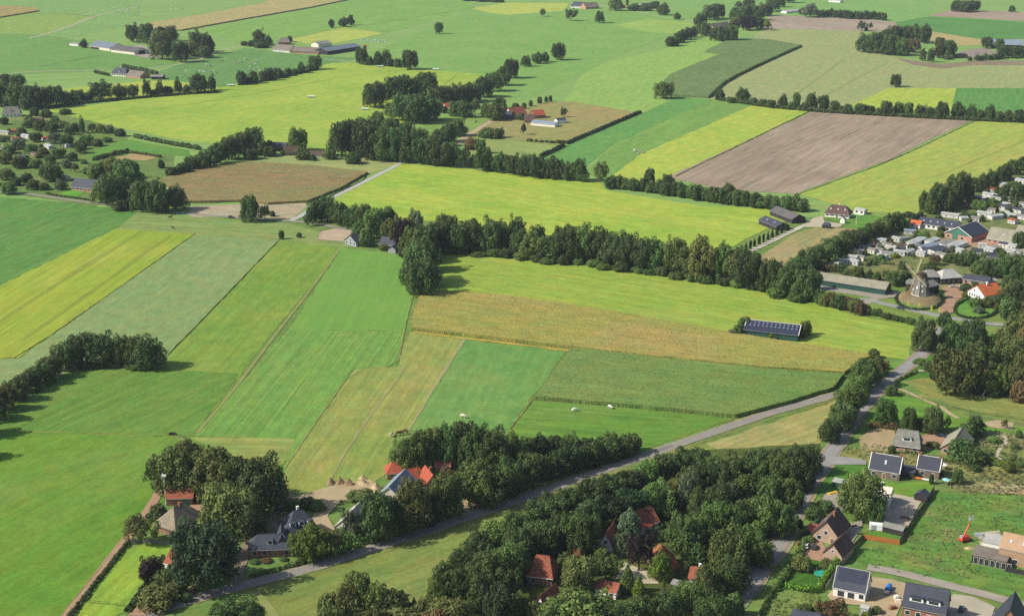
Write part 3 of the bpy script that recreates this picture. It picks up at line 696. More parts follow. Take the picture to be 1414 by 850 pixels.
def trunk_mesh(name, seed, top, r=0.028, limbs=5, spread=0.3, lean=0.0):
    rnd = random.Random(seed)
    mb = MB()
    p0, p1, p2 = Vector((0, 0, -0.01)), Vector((lean * .4, rnd.uniform(-.02, .02), top * .5)), Vector((lean, rnd.uniform(-.03, .03), top))
    mb.tube(p0, p1, r * 1.25, r * .85)
    mb.tube(p1, p2, r * .85, r * .45)
    for i in range(limbs):
        a = i * 2.4 + rnd.random()
        b = p1.lerp(p2, rnd.uniform(0, .8))
        mb.tube(b, b + Vector((math.cos(a) * spread, math.sin(a) * spread, rnd.uniform(.1, .25))), r * .45, r * .12, 5)
    return mb.mesh(name)

BARK = mat('bark', (0.11, 0.085, 0.06), 0.95, 0.3, 9)
BARKW = mat('pale_bark', (0.5, 0.47, 0.4), 0.9, 0.3, 9)
KINDS = {}
def fit(me, z0):
    n = len(me.vertices)
    a = np.empty(n * 3, np.float32); me.vertices.foreach_get('co', a); a = a.reshape(-1, 3)
    r = np.percentile(np.hypot(a[:, 0], a[:, 1]), 97)
    a[:, :2] *= .5 / r
    lo, hi = np.percentile(a[:, 2], (.5, 99.7))
    a[:, 2] = z0 + (a[:, 2] - lo) * (1 - z0) / (hi - lo)
    me.vertices.foreach_set('co', a.ravel()); me.update()
Z0 = {'o': .04, 't': .04, 'g': .16, 'p': .03, 'c': .02, 'b': -.03}
def kind(key, crowns, trunks):
    for c_ in crowns: fit(c_, Z0[key])
    for t in trunks:
        if t is not None and not t.materials: t.materials.append(BARK)
    KINDS[key] = (crowns, trunks)
kind('o', [leaf_cloud('broad_crown', shell_clumps(60, .53, .46, .41, .07, .15, s, (.64,.94), .24), 7400, .019, s) for s in range(1, 10)], [trunk_mesh('trunk', s, .55) for s in (1, 2)])
kind('t', [leaf_cloud('tall_crown', shell_clumps(56, .53, .42, .44, .07, .14, s, (.66,.95), .24), 6400, .019, s) for s in range(11, 15)], [trunk_mesh('trunk', s, .55) for s in (3, 4)])
kind('g', [leaf_cloud('open_crown', shell_clumps(34, .58, .46, .38, .07, .13, s, (.5, 1.0), .3)[1:], 3400, .02, s) for s in range(41, 44)], [trunk_mesh('trunk', s, .7, .024, 9, .3) for s in (5, 6)])
pc = lambda s: [(x * .8, y * .8, z, r) for (x, y, z, r) in shell_clumps(34, .54, .40, .46, .12, .2, s)]
kind('p', [leaf_cloud('column_crown', pc(s), 3600, .03, s) for s in (21, 22)], [trunk_mesh('trunk', 7, .6)])
def cone(s):
    rnd = random.Random(s); out = []
    for i in range(60):
        z = (i + .5) / 60
        a = i * 2.4
        rr = .46 * (1 - z) ** .85
        out.append((math.cos(a) * rr * rnd.uniform(.5, .9), math.sin(a) * rr * rnd.uniform(.5, .9), .06 + z * .9, .05 + .11 * (1 - z)))
    return out
kind('c', [leaf_cloud('conifer_crown', cone(s), 3600, .024, s) for s in (31, 32)], [trunk_mesh('trunk', 8, .7, .022, 0)])
def bush(s):
    return [(x, y, max(.12, z), r) for (x, y, z, r) in shell_clumps(30, .44, .42, .42, .13, .22, s)]
kind('b', [leaf_cloud('bush_leaves', bush(s), 2800, .034, s, lambda p: p[:, 2] > -.01) for s in range(51, 56)], [None])

COL = {'d': ((0.0756, 0.1219, 0.0333), 'dark green'), 'm': ((0.1063, 0.1684, 0.0396), 'mid green'), 'o': ((0.1212, 0.1491, 0.0396), 'olive green'), 'y': ((0.1436, 0.1940, 0.0282), 'yellow-green'),
       'r': ((0.1481, 0.1072, 0.0440), 'russet'), 'p': ((0.0377, 0.0245, 0.0229), 'dark purple'), 'g': ((0.1302, 0.1756, 0.0880), 'grey-green'), 'l': ((0.1526, 0.2654, 0.0308), 'lime green'), 'k': ((0.0420, 0.0754, 0.0285), 'blackish green')}
NOUN = {'o': ('broadleaf_tree', 'tree', 'tree'), 't': ('tall_tree', 'tree', 'tree'), 'g': ('open_crowned_tree', 'tree', 'tree'),
        'p': ('columnar_tree', 'columnar tree', 'tree'), 'c': ('conifer', 'conifer', 'tree'), 'b': ('shrub', 'shrub', 'shrub')}
TREES = []
trnd = random.Random(99)
def tree(x, y, wpx, hpx, k='o', c='d', cl=None, sub=None):
    s = S(y)
    p = G(x, y)
    phi = math.atan2(HC, p.y)
    wd = wpx / s * 1.06
    ht = max(1.2, (hpx / s - 0.22 * wd * math.sin(phi)) / math.cos(phi) * 1.03)
    crowns, trunks = KINDS[k]
    cm, tm = trnd.choice(crowns), trnd.choice(trunks)
    rz = trnd.uniform(0, 6.28)
    b_ = trnd.uniform(.74, 1.3)
    col = tuple(v * b_ * trnd.uniform(.93, 1.08) for v in COL[c][0]) + (1,)
    if tm is None:
        o = link(NOUN[k][0], cm)
        o.location = (p.x, p.y, GZ * .5)
        o.rotation_euler = (0, 0, rz)
        o.scale = (wd, wd, ht)
        o.color = col
    else:
        o = empty('small_tree' if k == 'o' and wd < 13 else NOUN[k][0], (p.x, p.y, GZ * .4), rz)
        cr = link('crown', cm, None, o)
        tr = link('trunk', tm, None, o)
        for q in (cr, tr):
            q.scale = (wd, wd, ht)
        cr.color = col
    TREES.append((o, k, c, cl, x, y))
    o['category'] = NOUN[k][2]
    if cl: o['group'] = cl[1]
    return o
def many(cl, txt):
    """'x y w h [kind] [colour]; ...' all of one cluster"""
    for it in txt.replace('\n', ' ').split(';'):
        q = it.split()
        if not q: continue
        tree(*map(float, q[:4]), q[4] if len(q) > 4 else 'o', q[5] if len(q) > 5 else 'd', cl)
def row(cl, path, n, w, h, kinds='ot', cols='dddm', jx=3.0, jy=1.5, jw=0.15):
    """n trees spaced along a polyline; w and h may be (start, end)"""
    w = w if isinstance(w, tuple) else (w, w)
    h = h if isinstance(h, tuple) else (h, h)
    L = [0]
    for a, b in zip(path, path[1:]):
        L.append(L[-1] + math.dist(a, b))
    for i in range(n):
        t = (i + .5) / n
        d = t * L[-1]
        j = max(q for q in range(len(L) - 1) if L[q] <= d)
        f = (d - L[j]) / max(1e-6, L[j + 1] - L[j])
        x = path[j][0] + f * (path[j + 1][0] - path[j][0]) + trnd.uniform(-jx, jx)
        y = path[j][1] + f * (path[j + 1][1] - path[j][1]) + trnd.uniform(-jy, jy)
        tree(x, y, (w[0] + t * (w[1] - w[0])) * trnd.uniform(1 - jw, 1 + jw), (h[0] + t * (h[1] - h[0])) * trnd.uniform(1 - jw, 1 + jw), trnd.choice(kinds), trnd.choice(cols), cl)

HL = []
def hedge(label, path, width, height, c='d', dens=7.0, leaf=0.3, name='hedge', rough=0.35, cat='hedge'):
    L, Rr, pts = ribbon_pts(path, width, 0, 0, 1, 1)
    rnd = random.Random(len(HL) + 5)
    HL.append(label)
    cl = []
    pts = densify(pts, max(0.6, width * .4), 0, 1, False)
    o = pts[len(pts) // 2]
    for p in pts:
        hh = height * rnd.uniform(1 - rough * .6, 1 + rough * .4)
        z = width * .45
        while True:
            r = width * rnd.uniform(.42, .6)
            cl.append((p.x - o.x + rnd.uniform(-.15, .15) * width, p.y - o.y + rnd.uniform(-.15, .15) * width, min(z, hh - r * .8), r))
            if z >= hh - r * .8: break
            z += width * .55
    length = sum((b - a).length for a, b in zip(pts, pts[1:]))
    n = int(min(30000, length * (width + 2 * height) * dens))
    me = leaf_cloud(name, cl, n, leaf, len(HL), lambda q: q[:, 2] > -.05)
    h = link(name, me)
    h.location = (o.x, o.y, GZ * .4)
    h.color = (*COL[c][0], 1)
    return tag(h, label, cat)

# ---- bottom left: thatched farm and slate-roofed farmhouse
A1 = ('among the trees round the thatched house', 'trees round the thatched house')
many(A1, '''246 683 72 68 o o; 298 686 76 70 o o; 332 688 60 60 o d; 364 708 68 80 o d; 313 732 74 66 o o; 344 742 54 62 t d; 284 808 92 94 o k;
 194 749 48 44 g o; 220 722 26 27 b d; 300 770 40 52 t d; 262 640 40 34 o o''')
A2 = ('in the garden of the corner cottage', 'shrubs at the corner cottage')
many(A2, '''207 800 30 34 o p; 230 806 40 23 b m; 219 837 52 29 b o; 243 822 30 22 b o; 190 836 16 13 b d; 218 782 14 14 b o; 268 800 26 22 b m; 258 830 14 12 b d''')
A3 = ('at the bottom edge below the road', 'trees at the bottom edge of the meadow')
many(A3, '310 872 46 44 o d; 338 868 54 46 o d')
A4 = ('in front of the slate-roofed farmhouse', 'trees in front of the slate-roofed farmhouse')
many(A4, '427 772 52 52 o y; 458 768 34 40 g o; 476 764 34 36 g m; 408 702 22 12 b d; 424 699 26 13 b d; 440 704 20 14 b m; 392 773 12 5 b d; 368 775 16 5 b r; 352 777 14 5 b d')
A5 = ("below the farm's red roofs", 'roadside trees below the red roofs')
many(A5, '486 748 32 50 g g; 523 745 60 66 o d; 572 731 56 68 o o; 547 738 40 54 t d; 616 712 52 58 o o; 597 718 34 42 t d; 505 692 30 18 b o; 490 690 24 15 b m; 573 664 22 18 b l; 618 668 30 24 g r')
A6 = ("in the wood north of the road", 'trees of the small wood north of the road')
row(A6, [(548, 652), (600, 645), (690, 652)], 7, 42, (48, 62), 'ot', 'ddmo', 3, 3)
row(A6, [(640, 632), (700, 640), (790, 634), (872, 628)], 12, (34, 32), (42, 32), 'ot', 'ddkm', 3, 2)
many(A6, '''668 694 70 62 o m; 706 680 50 50 o d; 734 668 46 46 t d; 690 658 40 46 t m; 720 650 36 42 t d; 640 686 26 26 b m; 752 662 34 34 o d''')
row(A6, [(770, 656), (800, 646), (840, 634), (876, 624)], 8, (34, 26), (36, 24), 'ob', 'ddkd', 2, 1.5)
# ---- the large wood south of the road
B1 = ("along the large wood's upper edge", 'trees along the upper edge of the large wood')
many(B1, '''618 834 54 58 o m; 640 810 54 58 o d; 662 788 52 56 o d; 688 770 52 54 o m; 714 754 50 52 o d; 740 740 48 50 t d; 764 726 48 48 o d; 790 714 46 46 o d; 816 706 48 46 o d; 842 697 48 44 t d; 868 689 46 44 o d; 892 676 44 44 o m; 914 665 42 41 o d; 940 659 42 42 t d; 964 657 42 40 o d; 990 665 40 36 o m; 1016 661 40 40 g o; 1042 660 42 40 o d; 1068 660 42 40 o d; 1094 656 40 42 o d; 1116 653 36 40 t d''')
B2 = ("behind the large wood's red roofs", 'trees behind the red roofs in the large wood')
many(B2, '''644 838 54 58 o d; 670 820 56 60 o d; 702 806 52 58 o m; 716 784 50 56 o d; 746 770 48 54 o d; 776 760 48 52 o d; 800 768 48 62 o m; 814 740 52 54 o d; 846 732 54 54 o k; 872 720 50 50 o k;
 902 712 46 46 o m; 932 696 44 42 o o; 910 712 44 50 o m; 948 706 34 58 g g; 962 684 44 44 o d; 986 676 46 42 o d; 1010 672 44 44 o m; 1040 668 46 40 o d; 1070 672 46 44 o m; 1098 676 42 46 o d;
 970 718 46 46 o d; 1000 706 48 46 o d; 1030 700 48 46 o m; 1062 704 46 48 o d; 1090 704 38 46 t d; 868 746 32 44 o g; 859 770 28 40 g g; 882 788 44 58 g p; 1112 676 28 34 t d''')
B3 = ("beside the large wood's lower roofs", 'trees beside the lower red roofs in the large wood')
many(B3, '''912 801 32 42 o l; 944 768 50 60 o m; 968 756 48 52 o m; 994 744 52 54 o m; 1028 736 54 52 o d; 1060 738 50 52 o m; 1084 740 34 46 t d; 962 776 30 30 b d; 1004 790 56 64 o o; 1034 774 48 54 o m; 1052 784 32 44 t m;
 976 830 44 54 g o; 1010 820 46 52 o d; 952 846 46 46 o m; 984 868 56 54 o d; 920 862 44 46 o d; 866 818 22 40 c m; 882 824 18 30 c y; 916 826 10 26 c o; 890 868 50 46 o d; 936 826 22 18 b m;
 798 815 50 50 o o; 836 798 38 40 g d; 778 790 28 28 g m; 802 876 100 68 o m; 772 890 54 52 o m; 862 880 60 54 o m; 722 850 30 34 o y; 740 862 30 32 g o; 700 836 44 56 o d; 726 800 26 30 b d; 772 762 20 20 b l; 826 772 22 20 b y; 818 790 26 24 b d;
 908 744 26 14 b d; 690 862 50 56 o k; 664 842 50 60 o d; 756 784 22 18 b d; 1012 852 30 34 b m; 870 736 24 26 b d''')
B4 = ("in the scrub below the olive field", 'scrub at the bottom edge of the olive field')
many(B4, '''498 838 46 54 g o; 478 850 46 48 g o; 520 846 42 46 g o; 454 850 30 34 b o; 546 850 40 36 b o; 572 848 14 24 c k; 590 852 40 30 b o; 612 858 40 38 b o; 632 866 46 44 b o; 460 868 40 32 b m; 556 868 46 32 b o; 512 876 46 38 b o; 600 878 46 34 b r; 554 822 10 9 b d''')
# ---- right edge, road strip, junction
E1 = ("in the strip beside the grey road", 'trees in the strip left of the grey road')
many(E1, '1212 518 28 26 o o; 1196 534 38 40 o d; 1204 528 26 24 g o; 1180 556 36 40 o m; 1172 576 38 44 o m; 1160 594 36 40 o d; 1146 609 34 34 o d; 1186 542 26 26 o d; 1166 586 26 28 t d; 1214 510 18 14 b r')
E2 = ('round the road junction near the windmill', 'trees round the junction near the windmill')
many(E2, '''1276 484 38 44 o d; 1304 452 20 22 b d; 1312 482 32 42 o m; 1344 484 36 44 o d; 1330 492 26 32 o d; 1320 542 68 68 o o; 1296 518 20 26 g o; 1352 512 40 42 o d; 1282 512 16 14 b d; 1294 524 22 16 b k; 1270 502 18 8 b m;
 1372 486 30 26 b m; 1384 478 26 26 o o; 1402 482 40 52 o o; 1418 500 44 60 o r; 1392 510 46 48 o o; 1414 540 40 60 o o; 1376 538 30 40 o d; 1396 546 34 42 g o; 1350 542 22 18 b k; 1372 546 26 18 b d; 1408 554 30 30 b r; 1366 545 34 40 g y; 1424 460 40 50 o o; 1342 520 28 30 o d''')
E3 = ("in the grey-roofed farmhouse garden", 'trees in the garden of the grey-roofed farmhouse')
many(E3, '''1222 586 32 36 o m; 1254 594 24 32 o d; 1270 594 16 18 b d; 1288 598 32 40 o d; 1308 592 11 19 g y; 1230 545 18 14 b d; 1231 626 11 12 b d; 1346 600 26 28 b d; 1334 606 24 22 b d; 1328 634 38 30 b d; 1344 640 30 24 b d; 1346 650 16 9 b d; 1290 618 14 9 b o; 1284 616 10 7 b o''')
E4 = ("in the weedy right-edge plot", 'bushes in the weedy plot at the right edge')
row(E4, [(1356, 628), (1376, 646), (1414, 640)], 9, 15, 9, 'b', 'mmoyd', 6, 7, .3)
many(E4, '1387 592 9 14 g o; 1406 604 10 12 b o; 1322 668 16 20 b d; 1394 652 16 16 b y; 1372 610 18 9 b m; 1400 620 12 8 b m; 1362 640 14 12 b y')
E5 = ("round the brown-roofed houses", 'trees round the brown-roofed houses')
many(E5, '''1187 714 60 62 o o; 1206 722 30 36 o m; 1166 706 24 26 g o; 1138 704 24 14 b d; 1124 716 26 18 b d; 1118 748 14 10 b m; 1106 786 30 20 b o; 1142 784 22 14 b o; 1150 858 46 34 g r; 1138 848 26 18 b o; 1286 668 7 14 b d; 1112 846 22 14 b m; 1196 852 12 9 b y; 1210 846 14 10 b m; 1104 728 10 12 b k; 1112 742 12 9 b d''')
# ---- the long belts in the middle
D1 = ("in the column by the golden maize", 'trees of the short column by the golden maize')
many(D1, '581 408 46 52 o d; 576 390 48 54 o d; 584 374 46 52 t d; 574 362 44 48 o m; 588 354 42 46 o d; 590 396 34 44 t d')
D2 = ('round the small grey-green barn', 'trees round the small grey-green barn')
many(D2, '436 307 26 32 t d; 426 312 14 20 g m; 452 306 26 36 o d; 470 310 28 32 o d; 488 314 28 32 o d; 505 318 28 36 o m; 520 330 36 42 o m; 506 340 22 26 b m; 536 326 30 40 o m; 545 340 28 44 g o; 556 344 24 40 o p; 565 338 28 40 o o; 575 326 26 38 g g; 524 322 26 34 o d; 495 330 20 24 o m; 558 354 18 14 b d; 530 345 14 8 b m; 545 348 12 8 b d')
D3 = ('in the long belt above the mowed field', 'trees of the long belt above the mowed field')
row(D3, [(600, 347), (700, 350), (770, 357), (834, 364), (922, 377), (1003, 388), (1044, 394)], 21, (38, 38), (44, 50), 'ooot', 'dddmo', 4, 2, .22)
row(D3, [(600, 336), (700, 340), (830, 356), (960, 372), (1040, 384)], 14, (32, 32), (38, 42), 'ot', 'ddm', 4, 2, .2)
D4 = ("along the long belt's foot", 'bushes along the foot of the long belt')
row(D4, [(610, 350), (700, 356), (834, 370), (922, 382), (1003, 393), (1045, 399)], 22, 20, 11, 'b', 'ddmm', 5, 1.5, .3)
D5 = ("in the clump by the green-walled shed", 'trees of the clump left of the green-walled shed')
many(D5, '1032 398 42 50 o d; 1062 402 36 44 o m; 1086 408 36 44 o d; 1112 414 36 46 o d; 1072 390 30 30 o m; 1098 392 30 32 o d; 1046 392 26 30 b m; 1124 400 20 26 b d; 1100 416 26 14 b m; 1072 410 26 14 b m')
D6 = ("between the paddock and mobile homes", 'trees between the paddock and the mobile homes')
row(D6, [(1096, 384), (1120, 372), (1150, 356), (1180, 342), (1208, 328), (1246, 314)], 13, (32, 24), (30, 22), 'oot', 'dddm', 2, 2)
many(D6, '1216 322 20 18 g r; 1208 326 16 16 g r; 1122 388 18 18 b d; 1238 316 22 24 o d; 1132 390 16 16 b r')
D7 = ("before the green-walled shed", 'shrubs before the green-walled shed')
row(D7, [(1120, 414), (1150, 424), (1178, 431), (1198, 436)], 10, 17, 18, 'b', 'mdorm', 2, 2, .2)
row(D7, [(1204, 434), (1230, 441), (1262, 449)], 9, 11, 9, 'b', 'dmd', 2, 1, .2)
D8 = ('behind the green-walled shed', 'bushes behind the green-walled shed')
row(D8, [(1130, 372), (1160, 378), (1200, 384), (1244, 390)], 12, 15, 13, 'bg', 'modmr', 3, 2, .25)
many(D8, '1236 394 22 20 o d; 1250 392 18 18 b d; 1246 372 12 12 b d')
D9 = ("behind the long campsite roof", 'trees behind the long campsite roof')
many(D9, '1276 293 16 30 t d; 1284 296 14 34 p d; 1293 290 22 38 t d; 1303 290 20 36 t d; 1316 286 28 46 o d; 1328 282 24 44 o d; 1336 276 18 30 t d; 1310 292 16 22 b d')
D10 = ("along the campsite's top edge", 'trees along the top of the campsite')
row(D10, [(1342, 268), (1366, 258), (1390, 246), (1414, 234), (1440, 224)], 9, 19, 20, 'ob', 'dd', 2, 1.5)
D11 = ('between the mobile homes', 'bushes and small trees between the mobile homes')
row(D11, [(1140, 374), (1190, 352), (1240, 330)], 9, 10, 8, 'b', 'mdor', 6, 4, .3)
row(D11, [(1200, 368), (1250, 346), (1300, 326)], 8, 10, 8, 'b', 'mdy', 6, 4, .3)
row(D11, [(1330, 300), (1370, 280), (1410, 262)], 9, 14, 13, 'bo', 'mdd', 6, 6, .3)
many(D11, '1404 282 22 30 o d; 1388 270 12 16 b d; 1354 290 20 12 b m; 1276 330 16 12 b m; 1300 320 10 8 b d; 1372 292 14 12 b m; 1392 296 12 10 b d; 1256 300 20 8 b d; 1306 362 10 8 b d; 1360 356 12 9 b m; 1380 358 14 10 b m; 1290 350 8 7 b m; 1406 342 18 22 b d; 1346 316 12 7 b m')
D12 = ('behind the mill buildings', 'trees behind the mill buildings')
many(D12, '1326 366 20 20 t d; 1340 368 22 24 t d; 1292 366 18 16 g r; 1310 362 16 12 b m; 1352 378 24 20 b d; 1368 382 26 26 o d; 1386 384 30 34 o d; 1404 384 32 36 o d; 1396 400 26 24 o d; 1286 372 14 12 b d; 1276 376 14 12 b m; 1424 390 32 40 o d')
D13 = ('beside the orange-roofed house', 'trees beside the orange-roofed house')
many(D13, '1398 414 34 28 o o; 1404 430 36 42 o d; 1392 440 26 30 b d; 1416 424 30 36 o d; 1334 402 18 11 b d; 1346 396 10 8 b d; 1332 410 9 7 b y; 1348 424 20 14 b m; 1362 424 18 14 b o; 1352 432 16 9 b g; 1374 424 12 14 b m; 1378 430 12 12 b o')
many(('at the ends of the solar barn', 'bushes at the solar barn'), '1020 463 16 16 b d; 1029 459 18 22 b d; 1012 463 14 9 b g; 1065 470 8 11 g y; 1108 466 12 22 b o; 1114 462 12 20 b d; 1206 494 16 14 b o')
# ---- tree lines and groves further up
F1 = ("in the hedgerow under the ploughed field", 'shrubs of the hedgerow below the ploughed field')
row(F1, [(838, 259), (880, 263), (940, 272), (1000, 281), (1060, 288), (1112, 292)], 25, (16, 19), (17, 21), 'b', 'dddm', 2, .8)
many(F1, '897 255 17 22 o d; 922 262 18 22 o d; 1006 270 18 18 o d; 872 258 10 8 b d')
F2 = ("above the long yellow field", 'trees above the long yellow field')
many(F2, '''600 228 28 34 t d; 618 230 26 32 o d; 640 232 24 30 g d; 668 236 28 34 o d; 690 238 24 28 o d; 708 240 24 28 o d; 726 243 26 30 t d; 742 245 26 32 o d; 766 247 27 32 o d; 784 249 20 26 t d; 799 250 26 32 o d; 655 230 16 16 b d; 677 236 14 9 b d; 752 246 18 10 b d''')
many(('standing alone right of the tree line', 'lone tree right of the tree line'), '829 252 25 30 g m')
F3 = ("in the grove beside the straight lane", 'trees of the big grove beside the straight lane')
many(F3, '''472 216 36 48 o d; 490 212 32 46 o d; 506 220 36 50 o d; 528 222 36 50 t m; 548 222 34 46 o d; 566 224 34 42 o m; 584 226 30 36 o d; 500 204 34 40 o d; 520 200 34 38 o d; 540 204 34 40 o d; 560 206 32 38 o d; 578 210 30 34 o d;
 522 172 20 18 o m; 498 184 22 22 o d; 488 226 22 16 b m; 600 210 24 22 o d; 618 196 26 26 o d; 632 188 24 24 o d; 608 202 26 24 t d; 590 214 26 26 o d; 622 222 26 26 o m; 456 220 18 16 b m''')
F4 = ("in the grove behind the yellow field", 'trees behind the large yellow field')
many(F4, '''518 148 36 34 o d; 545 142 34 36 o d; 566 140 34 36 t d; 588 132 34 32 o d; 556 166 34 36 o d; 576 170 36 40 t d; 594 166 30 34 o d; 606 146 30 30 o d; 624 144 28 28 o d; 642 142 26 28 o d; 654 140 26 26 o d; 540 160 18 18 b o;
 668 134 26 28 o d; 682 126 24 26 o d; 695 118 22 26 t d; 706 108 22 26 o d; 726 92 14 15 o d; 742 88 15 16 o d; 753 86 12 14 o d; 771 83 19 23 o d; 612 156 12 10 b d''')
F5 = ("round the brownish pasture farm", 'trees round the red-roofed farm')
many(F5, '''642 162 22 24 t d; 656 158 18 22 g o; 672 162 18 20 o m; 684 166 26 24 o m; 690 158 22 24 t d; 720 166 12 10 b d; 712 150 11 8 b d; 724 150 7 8 b d; 733 147 6 9 b d; 745 143 7 9 b d; 754 141 5 8 b d; 760 140 5 8 b d; 778 162 9 14 g d; 723 186 9 16 g d; 672 190 24 14 b m; 690 190 14 14 o d; 682 191 20 12 b m; 652 206 22 16 b r; 664 212 16 20 o m; 630 160 22 20 b d''')
F6 = ('below the brownish pasture', 'bushes under the brownish pasture')
row(F6, [(728, 195), (750, 197), (782, 198)], 7, 8, 4, 'b', 'om', 1, .4, .2)
G1 = ("in the line behind the yellow field's left", 'trees left of the large yellow field')
many(G1, '''-20 140 34 36 o d; 2 146 32 36 o d; 24 148 30 32 o d; 25 121 20 18 o d; 8 118 18 16 o d; 44 150 34 34 t d; 62 148 32 28 o d; 78 147 30 28 o d; 94 142 18 16 b d; 106 141 24 17 o d; 139 138 34 27 o d; 122 140 16 12 b d; 167 136 18 20 o m; 184 135 15 18 o m; 203 133 13 23 t d; 211 133 9 9 b d; 221 132 12 22 p d; 232 131 14 12 b d; 246 129 11 22 p d; 258 129 10 12 b d; 274 128 27 26 o d; 293 125 12 22 p d''')
G2 = ("between cow pasture and yellow field", 'trees between the cow pasture and the yellow field')
many(G2, '334 117 15 19 o d; 350 115 15 17 o d; 364 112 13 14 o d; 373 111 14 17 o d; 384 108 14 14 b d; 398 105 11 11 b d; 407 103 9 8 b m; 416 101 12 15 o d; 427 98 12 10 b m; 436 96 19 20 o d; 343 116 12 9 b d; 392 106 12 7 b d')
G3 = ('round the far blue-grey barns', 'trees round the far blue-grey barns')
many(G3, '184 58 19 25 o d; 203 60 25 27 o d; 223 55 18 18 o d; 237 57 18 21 o d; 224 82 34 38 o o; 250 86 24 28 o d; 271 72 24 30 o d; 288 74 17 28 o d; 268 78 22 22 b o; 284 80 18 16 b m; 116 66 10 12 b d; 240 72 14 14 b d')
G4 = ('beside the long far barns', 'trees beside the long far barns')
many(G4, '358 62 20 22 t d; 371 64 10 16 t d; 348 64 14 8 b d; 337 63 10 6 b d; 360 66 22 8 b d; 400 58 8 8 b d')
G5 = ('behind the small yellow meadow', 'trees behind the small yellow meadow')
many(G5, '458 39 8 12 o d; 474 37 13 13 o d; 484 35 10 14 o d')
many(('standing alone in the wide far meadow', 'lone tree in the wide far meadow'), '606 47 11 16 o d')
G6 = ("in the short row behind the field", 'short row of trees behind the yellow field')
many(G6, '500 89 20 24 o d; 510 90 12 12 b d; 522 91 13 20 o d; 533 91 14 22 t d; 540 92 12 12 b d; 550 93 12 12 b d; 567 96 23 26 o d')
G7 = ("before the far roadside farm", 'trees before the far roadside farm')
many(G7, '749 23 10 11 g m; 788 29 19 17 g d; 828 32 13 16 o m; 850 15 20 17 o m; 876 15 18 10 b d; 890 15 20 9 b d; 916 21 17 17 o d; 935 27 11 9 o d; 904 12 14 10 b d; 866 8 4 10 p d; 860 -2 8 12 o d; 884 -2 8 12 o d')
many(('standing alone before the curving maize', 'lone tree before the curving maize'), '916 136 27 23 o m')
G8 = ("above the curving meadow", 'trees round the farm above the curving meadow')
many(G8, '''967 36 20 18 o d; 980 28 20 20 o d; 992 26 20 20 o d; 974 50 18 20 o d; 964 46 14 12 b d; 988 56 16 16 o d; 998 57 20 20 o d; 1010 57 18 22 o d; 1014 38 16 14 o o; 1016 26 18 16 o d; 1028 28 22 20 o d; 1034 14 16 18 t d; 1044 28 24 22 o d; 1032 42 22 20 o p; 1046 40 18 16 o d; 1056 22 20 18 o d; 1066 16 20 20 o d; 1020 12 14 10 g g; 1059 42 13 15 g y; 1076 10 16 16 o d; 1090 4 16 16 o d; 1064 -4 18 16 o d''')
row(G8, [(922, 66), (940, 58), (958, 50)], 7, 13, 15, 'b', 'dd', 1, 1)
G9 = ("above the ploughed strip", 'row of trees above the ploughed strip')
row(G9, [(1130, 24), (1160, 25), (1190, 27), (1224, 28)], 14, 10, 11, 'tb', 'dd', 1, .5, .1)
many(G9, '1119 24 23 19 o g; 1108 20 12 9 b d')
row(('in the far hedge along the top edge', 'far hedge along the top edge'), [(640, 1), (680, 3), (696, 4)], 6, 12, 7, 'b', 'd', 1, .5)
G10 = ("in the grove behind the pale meadow", 'trees of the dark grove behind the pale meadow')
many(G10, '''1194 72 24 26 o d; 1210 74 24 28 o d; 1228 76 26 28 o d; 1244 77 22 24 o m; 1222 62 20 22 o d; 1236 58 20 22 o d; 1250 58 20 22 o d; 1264 58 18 24 o d; 1277 60 16 26 t d; 1262 74 18 22 g r; 1274 84 10 18 t d; 1285 86 10 20 t d; 1296 80 14 22 o o; 1310 80 20 24 o d; 1298 66 14 14 o d; 1308 82 14 6 b g; 1252 72 16 18 b d; 1339 84 6 6 b d''')
row(("in the far farmyard hedge", 'low hedge before the far farmyard'), [(1346, 84), (1380, 82)], 6, 8, 8, 'b', 'd', 1, .5)
G11 = ("beside the far blue-grey roof", 'trees beside the far right-hand barn')
many(G11, '1362 67 15 16 o d; 1379 68 13 14 o d; 1386 80 18 16 o d; 1398 80 22 16 o d; 1409 78 18 14 o d; 1380 82 10 10 b d')
G12 = ('by the distant ploughed strip', 'trees by the distant ploughed strip')
many(G12, '1320 16 17 16 o d; 1332 17 18 17 o d; 1345 16 16 16 o d; 1397 17 9 9 o d; 1190 43 14 14 g d; 1202 41 7 10 g d; 1196 43 5 5 b d')
many(('standing alone in the pale meadow', 'lone tree in the pale meadow'), '1236 120 15 17 o d')
G13 = ("in the line over the ploughed field", 'trees of the tree line above the ploughed field')
many(G13, '''994 138 14 15 o d; 1010 142 14 8 b d; 1026 139 19 18 o d; 1040 144 14 9 b d; 1054 147 14 10 b d; 1065 149 14 11 b d; 1081 150 13 20 o d; 1092 151 10 10 b d; 1099 151 12 23 o m; 1110 152 12 10 b d; 1120 153 17 25 o d; 1137 154 16 22 o d; 1152 155 14 16 o d; 1162 156 12 10 b m; 1170 157 15 13 b d; 1188 158 17 15 o d; 1202 158 13 12 b d; 1213 159 10 10 b d; 1224 160 17 20 o d; 1240 159 15 18 o d; 1254 160 16 18 o m; 1271 161 18 17 o d; 1284 162 14 14 b d;
 1300 164 21 23 o d; 1322 164 20 23 o d; 1340 165 17 21 o d; 1352 166 14 14 b m; 1366 167 16 23 o d; 1378 168 14 14 b d; 1392 168 16 16 o d; 1406 169 18 18 b d; 1426 170 18 18 o d; 1448 170 18 18 o d''')
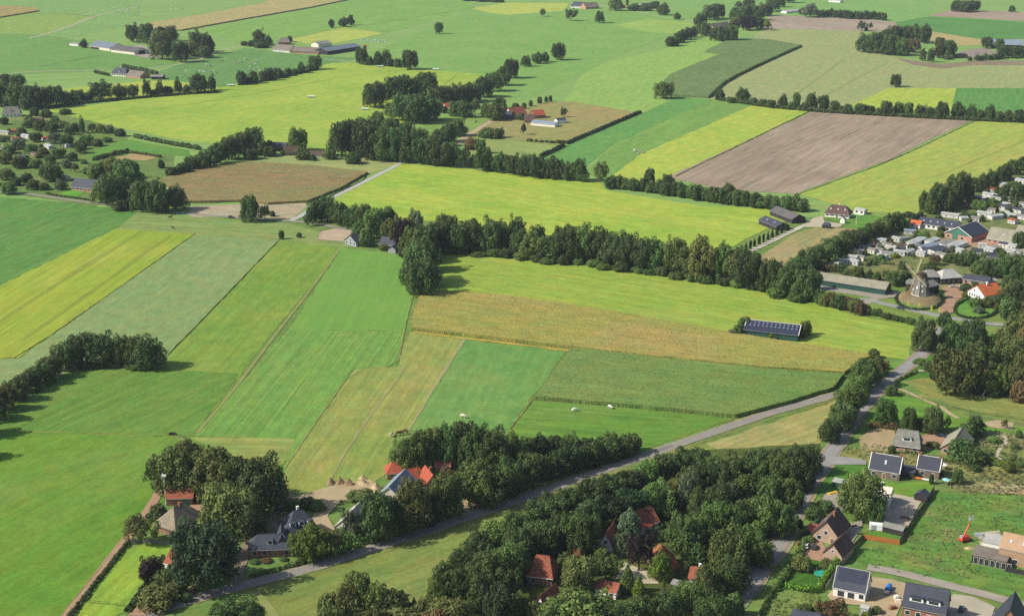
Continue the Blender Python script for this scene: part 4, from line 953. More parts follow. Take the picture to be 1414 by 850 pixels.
# ---- left
H1 = ('in the belt at the left edge', 'trees of the belt at the left edge')
many(H1, '''206 508 46 46 o d; 182 504 36 42 o o; 162 504 34 42 o d; 141 504 44 48 o d; 113 504 42 44 o d; 92 510 36 38 o d; 72 522 34 32 o o; 58 530 34 32 o d; 40 540 34 30 o d; 24 552 34 34 o d; 8 566 34 36 o o; -8 580 36 38 o d; -30 602 44 50 o d; -44 634 44 48 o d; 78 512 18 24 g r''')
row(("at the left belt's foot", 'bushes at the foot of the left belt'), [(105, 508), (160, 507), (205, 510)], 9, 16, 8, 'b', 'mmd', 3, 1.2)
H2 = ("between the hamlet and little farm", 'trees of the row from the hamlet up to the farm')
many(H2, '''252 240 22 16 b d; 262 236 20 20 o d; 276 234 24 24 o d; 290 230 26 28 o d; 304 226 26 30 o d; 320 220 28 32 o d; 336 214 28 32 o d; 350 208 28 32 o d; 362 214 20 20 b m; 372 208 12 14 b m; 223 232 10 12 b d; 238 244 18 14 b d; 347 220 22 16 o d''')
H3 = ('in the big oaks beside the country road', 'oaks beside the country road')
many(H3, '157 286 44 46 o d; 142 280 30 32 o m; 176 258 48 38 o d; 160 248 40 32 o o; 132 250 22 24 b m; 196 292 30 42 o m; 217 293 38 46 o d; 243 290 30 34 o d; 182 288 24 26 b k; 168 290 26 16 b d; 205 274 24 24 o d')
many(('beside the parked car on the country road', 'trees by the parked car'), '346 306 28 36 o d; 366 304 16 22 g m; 376 299 8 8 b d')
many(('in the pasture corner left of the sand paddock', 'bushes by the sand paddock'), '389 330 8 12 b d; 413 328 7 7 b m')
H4 = ('round the little brown-roofed farm', 'trees round the little brown-roofed farm')
many(H4, '412 208 30 32 o m; 418 220 22 16 b m; 372 216 18 14 b m; 392 214 10 8 b d; 456 214 14 12 b m; 432 222 9 9 b d; 442 215 8 8 b d; 386 208 10 6 b d')
H5 = ('in the far left hamlet', 'trees and bushes of the far left hamlet')
many(H5, '''114 184 9 32 p m; 104 182 18 16 o d; 96 186 18 18 o m; 128 182 20 16 g o; 140 184 20 18 g o; 152 184 14 16 o g; 166 188 18 14 b d; 86 180 20 18 g o; 72 182 22 20 o m; 56 180 22 20 o m; 40 176 22 18 o m; 30 186 16 14 o d; 76 198 22 22 o g; 92 202 24 22 o d; 50 196 20 18 o m; 110 206 22 16 o d; 120 200 24 20 o m; 134 202 18 14 b o; 26 206 24 22 o g; 12 212 24 18 o m; 44 212 22 18 o m; 60 216 20 18 o o; 82 218 22 18 o m; 100 222 18 16 o d; 112 212 16 20 o m; 70 226 18 16 o o; 8 226 26 24 o o; 28 232 26 24 o o; 50 232 20 16 o d; 92 232 18 16 o g; 104 238 15 18 g o; 72 250 34 36 o d; 60 262 20 14 b o; 14 268 24 22 o m; 36 252 20 18 o d; 10 248 26 22 o o; 84 262 20 20 o g; 46 262 20 20 o m; 22 256 18 16 b d; 120 240 16 12 b m; 64 240 18 16 o m; -14 220 34 30 o m; -16 190 30 26 o d; -20 256 34 28 o g; 2 196 14 10 b g; 148 196 16 10 b m; 90 158 20 12 b d; 64 162 20 16 o m; 48 160 14 16 b d; 34 152 12 14 b g; 76 168 14 8 b m; 6 172 14 14 b d; 116 226 12 8 b m''')
for o_, k_, c_, cl_, x_, y_ in TREES:
    if cl_ is H5:
        for ch in ([o_] if k_ == 'b' else o_.children):
            ch.scale = [v * q for v, q in zip(ch.scale, (.86, .86, .74))]
def poplars():
    path = [(1008, 358), (1030, 347), (1062, 331), (1088, 318)]
    row(("in the cypress row by the drive", 'little cypresses by the gravel drive'), path, 13, 4.2, 12, 'p', 'k', .3, .3, .08)
poplars()
# ---- hedges
hedge('low clipped hedge along the brick driveway', [(84, 868), (118, 824), (150, 784), (178, 748)], 1.1, 1.5, 'd')
hedge('dark hedge with brown path edge behind the corner cottage lawn', [(174, 846), (192, 822), (214, 786), (226, 770)], 1.3, 1.7, 'k')
hedge('long dark hedge in front of the slate-roofed farmhouse', [(346, 798), (396, 784), (440, 772), (484, 760), (500, 753)], 1.4, 1.6, 'd')
hedge('bright clipped garden hedge beside the glass-fronted house', [(1088, 812), (1126, 820), (1134, 808), (1156, 778)], 2.0, 2.6, 'l')
hedge('dark clipped hedge along the grey road by the lower garden', [(1070, 816), (1090, 786), (1106, 764), (1112, 748)], 2.4, 2.2, 'm')
hedge('dark hedge under the dark evergreen shrubs beside the road', [(1040, 870), (1056, 838), (1066, 820)], 1.6, 1.6, 'd')
hedge('brown-leaved hedge left of the grey-roofed farmhouse', [(1203, 590), (1220, 591), (1236, 593)], 3.4, 2.6, 'r')
hedge('low brownish hedge below the grey-roofed farmhouse', [(1250, 625), (1290, 634), (1330, 642)], 1.6, 1.5, 'o')
hedge('long hedge from the hamlet towards the yellow field', [(186, 190), (230, 199), (276, 207)], 4.2, 3.4, 'd', 4, .5)
hedge('short dark hedge beside the tan garden plot', [(130, 222), (150, 216), (176, 211)], 4.0, 3.4, 'd', 4, .5)
hedge('pale hedge of young plants behind the tan plot', [(182, 212), (206, 215), (222, 218)], 2.4, 2.2, 'o', 4, .5)
hedge('dark hedge along the green strip, lower part', [(747, 217), (768, 208), (778, 202)], 3.0, 3.0, 'k', 4, .5)
hedge('dark hedge along the green strip, upper part', [(783, 199), (830, 179), (884, 156)], 3.0, 2.6, 'k', 4, .5)
hedge('curved dark hedge round the foot of the mill mound', [(1240, 408), (1236, 416), (1246, 425), (1262, 429), (1282, 428), (1296, 424), (1302, 416), (1298, 406)], 1.6, 1.5, 'k')
hedge('clipped hedge ring round the front lawn of the orange-roofed house', [(1338, 413), (1322, 420), (1316, 430), (1326, 438), (1346, 441), (1366, 438), (1378, 430)], 1.3, 1.4, 'k')
hedge('tall dark hedge running up behind the campsite roof', [(1247, 316), (1258, 308), (1272, 298)], 3.0, 3.6, 'k', 5, .4)
hedge('tall dark hedge between two rows of mobile homes', [(1196, 368), (1222, 352), (1250, 338), (1270, 326)], 2.2, 2.4, 'd', 5, .35)
hedge('green hedge beside the campsite lawn', [(1200, 362), (1216, 364), (1232, 366)], 3.0, 2.4, 'm', 5, .35)
hedge('trimmed conifer hedge between the red-roofed wood houses', [(896, 739), (908, 735), (919, 729)], 2.2, 2.4, 'd')
hedge('second trimmed hedge between the red-roofed wood houses', [(902, 748), (914, 742), (922, 738)], 2.4, 2.0, 'm')
hedge('dark hedge beside the drive of the lower red roof', [(938, 800), (950, 784), (962, 770)], 1.6, 2.0, 'k')
hedge('dark hedge at the junction verge', [(1284, 484), (1292, 474), (1298, 466)], 2.4, 2.0, 'k')
hedge('low hedge on the right verge of the junction', [(1236, 528), (1252, 520), (1266, 514)], 1.6, 1.3, 'm')
hedge('thin dark hedge under the hedgerow trees by the yellow field', [(330, 118), (380, 110), (440, 96)], 3.0, 2.4, 'k', 4, .5)
hedge('dark hedge under the trees behind the small yellow meadow', [(60, 150), (140, 141), (230, 133), (300, 128)], 3.0, 2.6, 'k', 3, .6)
hedge('dark foot hedge of the tree line above the ploughed field', [(990, 138), (1060, 149), (1140, 156), (1230, 161), (1300, 165), (1414, 170), (1500, 172)], 4.0, 3.4, 'd', 3, .6)
hedge('dark edge hedge beside the curving maize', [(980, 135), (986, 129), (1003, 113), (1054, 88), (1106, 65)], 2.6, 2.6, 'd', 3, .6)
hedge('small dark hedge of young conifers left of the far white farmhouse', [(131, 101), (140, 103), (150, 105)], 3.0, 3.5, 'd', 4, .5)
hedge('dark hedge behind the far white farmhouse', [(170, 94), (186, 97), (206, 101), (216, 104)], 5, 4.5, 'd', 4, .5)
hedge('low hedge in front of the brick bungalow', [(64, 268), (84, 272), (104, 274), (128, 278)], 1.6, 1.3, 'd', 5, .4)

def weeds(label, poly, n, col, seed, leaf=.2, h=.5):
    rnd = np.random.default_rng(seed)
    P_ = [G(*p) for p in poly]
    o = P_[0]
    xs = [p.x for p in P_]; ys = [p.y for p in P_]
    cl = []
    while len(cl) < n:
        x, y = rnd.uniform(min(xs), max(xs)), rnd.uniform(min(ys), max(ys))
        ins, j = False, len(P_) - 1
        for i in range(len(P_)):
            if (P_[i].y > y) != (P_[j].y > y) and x < (P_[j].x - P_[i].x) * (y - P_[i].y) / (P_[j].y - P_[i].y) + P_[i].x:
                ins = not ins
            j = i
        if not ins: continue
        for _ in range(rnd.integers(1, 6)):
            cl.append((x - o.x + rnd.normal() * 1.6, y - o.y + rnd.normal() * 1.1, rnd.uniform(.05, h), rnd.uniform(.2, .7)))
    me = leaf_cloud('weeds', cl, n * 11, leaf, seed, lambda q: q[:, 2] > -.1, .25, .55)
    w_ = link('weeds', me)
    w_.location = (o.x, o.y, .14)
    w_.color = (*col, 1)
    return tag(w_, label, 'weeds', None, 'stuff')
weeds('tall rough weeds all over the lower right building meadow', [(1250, 748), (1290, 682), (1414, 688), (1440, 800), (1306, 800), (1210, 786), (1172, 766)], 700, (.17, .27, .085), 71, .17, .2)
weeds('brown dry weeds in the lower right building meadow', [(1255, 740), (1290, 690), (1340, 700), (1330, 780), (1290, 790), (1240, 770)], 170, (.28, .24, .12), 72, .17, .2)
weeds('green and dry weeds in the plot right of the pale barn', [(1345, 594), (1414, 600), (1414, 664), (1330, 664), (1322, 646), (1350, 632)], 700, (.20, .24, .10), 73, .2, .6)
weeds('weeds round the dug sandy ground behind the brick houses', [(1304, 662), (1414, 664), (1414, 688), (1312, 678)], 300, (.24, .24, .11), 74, .2, .5)
weeds('weeds in the gardens along the grey road', [(1160, 622), (1200, 614), (1330, 640), (1330, 652), (1200, 636)], 350, (.21, .23, .10), 75, .2, .5)
weeds('rough growth in the garden below the clipped hedge', [(1060, 846), (1072, 824), (1130, 822), (1150, 850), (1150, 880), (1056, 880)], 350, (.19, .25, .09), 76, .2, .6)
# ------------------------------------------------------------------ buildings
M = {}
M['brick'] = mat('brick', P(176, 122, 98), 0.9, .18, 2.5)
M['brown_brick'] = mat('brown_brick', P(150, 128, 112), 0.9, .16, 2.5)
M['pink_brick'] = mat('pink_brick', P(210, 160, 138), 0.9, .14, 2.5)
M['tan_brick'] = mat('tan_brick', P(206, 168, 134), 0.9, .1, 2.5)
M['pale_brick'] = mat('pale_brick', P(214, 182, 158), 0.9, .12, 2.5)
M['hut_white'] = mat('hut_white', (.50, .49, .46), 0.7, .1, 1.5)
M['hut_roof'] = mat('hut_roof', (.34, .36, .34), 0.7, .2, 1.0)
M['render'] = mat('white_render', (.72, .70, .65), 0.85, .08, 1.5)
M['cream'] = mat('cream_render', (.62, .56, .46), 0.85, .1, 1.5)
M['slate'] = mat('slate_tiles', P(78, 82, 94), 0.7, .18, 2.0, .3, 0, ('Z', 6.0, .12))
M['anthracite'] = mat('anthracite_tiles', P(66, 70, 84), 0.6, .14, 2.0, .35, 0, ('Z', 6.0, .12))
M['red'] = mat('red_tiles', P(192, 98, 72), 0.85, .2, 2.0, .2, 0, ('Z', 6.0, .12))
M['old_red'] = mat('old_red_tiles', P(174, 104, 80), 0.9, .28, 1.2, .15, 0, ('Z', 6.0, .12))
M['orange'] = mat('orange_tiles', P(222, 122, 74), 0.85, .16, 2.0, .2, 0, ('Z', 6.0, .12))
M['brown'] = mat('brown_tiles', P(116, 92, 84), 0.9, .22, 1.5, .15, 0, ('Z', 6.0, .12))
M['thatch'] = mat('thatch', P(168, 154, 132), 1.0, .2, 1.2, .05)
M['dark_thatch'] = mat('dark_thatch', P(112, 98, 82), 1.0, .22, 1.2, .05)
M['grey_thatch'] = mat('grey_thatch', P(150, 148, 136), 1.0, .22, 1.4, .05)
M['sheet'] = mat('grey_sheet', P(158, 154, 146), 0.75, .14, .7, .25, 0, ('X', 3.0, .08))
M['dark_sheet'] = mat('dark_sheet', P(112, 106, 106), .7, .14, .7, .25, 0, ('X', 3.0, .08))
M['slate_sheet'] = mat('slate_sheet', P(132, 142, 156), .65, .12, .7, .3, 0, ('X', 3.0, .08))
M['blue_sheet'] = mat('blue_grey_sheet', P(150, 164, 178), 0.6, .1, .7, .3, 0, ('X', 3.0, .08))
M['pale_sheet'] = mat('pale_sheet', P(202, 200, 190), 0.7, .12, .7, .25, 0, ('X', 3.0, .08))
M['moss_sheet'] = mat('mossy_sheet', P(170, 164, 142), 0.85, .16, 1.0, .15, 0, ('X', 3.0, .06))
M['brown_sheet'] = mat('brown_sheet', P(146, 134, 122), 0.85, .16, 1.0, .15, 0, ('X', 3.0, .06))
M['green_wall'] = mat('green_cladding', P(56, 96, 84), 0.7, .1, 1.0, .25, 0, ('X', 4.0, .08))
M['dark_wood'] = mat('dark_boards', P(70, 66, 66), 0.85, .2, 1.2)
M['wood'] = mat('brown_boards', P(150, 110, 78), 0.85, .2, 1.2)
M['white'] = mat('white_paint', (.78, .77, .74), 0.5, .06, 2.0, .3)
M['grey'] = mat('grey_paint', (.30, .31, .32), 0.6, .1, 1.5)
M['green_door'] = mat('green_paint', (.06, .16, .11), 0.6, .12, 2)
M['solar'] = mat('solar_panel', (.022, .026, .045), 0.25, .15, 2, .6, 0, ('X', 5.0, .2))
def glass():
    b = NB('window_glass')
    return b.out((.03, .038, .045), 0.12, 0.6)
M['glass'] = glass()
M['navy'] = mat('navy_panels', P(56, 61, 80), .45, .12, 1.5, .5, 0, ('X', 2.0, .12))
M['dim_skylight'] = mat('dim_skylight', (.16, .18, .26), .3, .1, 2, .5)
M['skylight'] = mat('skylight', (.42, .47, .52), 0.25, .1, 2, .5)
BUILD = []

def house(name, label, cat, A, B, depth, eave, ridge, mode='along', wall='brick', roof='red', hip=0.0, over=0.45, wins='auto', door=True, chimney=1, sky=0, dormers=0, barge=None, group=None, bigdoor=None, solar=False, dhw=1.0, base_z=GZ, rt=0.22, gable=None):
    """front base edge A-B where the photo shows it; canonical frame: u along the ridge, v across it"""
    a, b = G(*A), G(*B)
    d = b - a
    Lf = d.length
    rz = math.atan2(d.y, d.x)
    root = empty(name, (a.x, a.y, base_z), rz, label, cat, group)
    BUILD.append((a + d * .5, max(Lf, depth) * .6))
    along = mode == 'along'
    LU, LV = (Lf, depth) if along else (depth, Lf)
    def pt(u, v, z):
        return (u, v, z) if along else (v, u, z)
    W, Rm = M[wall], M[roof]
    # walls
    mb = MB()
    zt = ridge - 0.12
    if hip > 0 or ridge <= eave + 0.3:
        mb.prism([pt(0, 0, -.3), pt(LU, 0, -.3), pt(LU, LV, -.3), pt(0, LV, -.3)], [pt(0, 0, eave), pt(LU, 0, eave), pt(LU, LV, eave), pt(0, LV, eave)])
    else:
        e = eave + 0.02
        mb.prism([pt(0, 0, -.3), pt(0, LV, -.3), pt(0, LV, e), pt(0, LV / 2, zt), pt(0, 0, e)], [pt(LU, 0, -.3), pt(LU, LV, -.3), pt(LU, LV, e), pt(LU, LV / 2, zt), pt(LU, 0, e)])
    wo = mb.build('wall', W, root)
    if gable:
        gm = MB()
        for u, s in ((0, -1), (LU, 1)):
            gm.prism([pt(u + s * .02, .05, eave), pt(u + s * .02, LV - .05, eave), pt(u + s * .02, LV / 2, zt - .05)], [pt(u + s * .06, .05, eave), pt(u + s * .06, LV - .05, eave), pt(u + s * .06, LV / 2, zt - .05)])
        gm.build('gable_boards', M[gable], root)
    # roof
    if ridge <= eave + 0.3:
        rm = MB()
        q = [(-over, -over), (LU + over, -over), (LU + over, LV + over), (-over, LV + over)]
        rm.prism([pt(u, v, eave + .03) for u, v in q], [pt(u, v, eave + .03 + rt) for u, v in q])
    else:
        slope = (ridge - eave) / (LV / 2)
        ze = eave - over * slope + .1
        gh = over if hip <= 0 else over
        rm = MB()
        def shell(dz):
            if hip > 0:
                return [pt(-gh, -over, ze + dz), pt(LU + gh, -over, ze + dz), pt(LU - hip, LV / 2, ridge + .1 + dz), pt(hip, LV / 2, ridge + .1 + dz), pt(LU + gh, LV + over, ze + dz), pt(-gh, LV + over, ze + dz)]
            return [pt(-gh, -over, ze + dz), pt(LU + gh, -over, ze + dz), pt(LU + gh, LV / 2, ridge + .1 + dz), pt(-gh, LV / 2, ridge + .1 + dz), pt(LU + gh, LV + over, ze + dz), pt(-gh, LV + over, ze + dz)]
        lo, hi = shell(0), shell(rt)
        fs = [(0, 1, 2, 3), (3, 2, 4, 5)] + ([(1, 4, 2), (5, 0, 3)] if hip > 0 else [])
        rm.add(lo + hi, [tuple(reversed(f)) for f in fs] + [tuple(i + 6 for i in f) for f in fs])
        edge = [0, 1, 4, 5] if hip > 0 else [0, 1, 2, 4, 5, 3]
        for i in range(len(edge)):
            p, q = edge[i], edge[(i + 1) % len(edge)]
            rm.f.append((p, q, q + 6, p + 6))
    ro = rm.build('roof', Rm, root)
    sl = (ridge - eave) / (LV / 2) if ridge > eave + .3 else 0.0
    zr = lambda v: (ridge + .1 + rt - abs(v - LV / 2) * sl) if sl else eave + rt
    if sl:      # ridge cap
        m2 = MB()
        m2.tube(pt(hip - over * (hip <= 0), LV / 2, ridge + .1 + rt), pt(LU - hip + over * (hip <= 0), LV / 2, ridge + .1 + rt), .12, .12, 6)
        m2.build('ridge_cap', Rm if barge is None else M[barge], ro)
    if barge and sl and hip <= 0:
        for u in (-over, LU + over):
            m2 = MB()
            for v0, v1 in ((-over, LV / 2), (LV / 2, LV + over)):
                m2.prism([pt(u - .14, v0, zr(v0) - .32), pt(u + .14, v0, zr(v0) - .32), pt(u + .14, v1, zr(v1) - .32), pt(u - .14, v1, zr(v1) - .32)],
                         [pt(u - .14, v0, zr(v0) + .06), pt(u + .14, v0, zr(v0) + .06), pt(u + .14, v1, zr(v1) + .06), pt(u - .14, v1, zr(v1) + .06)])
            m2.build('barge_board', M[barge], ro)
    if sl and LU > 6 and barge != 'none':
        m2 = MB()
        zg = eave - over * sl + .1
        m2.box(0, 0, 0, 1, 1, 1) if False else None
        m2.tube(pt(-over * .8, -over - .06, zg + .02), pt(LU + over * .8, -over - .06, zg + .02), .09, .09, 6)
        m2.build('gutter', M['white'] if wall in ('render', 'brown_brick', 'pink_brick') else M['grey'], root)
    for i in range(chimney):
        u = LU * (.5 if chimney == 1 else (.06 + .88 * i / (chimney - 1)))
        v = LV / 2 + (.05 if chimney > 1 else .6)
        m2 = MB()
        x, y, _ = pt(u, v, 0)
        m2.box(x - .4, y - .4, zr(v) - .7, x + .4, y + .4, ridge + 1.35)
        m2.box(x - .48, y - .48, ridge + 1.352, x + .48, y + .48, ridge + 1.5)
        m2.build('chimney', M['brick'] if wall != 'render' else M['render'], ro)
    for i in range(sky):
        m2 = MB()
        u = LU * (i + .7) / (sky + .4)
        v0, v1 = LV * .2, LV * .2 + min(1.1, LV * .14)
        m2.prism([pt(u - .4, v0, zr(v0) + .02), pt(u + .4, v0, zr(v0) + .02), pt(u + .4, v1, zr(v1) + .02), pt(u - .4, v1, zr(v1) + .02)],
                 [pt(u - .4, v0, zr(v0) + .1), pt(u + .4, v0, zr(v0) + .1), pt(u + .4, v1, zr(v1) + .1), pt(u - .4, v1, zr(v1) + .1)])
        m2.build('skylight', M['skylight'], ro)
    if solar:
        m2 = MB()
        u0, u1, v0, v1 = LU * .06, LU * .94, LV * .17, LV * .47
        m2.prism([pt(u0, v0, zr(v0) + .03), pt(u1, v0, zr(v0) + .03), pt(u1, v1, zr(v1) + .03), pt(u0, v1, zr(v1) + .03)],
                 [pt(u0, v0, zr(v0) + .12), pt(u1, v0, zr(v0) + .12), pt(u1, v1, zr(v1) + .12), pt(u0, v1, zr(v1) + .12)])
        m2.build('solar_panels', M['solar'], ro)
    for i in range(dormers):
        u = LU * (i + .75) / (dormers + .5)
        v0, hw = LV * .12, min(dhw, LU / dormers * .32)
        z0, z1 = zr(v0) - .1, zr(v0) + 1.35
        v1 = min(LV * .48, v0 + (z1 + .1 - zr(v0)) / max(sl, .2))
        m2 = MB()
        m2.prism([pt(u - hw, v0, z0), pt(u + hw, v0, z0), pt(u + hw, v1, z0), pt(u - hw, v1, z0)], [pt(u - hw, v0, z1), pt(u + hw, v0, z1), pt(u + hw, v1, z1), pt(u - hw, v1, z1)])
        do = m2.build('dormer', M['white'], root)
        m3 = MB()
        m3.prism([pt(u - hw - .15, v0 - .2, z1 + .01), pt(u + hw + .15, v0 - .2, z1 + .01), pt(u + hw + .15, v1, z1 + .01), pt(u - hw - .15, v1, z1 + .01)], [pt(u - hw - .15, v0 - .2, z1 + .15), pt(u + hw + .15, v0 - .2, z1 + .15), pt(u + hw + .15, v1, z1 + .3), pt(u - hw - .15, v1, z1 + .3)])
        m3.build('dormer_roof', Rm, do)
        m3 = MB()
        m3.prism([pt(u - hw * .7, v0 - .04, z0 + .35), pt(u + hw * .7, v0 - .04, z0 + .35), pt(u + hw * .7, v0 - .01, z0 + .35), pt(u - hw * .7, v0 - .01, z0 + .35)], [pt(u - hw * .7, v0 - .04, z1 - .2), pt(u + hw * .7, v0 - .04, z1 - .2), pt(u + hw * .7, v0 - .01, z1 - .2), pt(u - hw * .7, v0 - .01, z1 - .2)])
        m3.build('pane', M['glass'], do)
    # openings, on local sides: front y=0, left x=0, right x=Lf
    def opening(side, s, z0, wd, ht, part, outer, inner):
        def q(x0, z0, x1, z1, d0, d1):
            m = MB()
            if side == 'front': m.box(x0, -d1, z0, x1, -d0, z1)
            elif side == 'back': m.box(x0, depth + d0, z0, x1, depth + d1, z1)
            elif side == 'left': m.box(-d1, x0, z0, -d0, x1, z1)
            else: m.box(Lf + d0, x0, z0, Lf + d1, x1, z1)
            return m
        f = q(s - wd / 2 - .12, z0 - .12, s + wd / 2 + .12, z0 + ht + .12, -.05, .05).build(part, outer, root)
        if inner is not None:
            q(s - wd / 2, z0, s + wd / 2, z0 + ht, .03, .08).build('pane', inner, f)
    if wins == 'auto':
        n = max(1, int(Lf / 3.2))
        hgt = min(1.4, eave - 1.2)
        if hgt > .5:
            for i in range(n):
                s = Lf * (i + .5) / n
                if door and i == n // 2:
                    opening('front', s, -.1, 1.1, min(2.2, eave - .4), 'door', M['white'], M['wood'])
                else:
                    opening('front', s, .9, 1.5, hgt, 'window', M['white'], M['glass'])
            n = max(1, int(depth / 4))
            for side in ('left', 'right'):
                for i in range(n):
                    opening(side, depth * (i + .5) / n, .9, 1.3, hgt, 'window', M['white'], M['glass'])
        if hip <= 0 and ridge - eave > 2.4:
            if along:
                for side in ('left', 'right'):
                    opening(side, depth / 2, eave + .3, 1.1, 1.1, 'window', M['white'], M['glass'])
            else:
                opening('front', Lf / 2, eave + .3, 1.2, 1.2, 'window', M['white'], M['glass'])
    elif isinstance(wins, list):
        for wsp in wins:
            opening(*wsp[:5], 'window', M[wsp[5]] if len(wsp) > 5 else M['white'], M['glass'])
    if bigdoor:
        side, s, wd, ht, mt = bigdoor
        opening(side, s, -.1, wd, ht, 'barn_door', M[mt], None)
    return root

H = house
# --- lower left
H('outbuilding', 'red-tiled outbuilding with green doors behind the thatched house', 'outbuilding', (230, 698), (266, 697), 8.5, 3.0, 6.0, 'along', 'brick', 'old_red', 0, .5, [], False, 1, bigdoor=('front', 7.2, 3.0, 2.2, 'green_door'))
H('thatched_house', 'old thatched house with a timbered gable beside the brick driveway', 'house', (214, 732), (243, 741), 15.0, 2.8, 8.2, 'across', 'brick', 'thatch', 5.0, .7, 'auto', True, 1, rt=.4)
H('corner_cottage', 'white cottage almost hidden under the big dark tree', 'house', (228, 786), (252, 793), 8.0, 2.6, 6.2, 'along', 'render', 'old_red', 0, .4, 'auto', True, 1)
sl = H('slate_farmhouse', 'slate-roofed farmhouse with three white dormers and a brick wing', 'farmhouse', (398, 750), (440, 742), 11.0, 3.6, 9.5, 'along', 'render', 'slate', 4.2, .5, 'auto', True, 1, 0, 3)
H('farmhouse_wing', 'long slate-roofed brick wing in front of the dormered farmhouse', 'farmhouse', (344, 770), (403, 768), 8.0, 3.2, 6.8, 'along', 'brick', 'slate', 3.2, .5, 'auto', True, 0, 0, 1)
H('link_building', 'steep slate-roofed link between the brick wing and dormered house', 'farmhouse', (381, 766), (397, 765), 11.0, 3.3, 6.6, 'across', 'brick', 'slate', 0, .3, [], False, 0)
H('grey_barn', 'barn with pale mossy sheet roof behind the willow', 'barn', (462, 738), (492, 742), 17.0, 3.0, 6.8, 'across', 'cream', 'pale_sheet', 0, .3, [], False, 0, bigdoor=('front', 4.4, 3.2, 2.6, 'dark_wood'))
H('blue_roofed_barn', 'barn with blue-grey sheet roof beside the stone heaps', 'barn', (522, 694), (553, 698), 18.0, 3.0, 7.0, 'across', 'cream', 'blue_sheet', 0, .3, [], False, 0, barge='pale_sheet')
H('red_roofed_house', 'bright red hipped house behind the blue-grey barn', 'house', (535, 662), (560, 660), 7.0, 2.6, 5.6, 'along', 'brick', 'red', 2.5, .5, 'auto', True, 0)
H('white_gabled_house', 'white-gabled red-roofed house in the middle of the farm group', 'house', (562, 671), (583, 667), 6.5, 2.6, 5.4, 'along', 'render', 'red', 0, .3, 'auto', True, 0)
H('orange_gabled_house', 'red-roofed house with an orange brick gable by the wood', 'house', (588, 678), (608, 675), 10.0, 2.6, 6.2, 'across', 'tan_brick', 'red', 0, .4, 'auto', True, 1)
H('dark_red_shed', 'dark red roofed shed half hidden behind the orange gable', 'shed', (600, 652), (622, 652), 6.0, 2.4, 4.6, 'along', 'brick', 'old_red', 0, .3, [], False, 0)
H('forest_hut', 'tiny reddish hut with white roof deep in the small wood', 'hut', (574, 632), (583, 632), 4.0, 2.2, 3.2, 'along', 'brick', 'pale_sheet', 0, .3, [], False, 0)
# --- houses in the large wood
WG = 'red-roofed houses in the large wood'
H('wood_house', 'tall red-roofed house under very dark trees', 'house', (827, 760), (845, 763), 9.5, 2.8, 7.0, 'across', 'render', 'old_red', 0, .5, 'auto', True, 0, group=WG)
H('wood_house', 'red-roofed white house with trimmed hedges in front', 'house', (884, 737), (909, 729), 9.5, 2.8, 7.0, 'along', 'render', 'old_red', 0, .5, 'auto', True, 0, group=WG)
H('wood_annex', 'low red-roofed annex in front of the hedged house', 'annex', (887, 738), (899, 734), 4.0, 2.2, 3.6, 'along', 'render', 'red', 0, .3, [], False, 0)
H('wood_house', 'red-roofed house behind the bright lime green tree', 'house', (902, 792), (936, 790), 9.0, 2.6, 6.4, 'across', 'brick', 'old_red', 0, .5, 'auto', True, 1, group=WG)
H('wood_house', 'low red double roof beside the dark hedge and road trees', 'house', (951, 808), (974, 811), 9.0, 2.6, 4.6, 'along', 'render', 'old_red', 0, .4, 'auto', True, 1, group=WG)
H('garden_shed', 'small grey shed beside the low red double roof', 'shed', (926, 814), (940, 818), 4.0, 2.0, 2.8, 'along', 'dark_wood', 'sheet', 0, .2, [], False, 0)
H('wood_house', 'old brick house with red-brown roof at the left of the wood clearing', 'house', (728, 806), (762, 810), 10.0, 3.4, 8.6, 'along', 'brown_brick', 'old_red', 2.0, .5, 'auto', True, 0, group=WG)
H('wood_house', 'white-gabled red-roofed house peeping out at the bottom of the wood', 'house', (739, 846), (752, 850), 10.0, 3.0, 6.6, 'across', 'render', 'old_red', 0, .4, 'auto', True, 0, group=WG)
H('wood_house', 'long low orange roof behind the widest bottom tree', 'house', (822, 822), (850, 828), 6.0, 2.4, 4.4, 'along', 'render', 'old_red', 0, .4, 'auto', True, 0, group=WG)
H('wood_house', 'red roof tip showing above an olive tree in the wood', 'house', (784, 776), (801, 778), 8.0, 3.0, 7.0, 'along', 'brick', 'red', 2.5, .4, 'auto', True, 0, group=WG)
H('wood_house', 'dark brick house hidden in the trees near the grey road', 'house', (950, 762), (964, 764), 7.0, 2.6, 5.2, 'along', 'brown_brick', 'dark_thatch', 0, .4, 'auto', True, 0, group=WG)
# --- right side, new houses
H('farmhouse', 'grey thatch-roofed pink brick farmhouse with one wide dormer', 'farmhouse', (1232, 621), (1269, 626), 9.5, 2.6, 7.6, 'along', 'pink_brick', 'grey_thatch', 1.2, .5, 'auto', True, 0, 0, 1, rt=.35, dhw=1.9)
H('gambrel_barn', 'large barn with pale brown roof and pink brick gable', 'barn', (1299, 626), (1333, 632), 16.0, 2.6, 6.8, 'across', 'pink_brick', 'moss_sheet', 0, .4, 'auto', False, 0)
H('new_brick_house', 'new brick house with dark roof, one rooflight and white gable edges', 'house', (1199, 657), (1241, 664), 9.0, 3.0, 8.2, 'along', 'brown_brick', 'anthracite', 0, .15, 'auto', True, 2, 1, barge='render')
H('new_brick_house', 'smaller new brick house with dark roof and orange barrier in front', 'house', (1265, 657), (1296, 662), 8.0, 3.2, 7.4, 'along', 'brown_brick', 'anthracite', 0, .15, 'auto', True, 2, 0, barge='render')
H('flat_annex', 'dark flat annex between the two new brick houses', 'annex', (1243, 659), (1262, 662), 7.0, 2.6, 2.7, 'along', 'dark_wood', 'slate', 0, .2, [], False, 0)
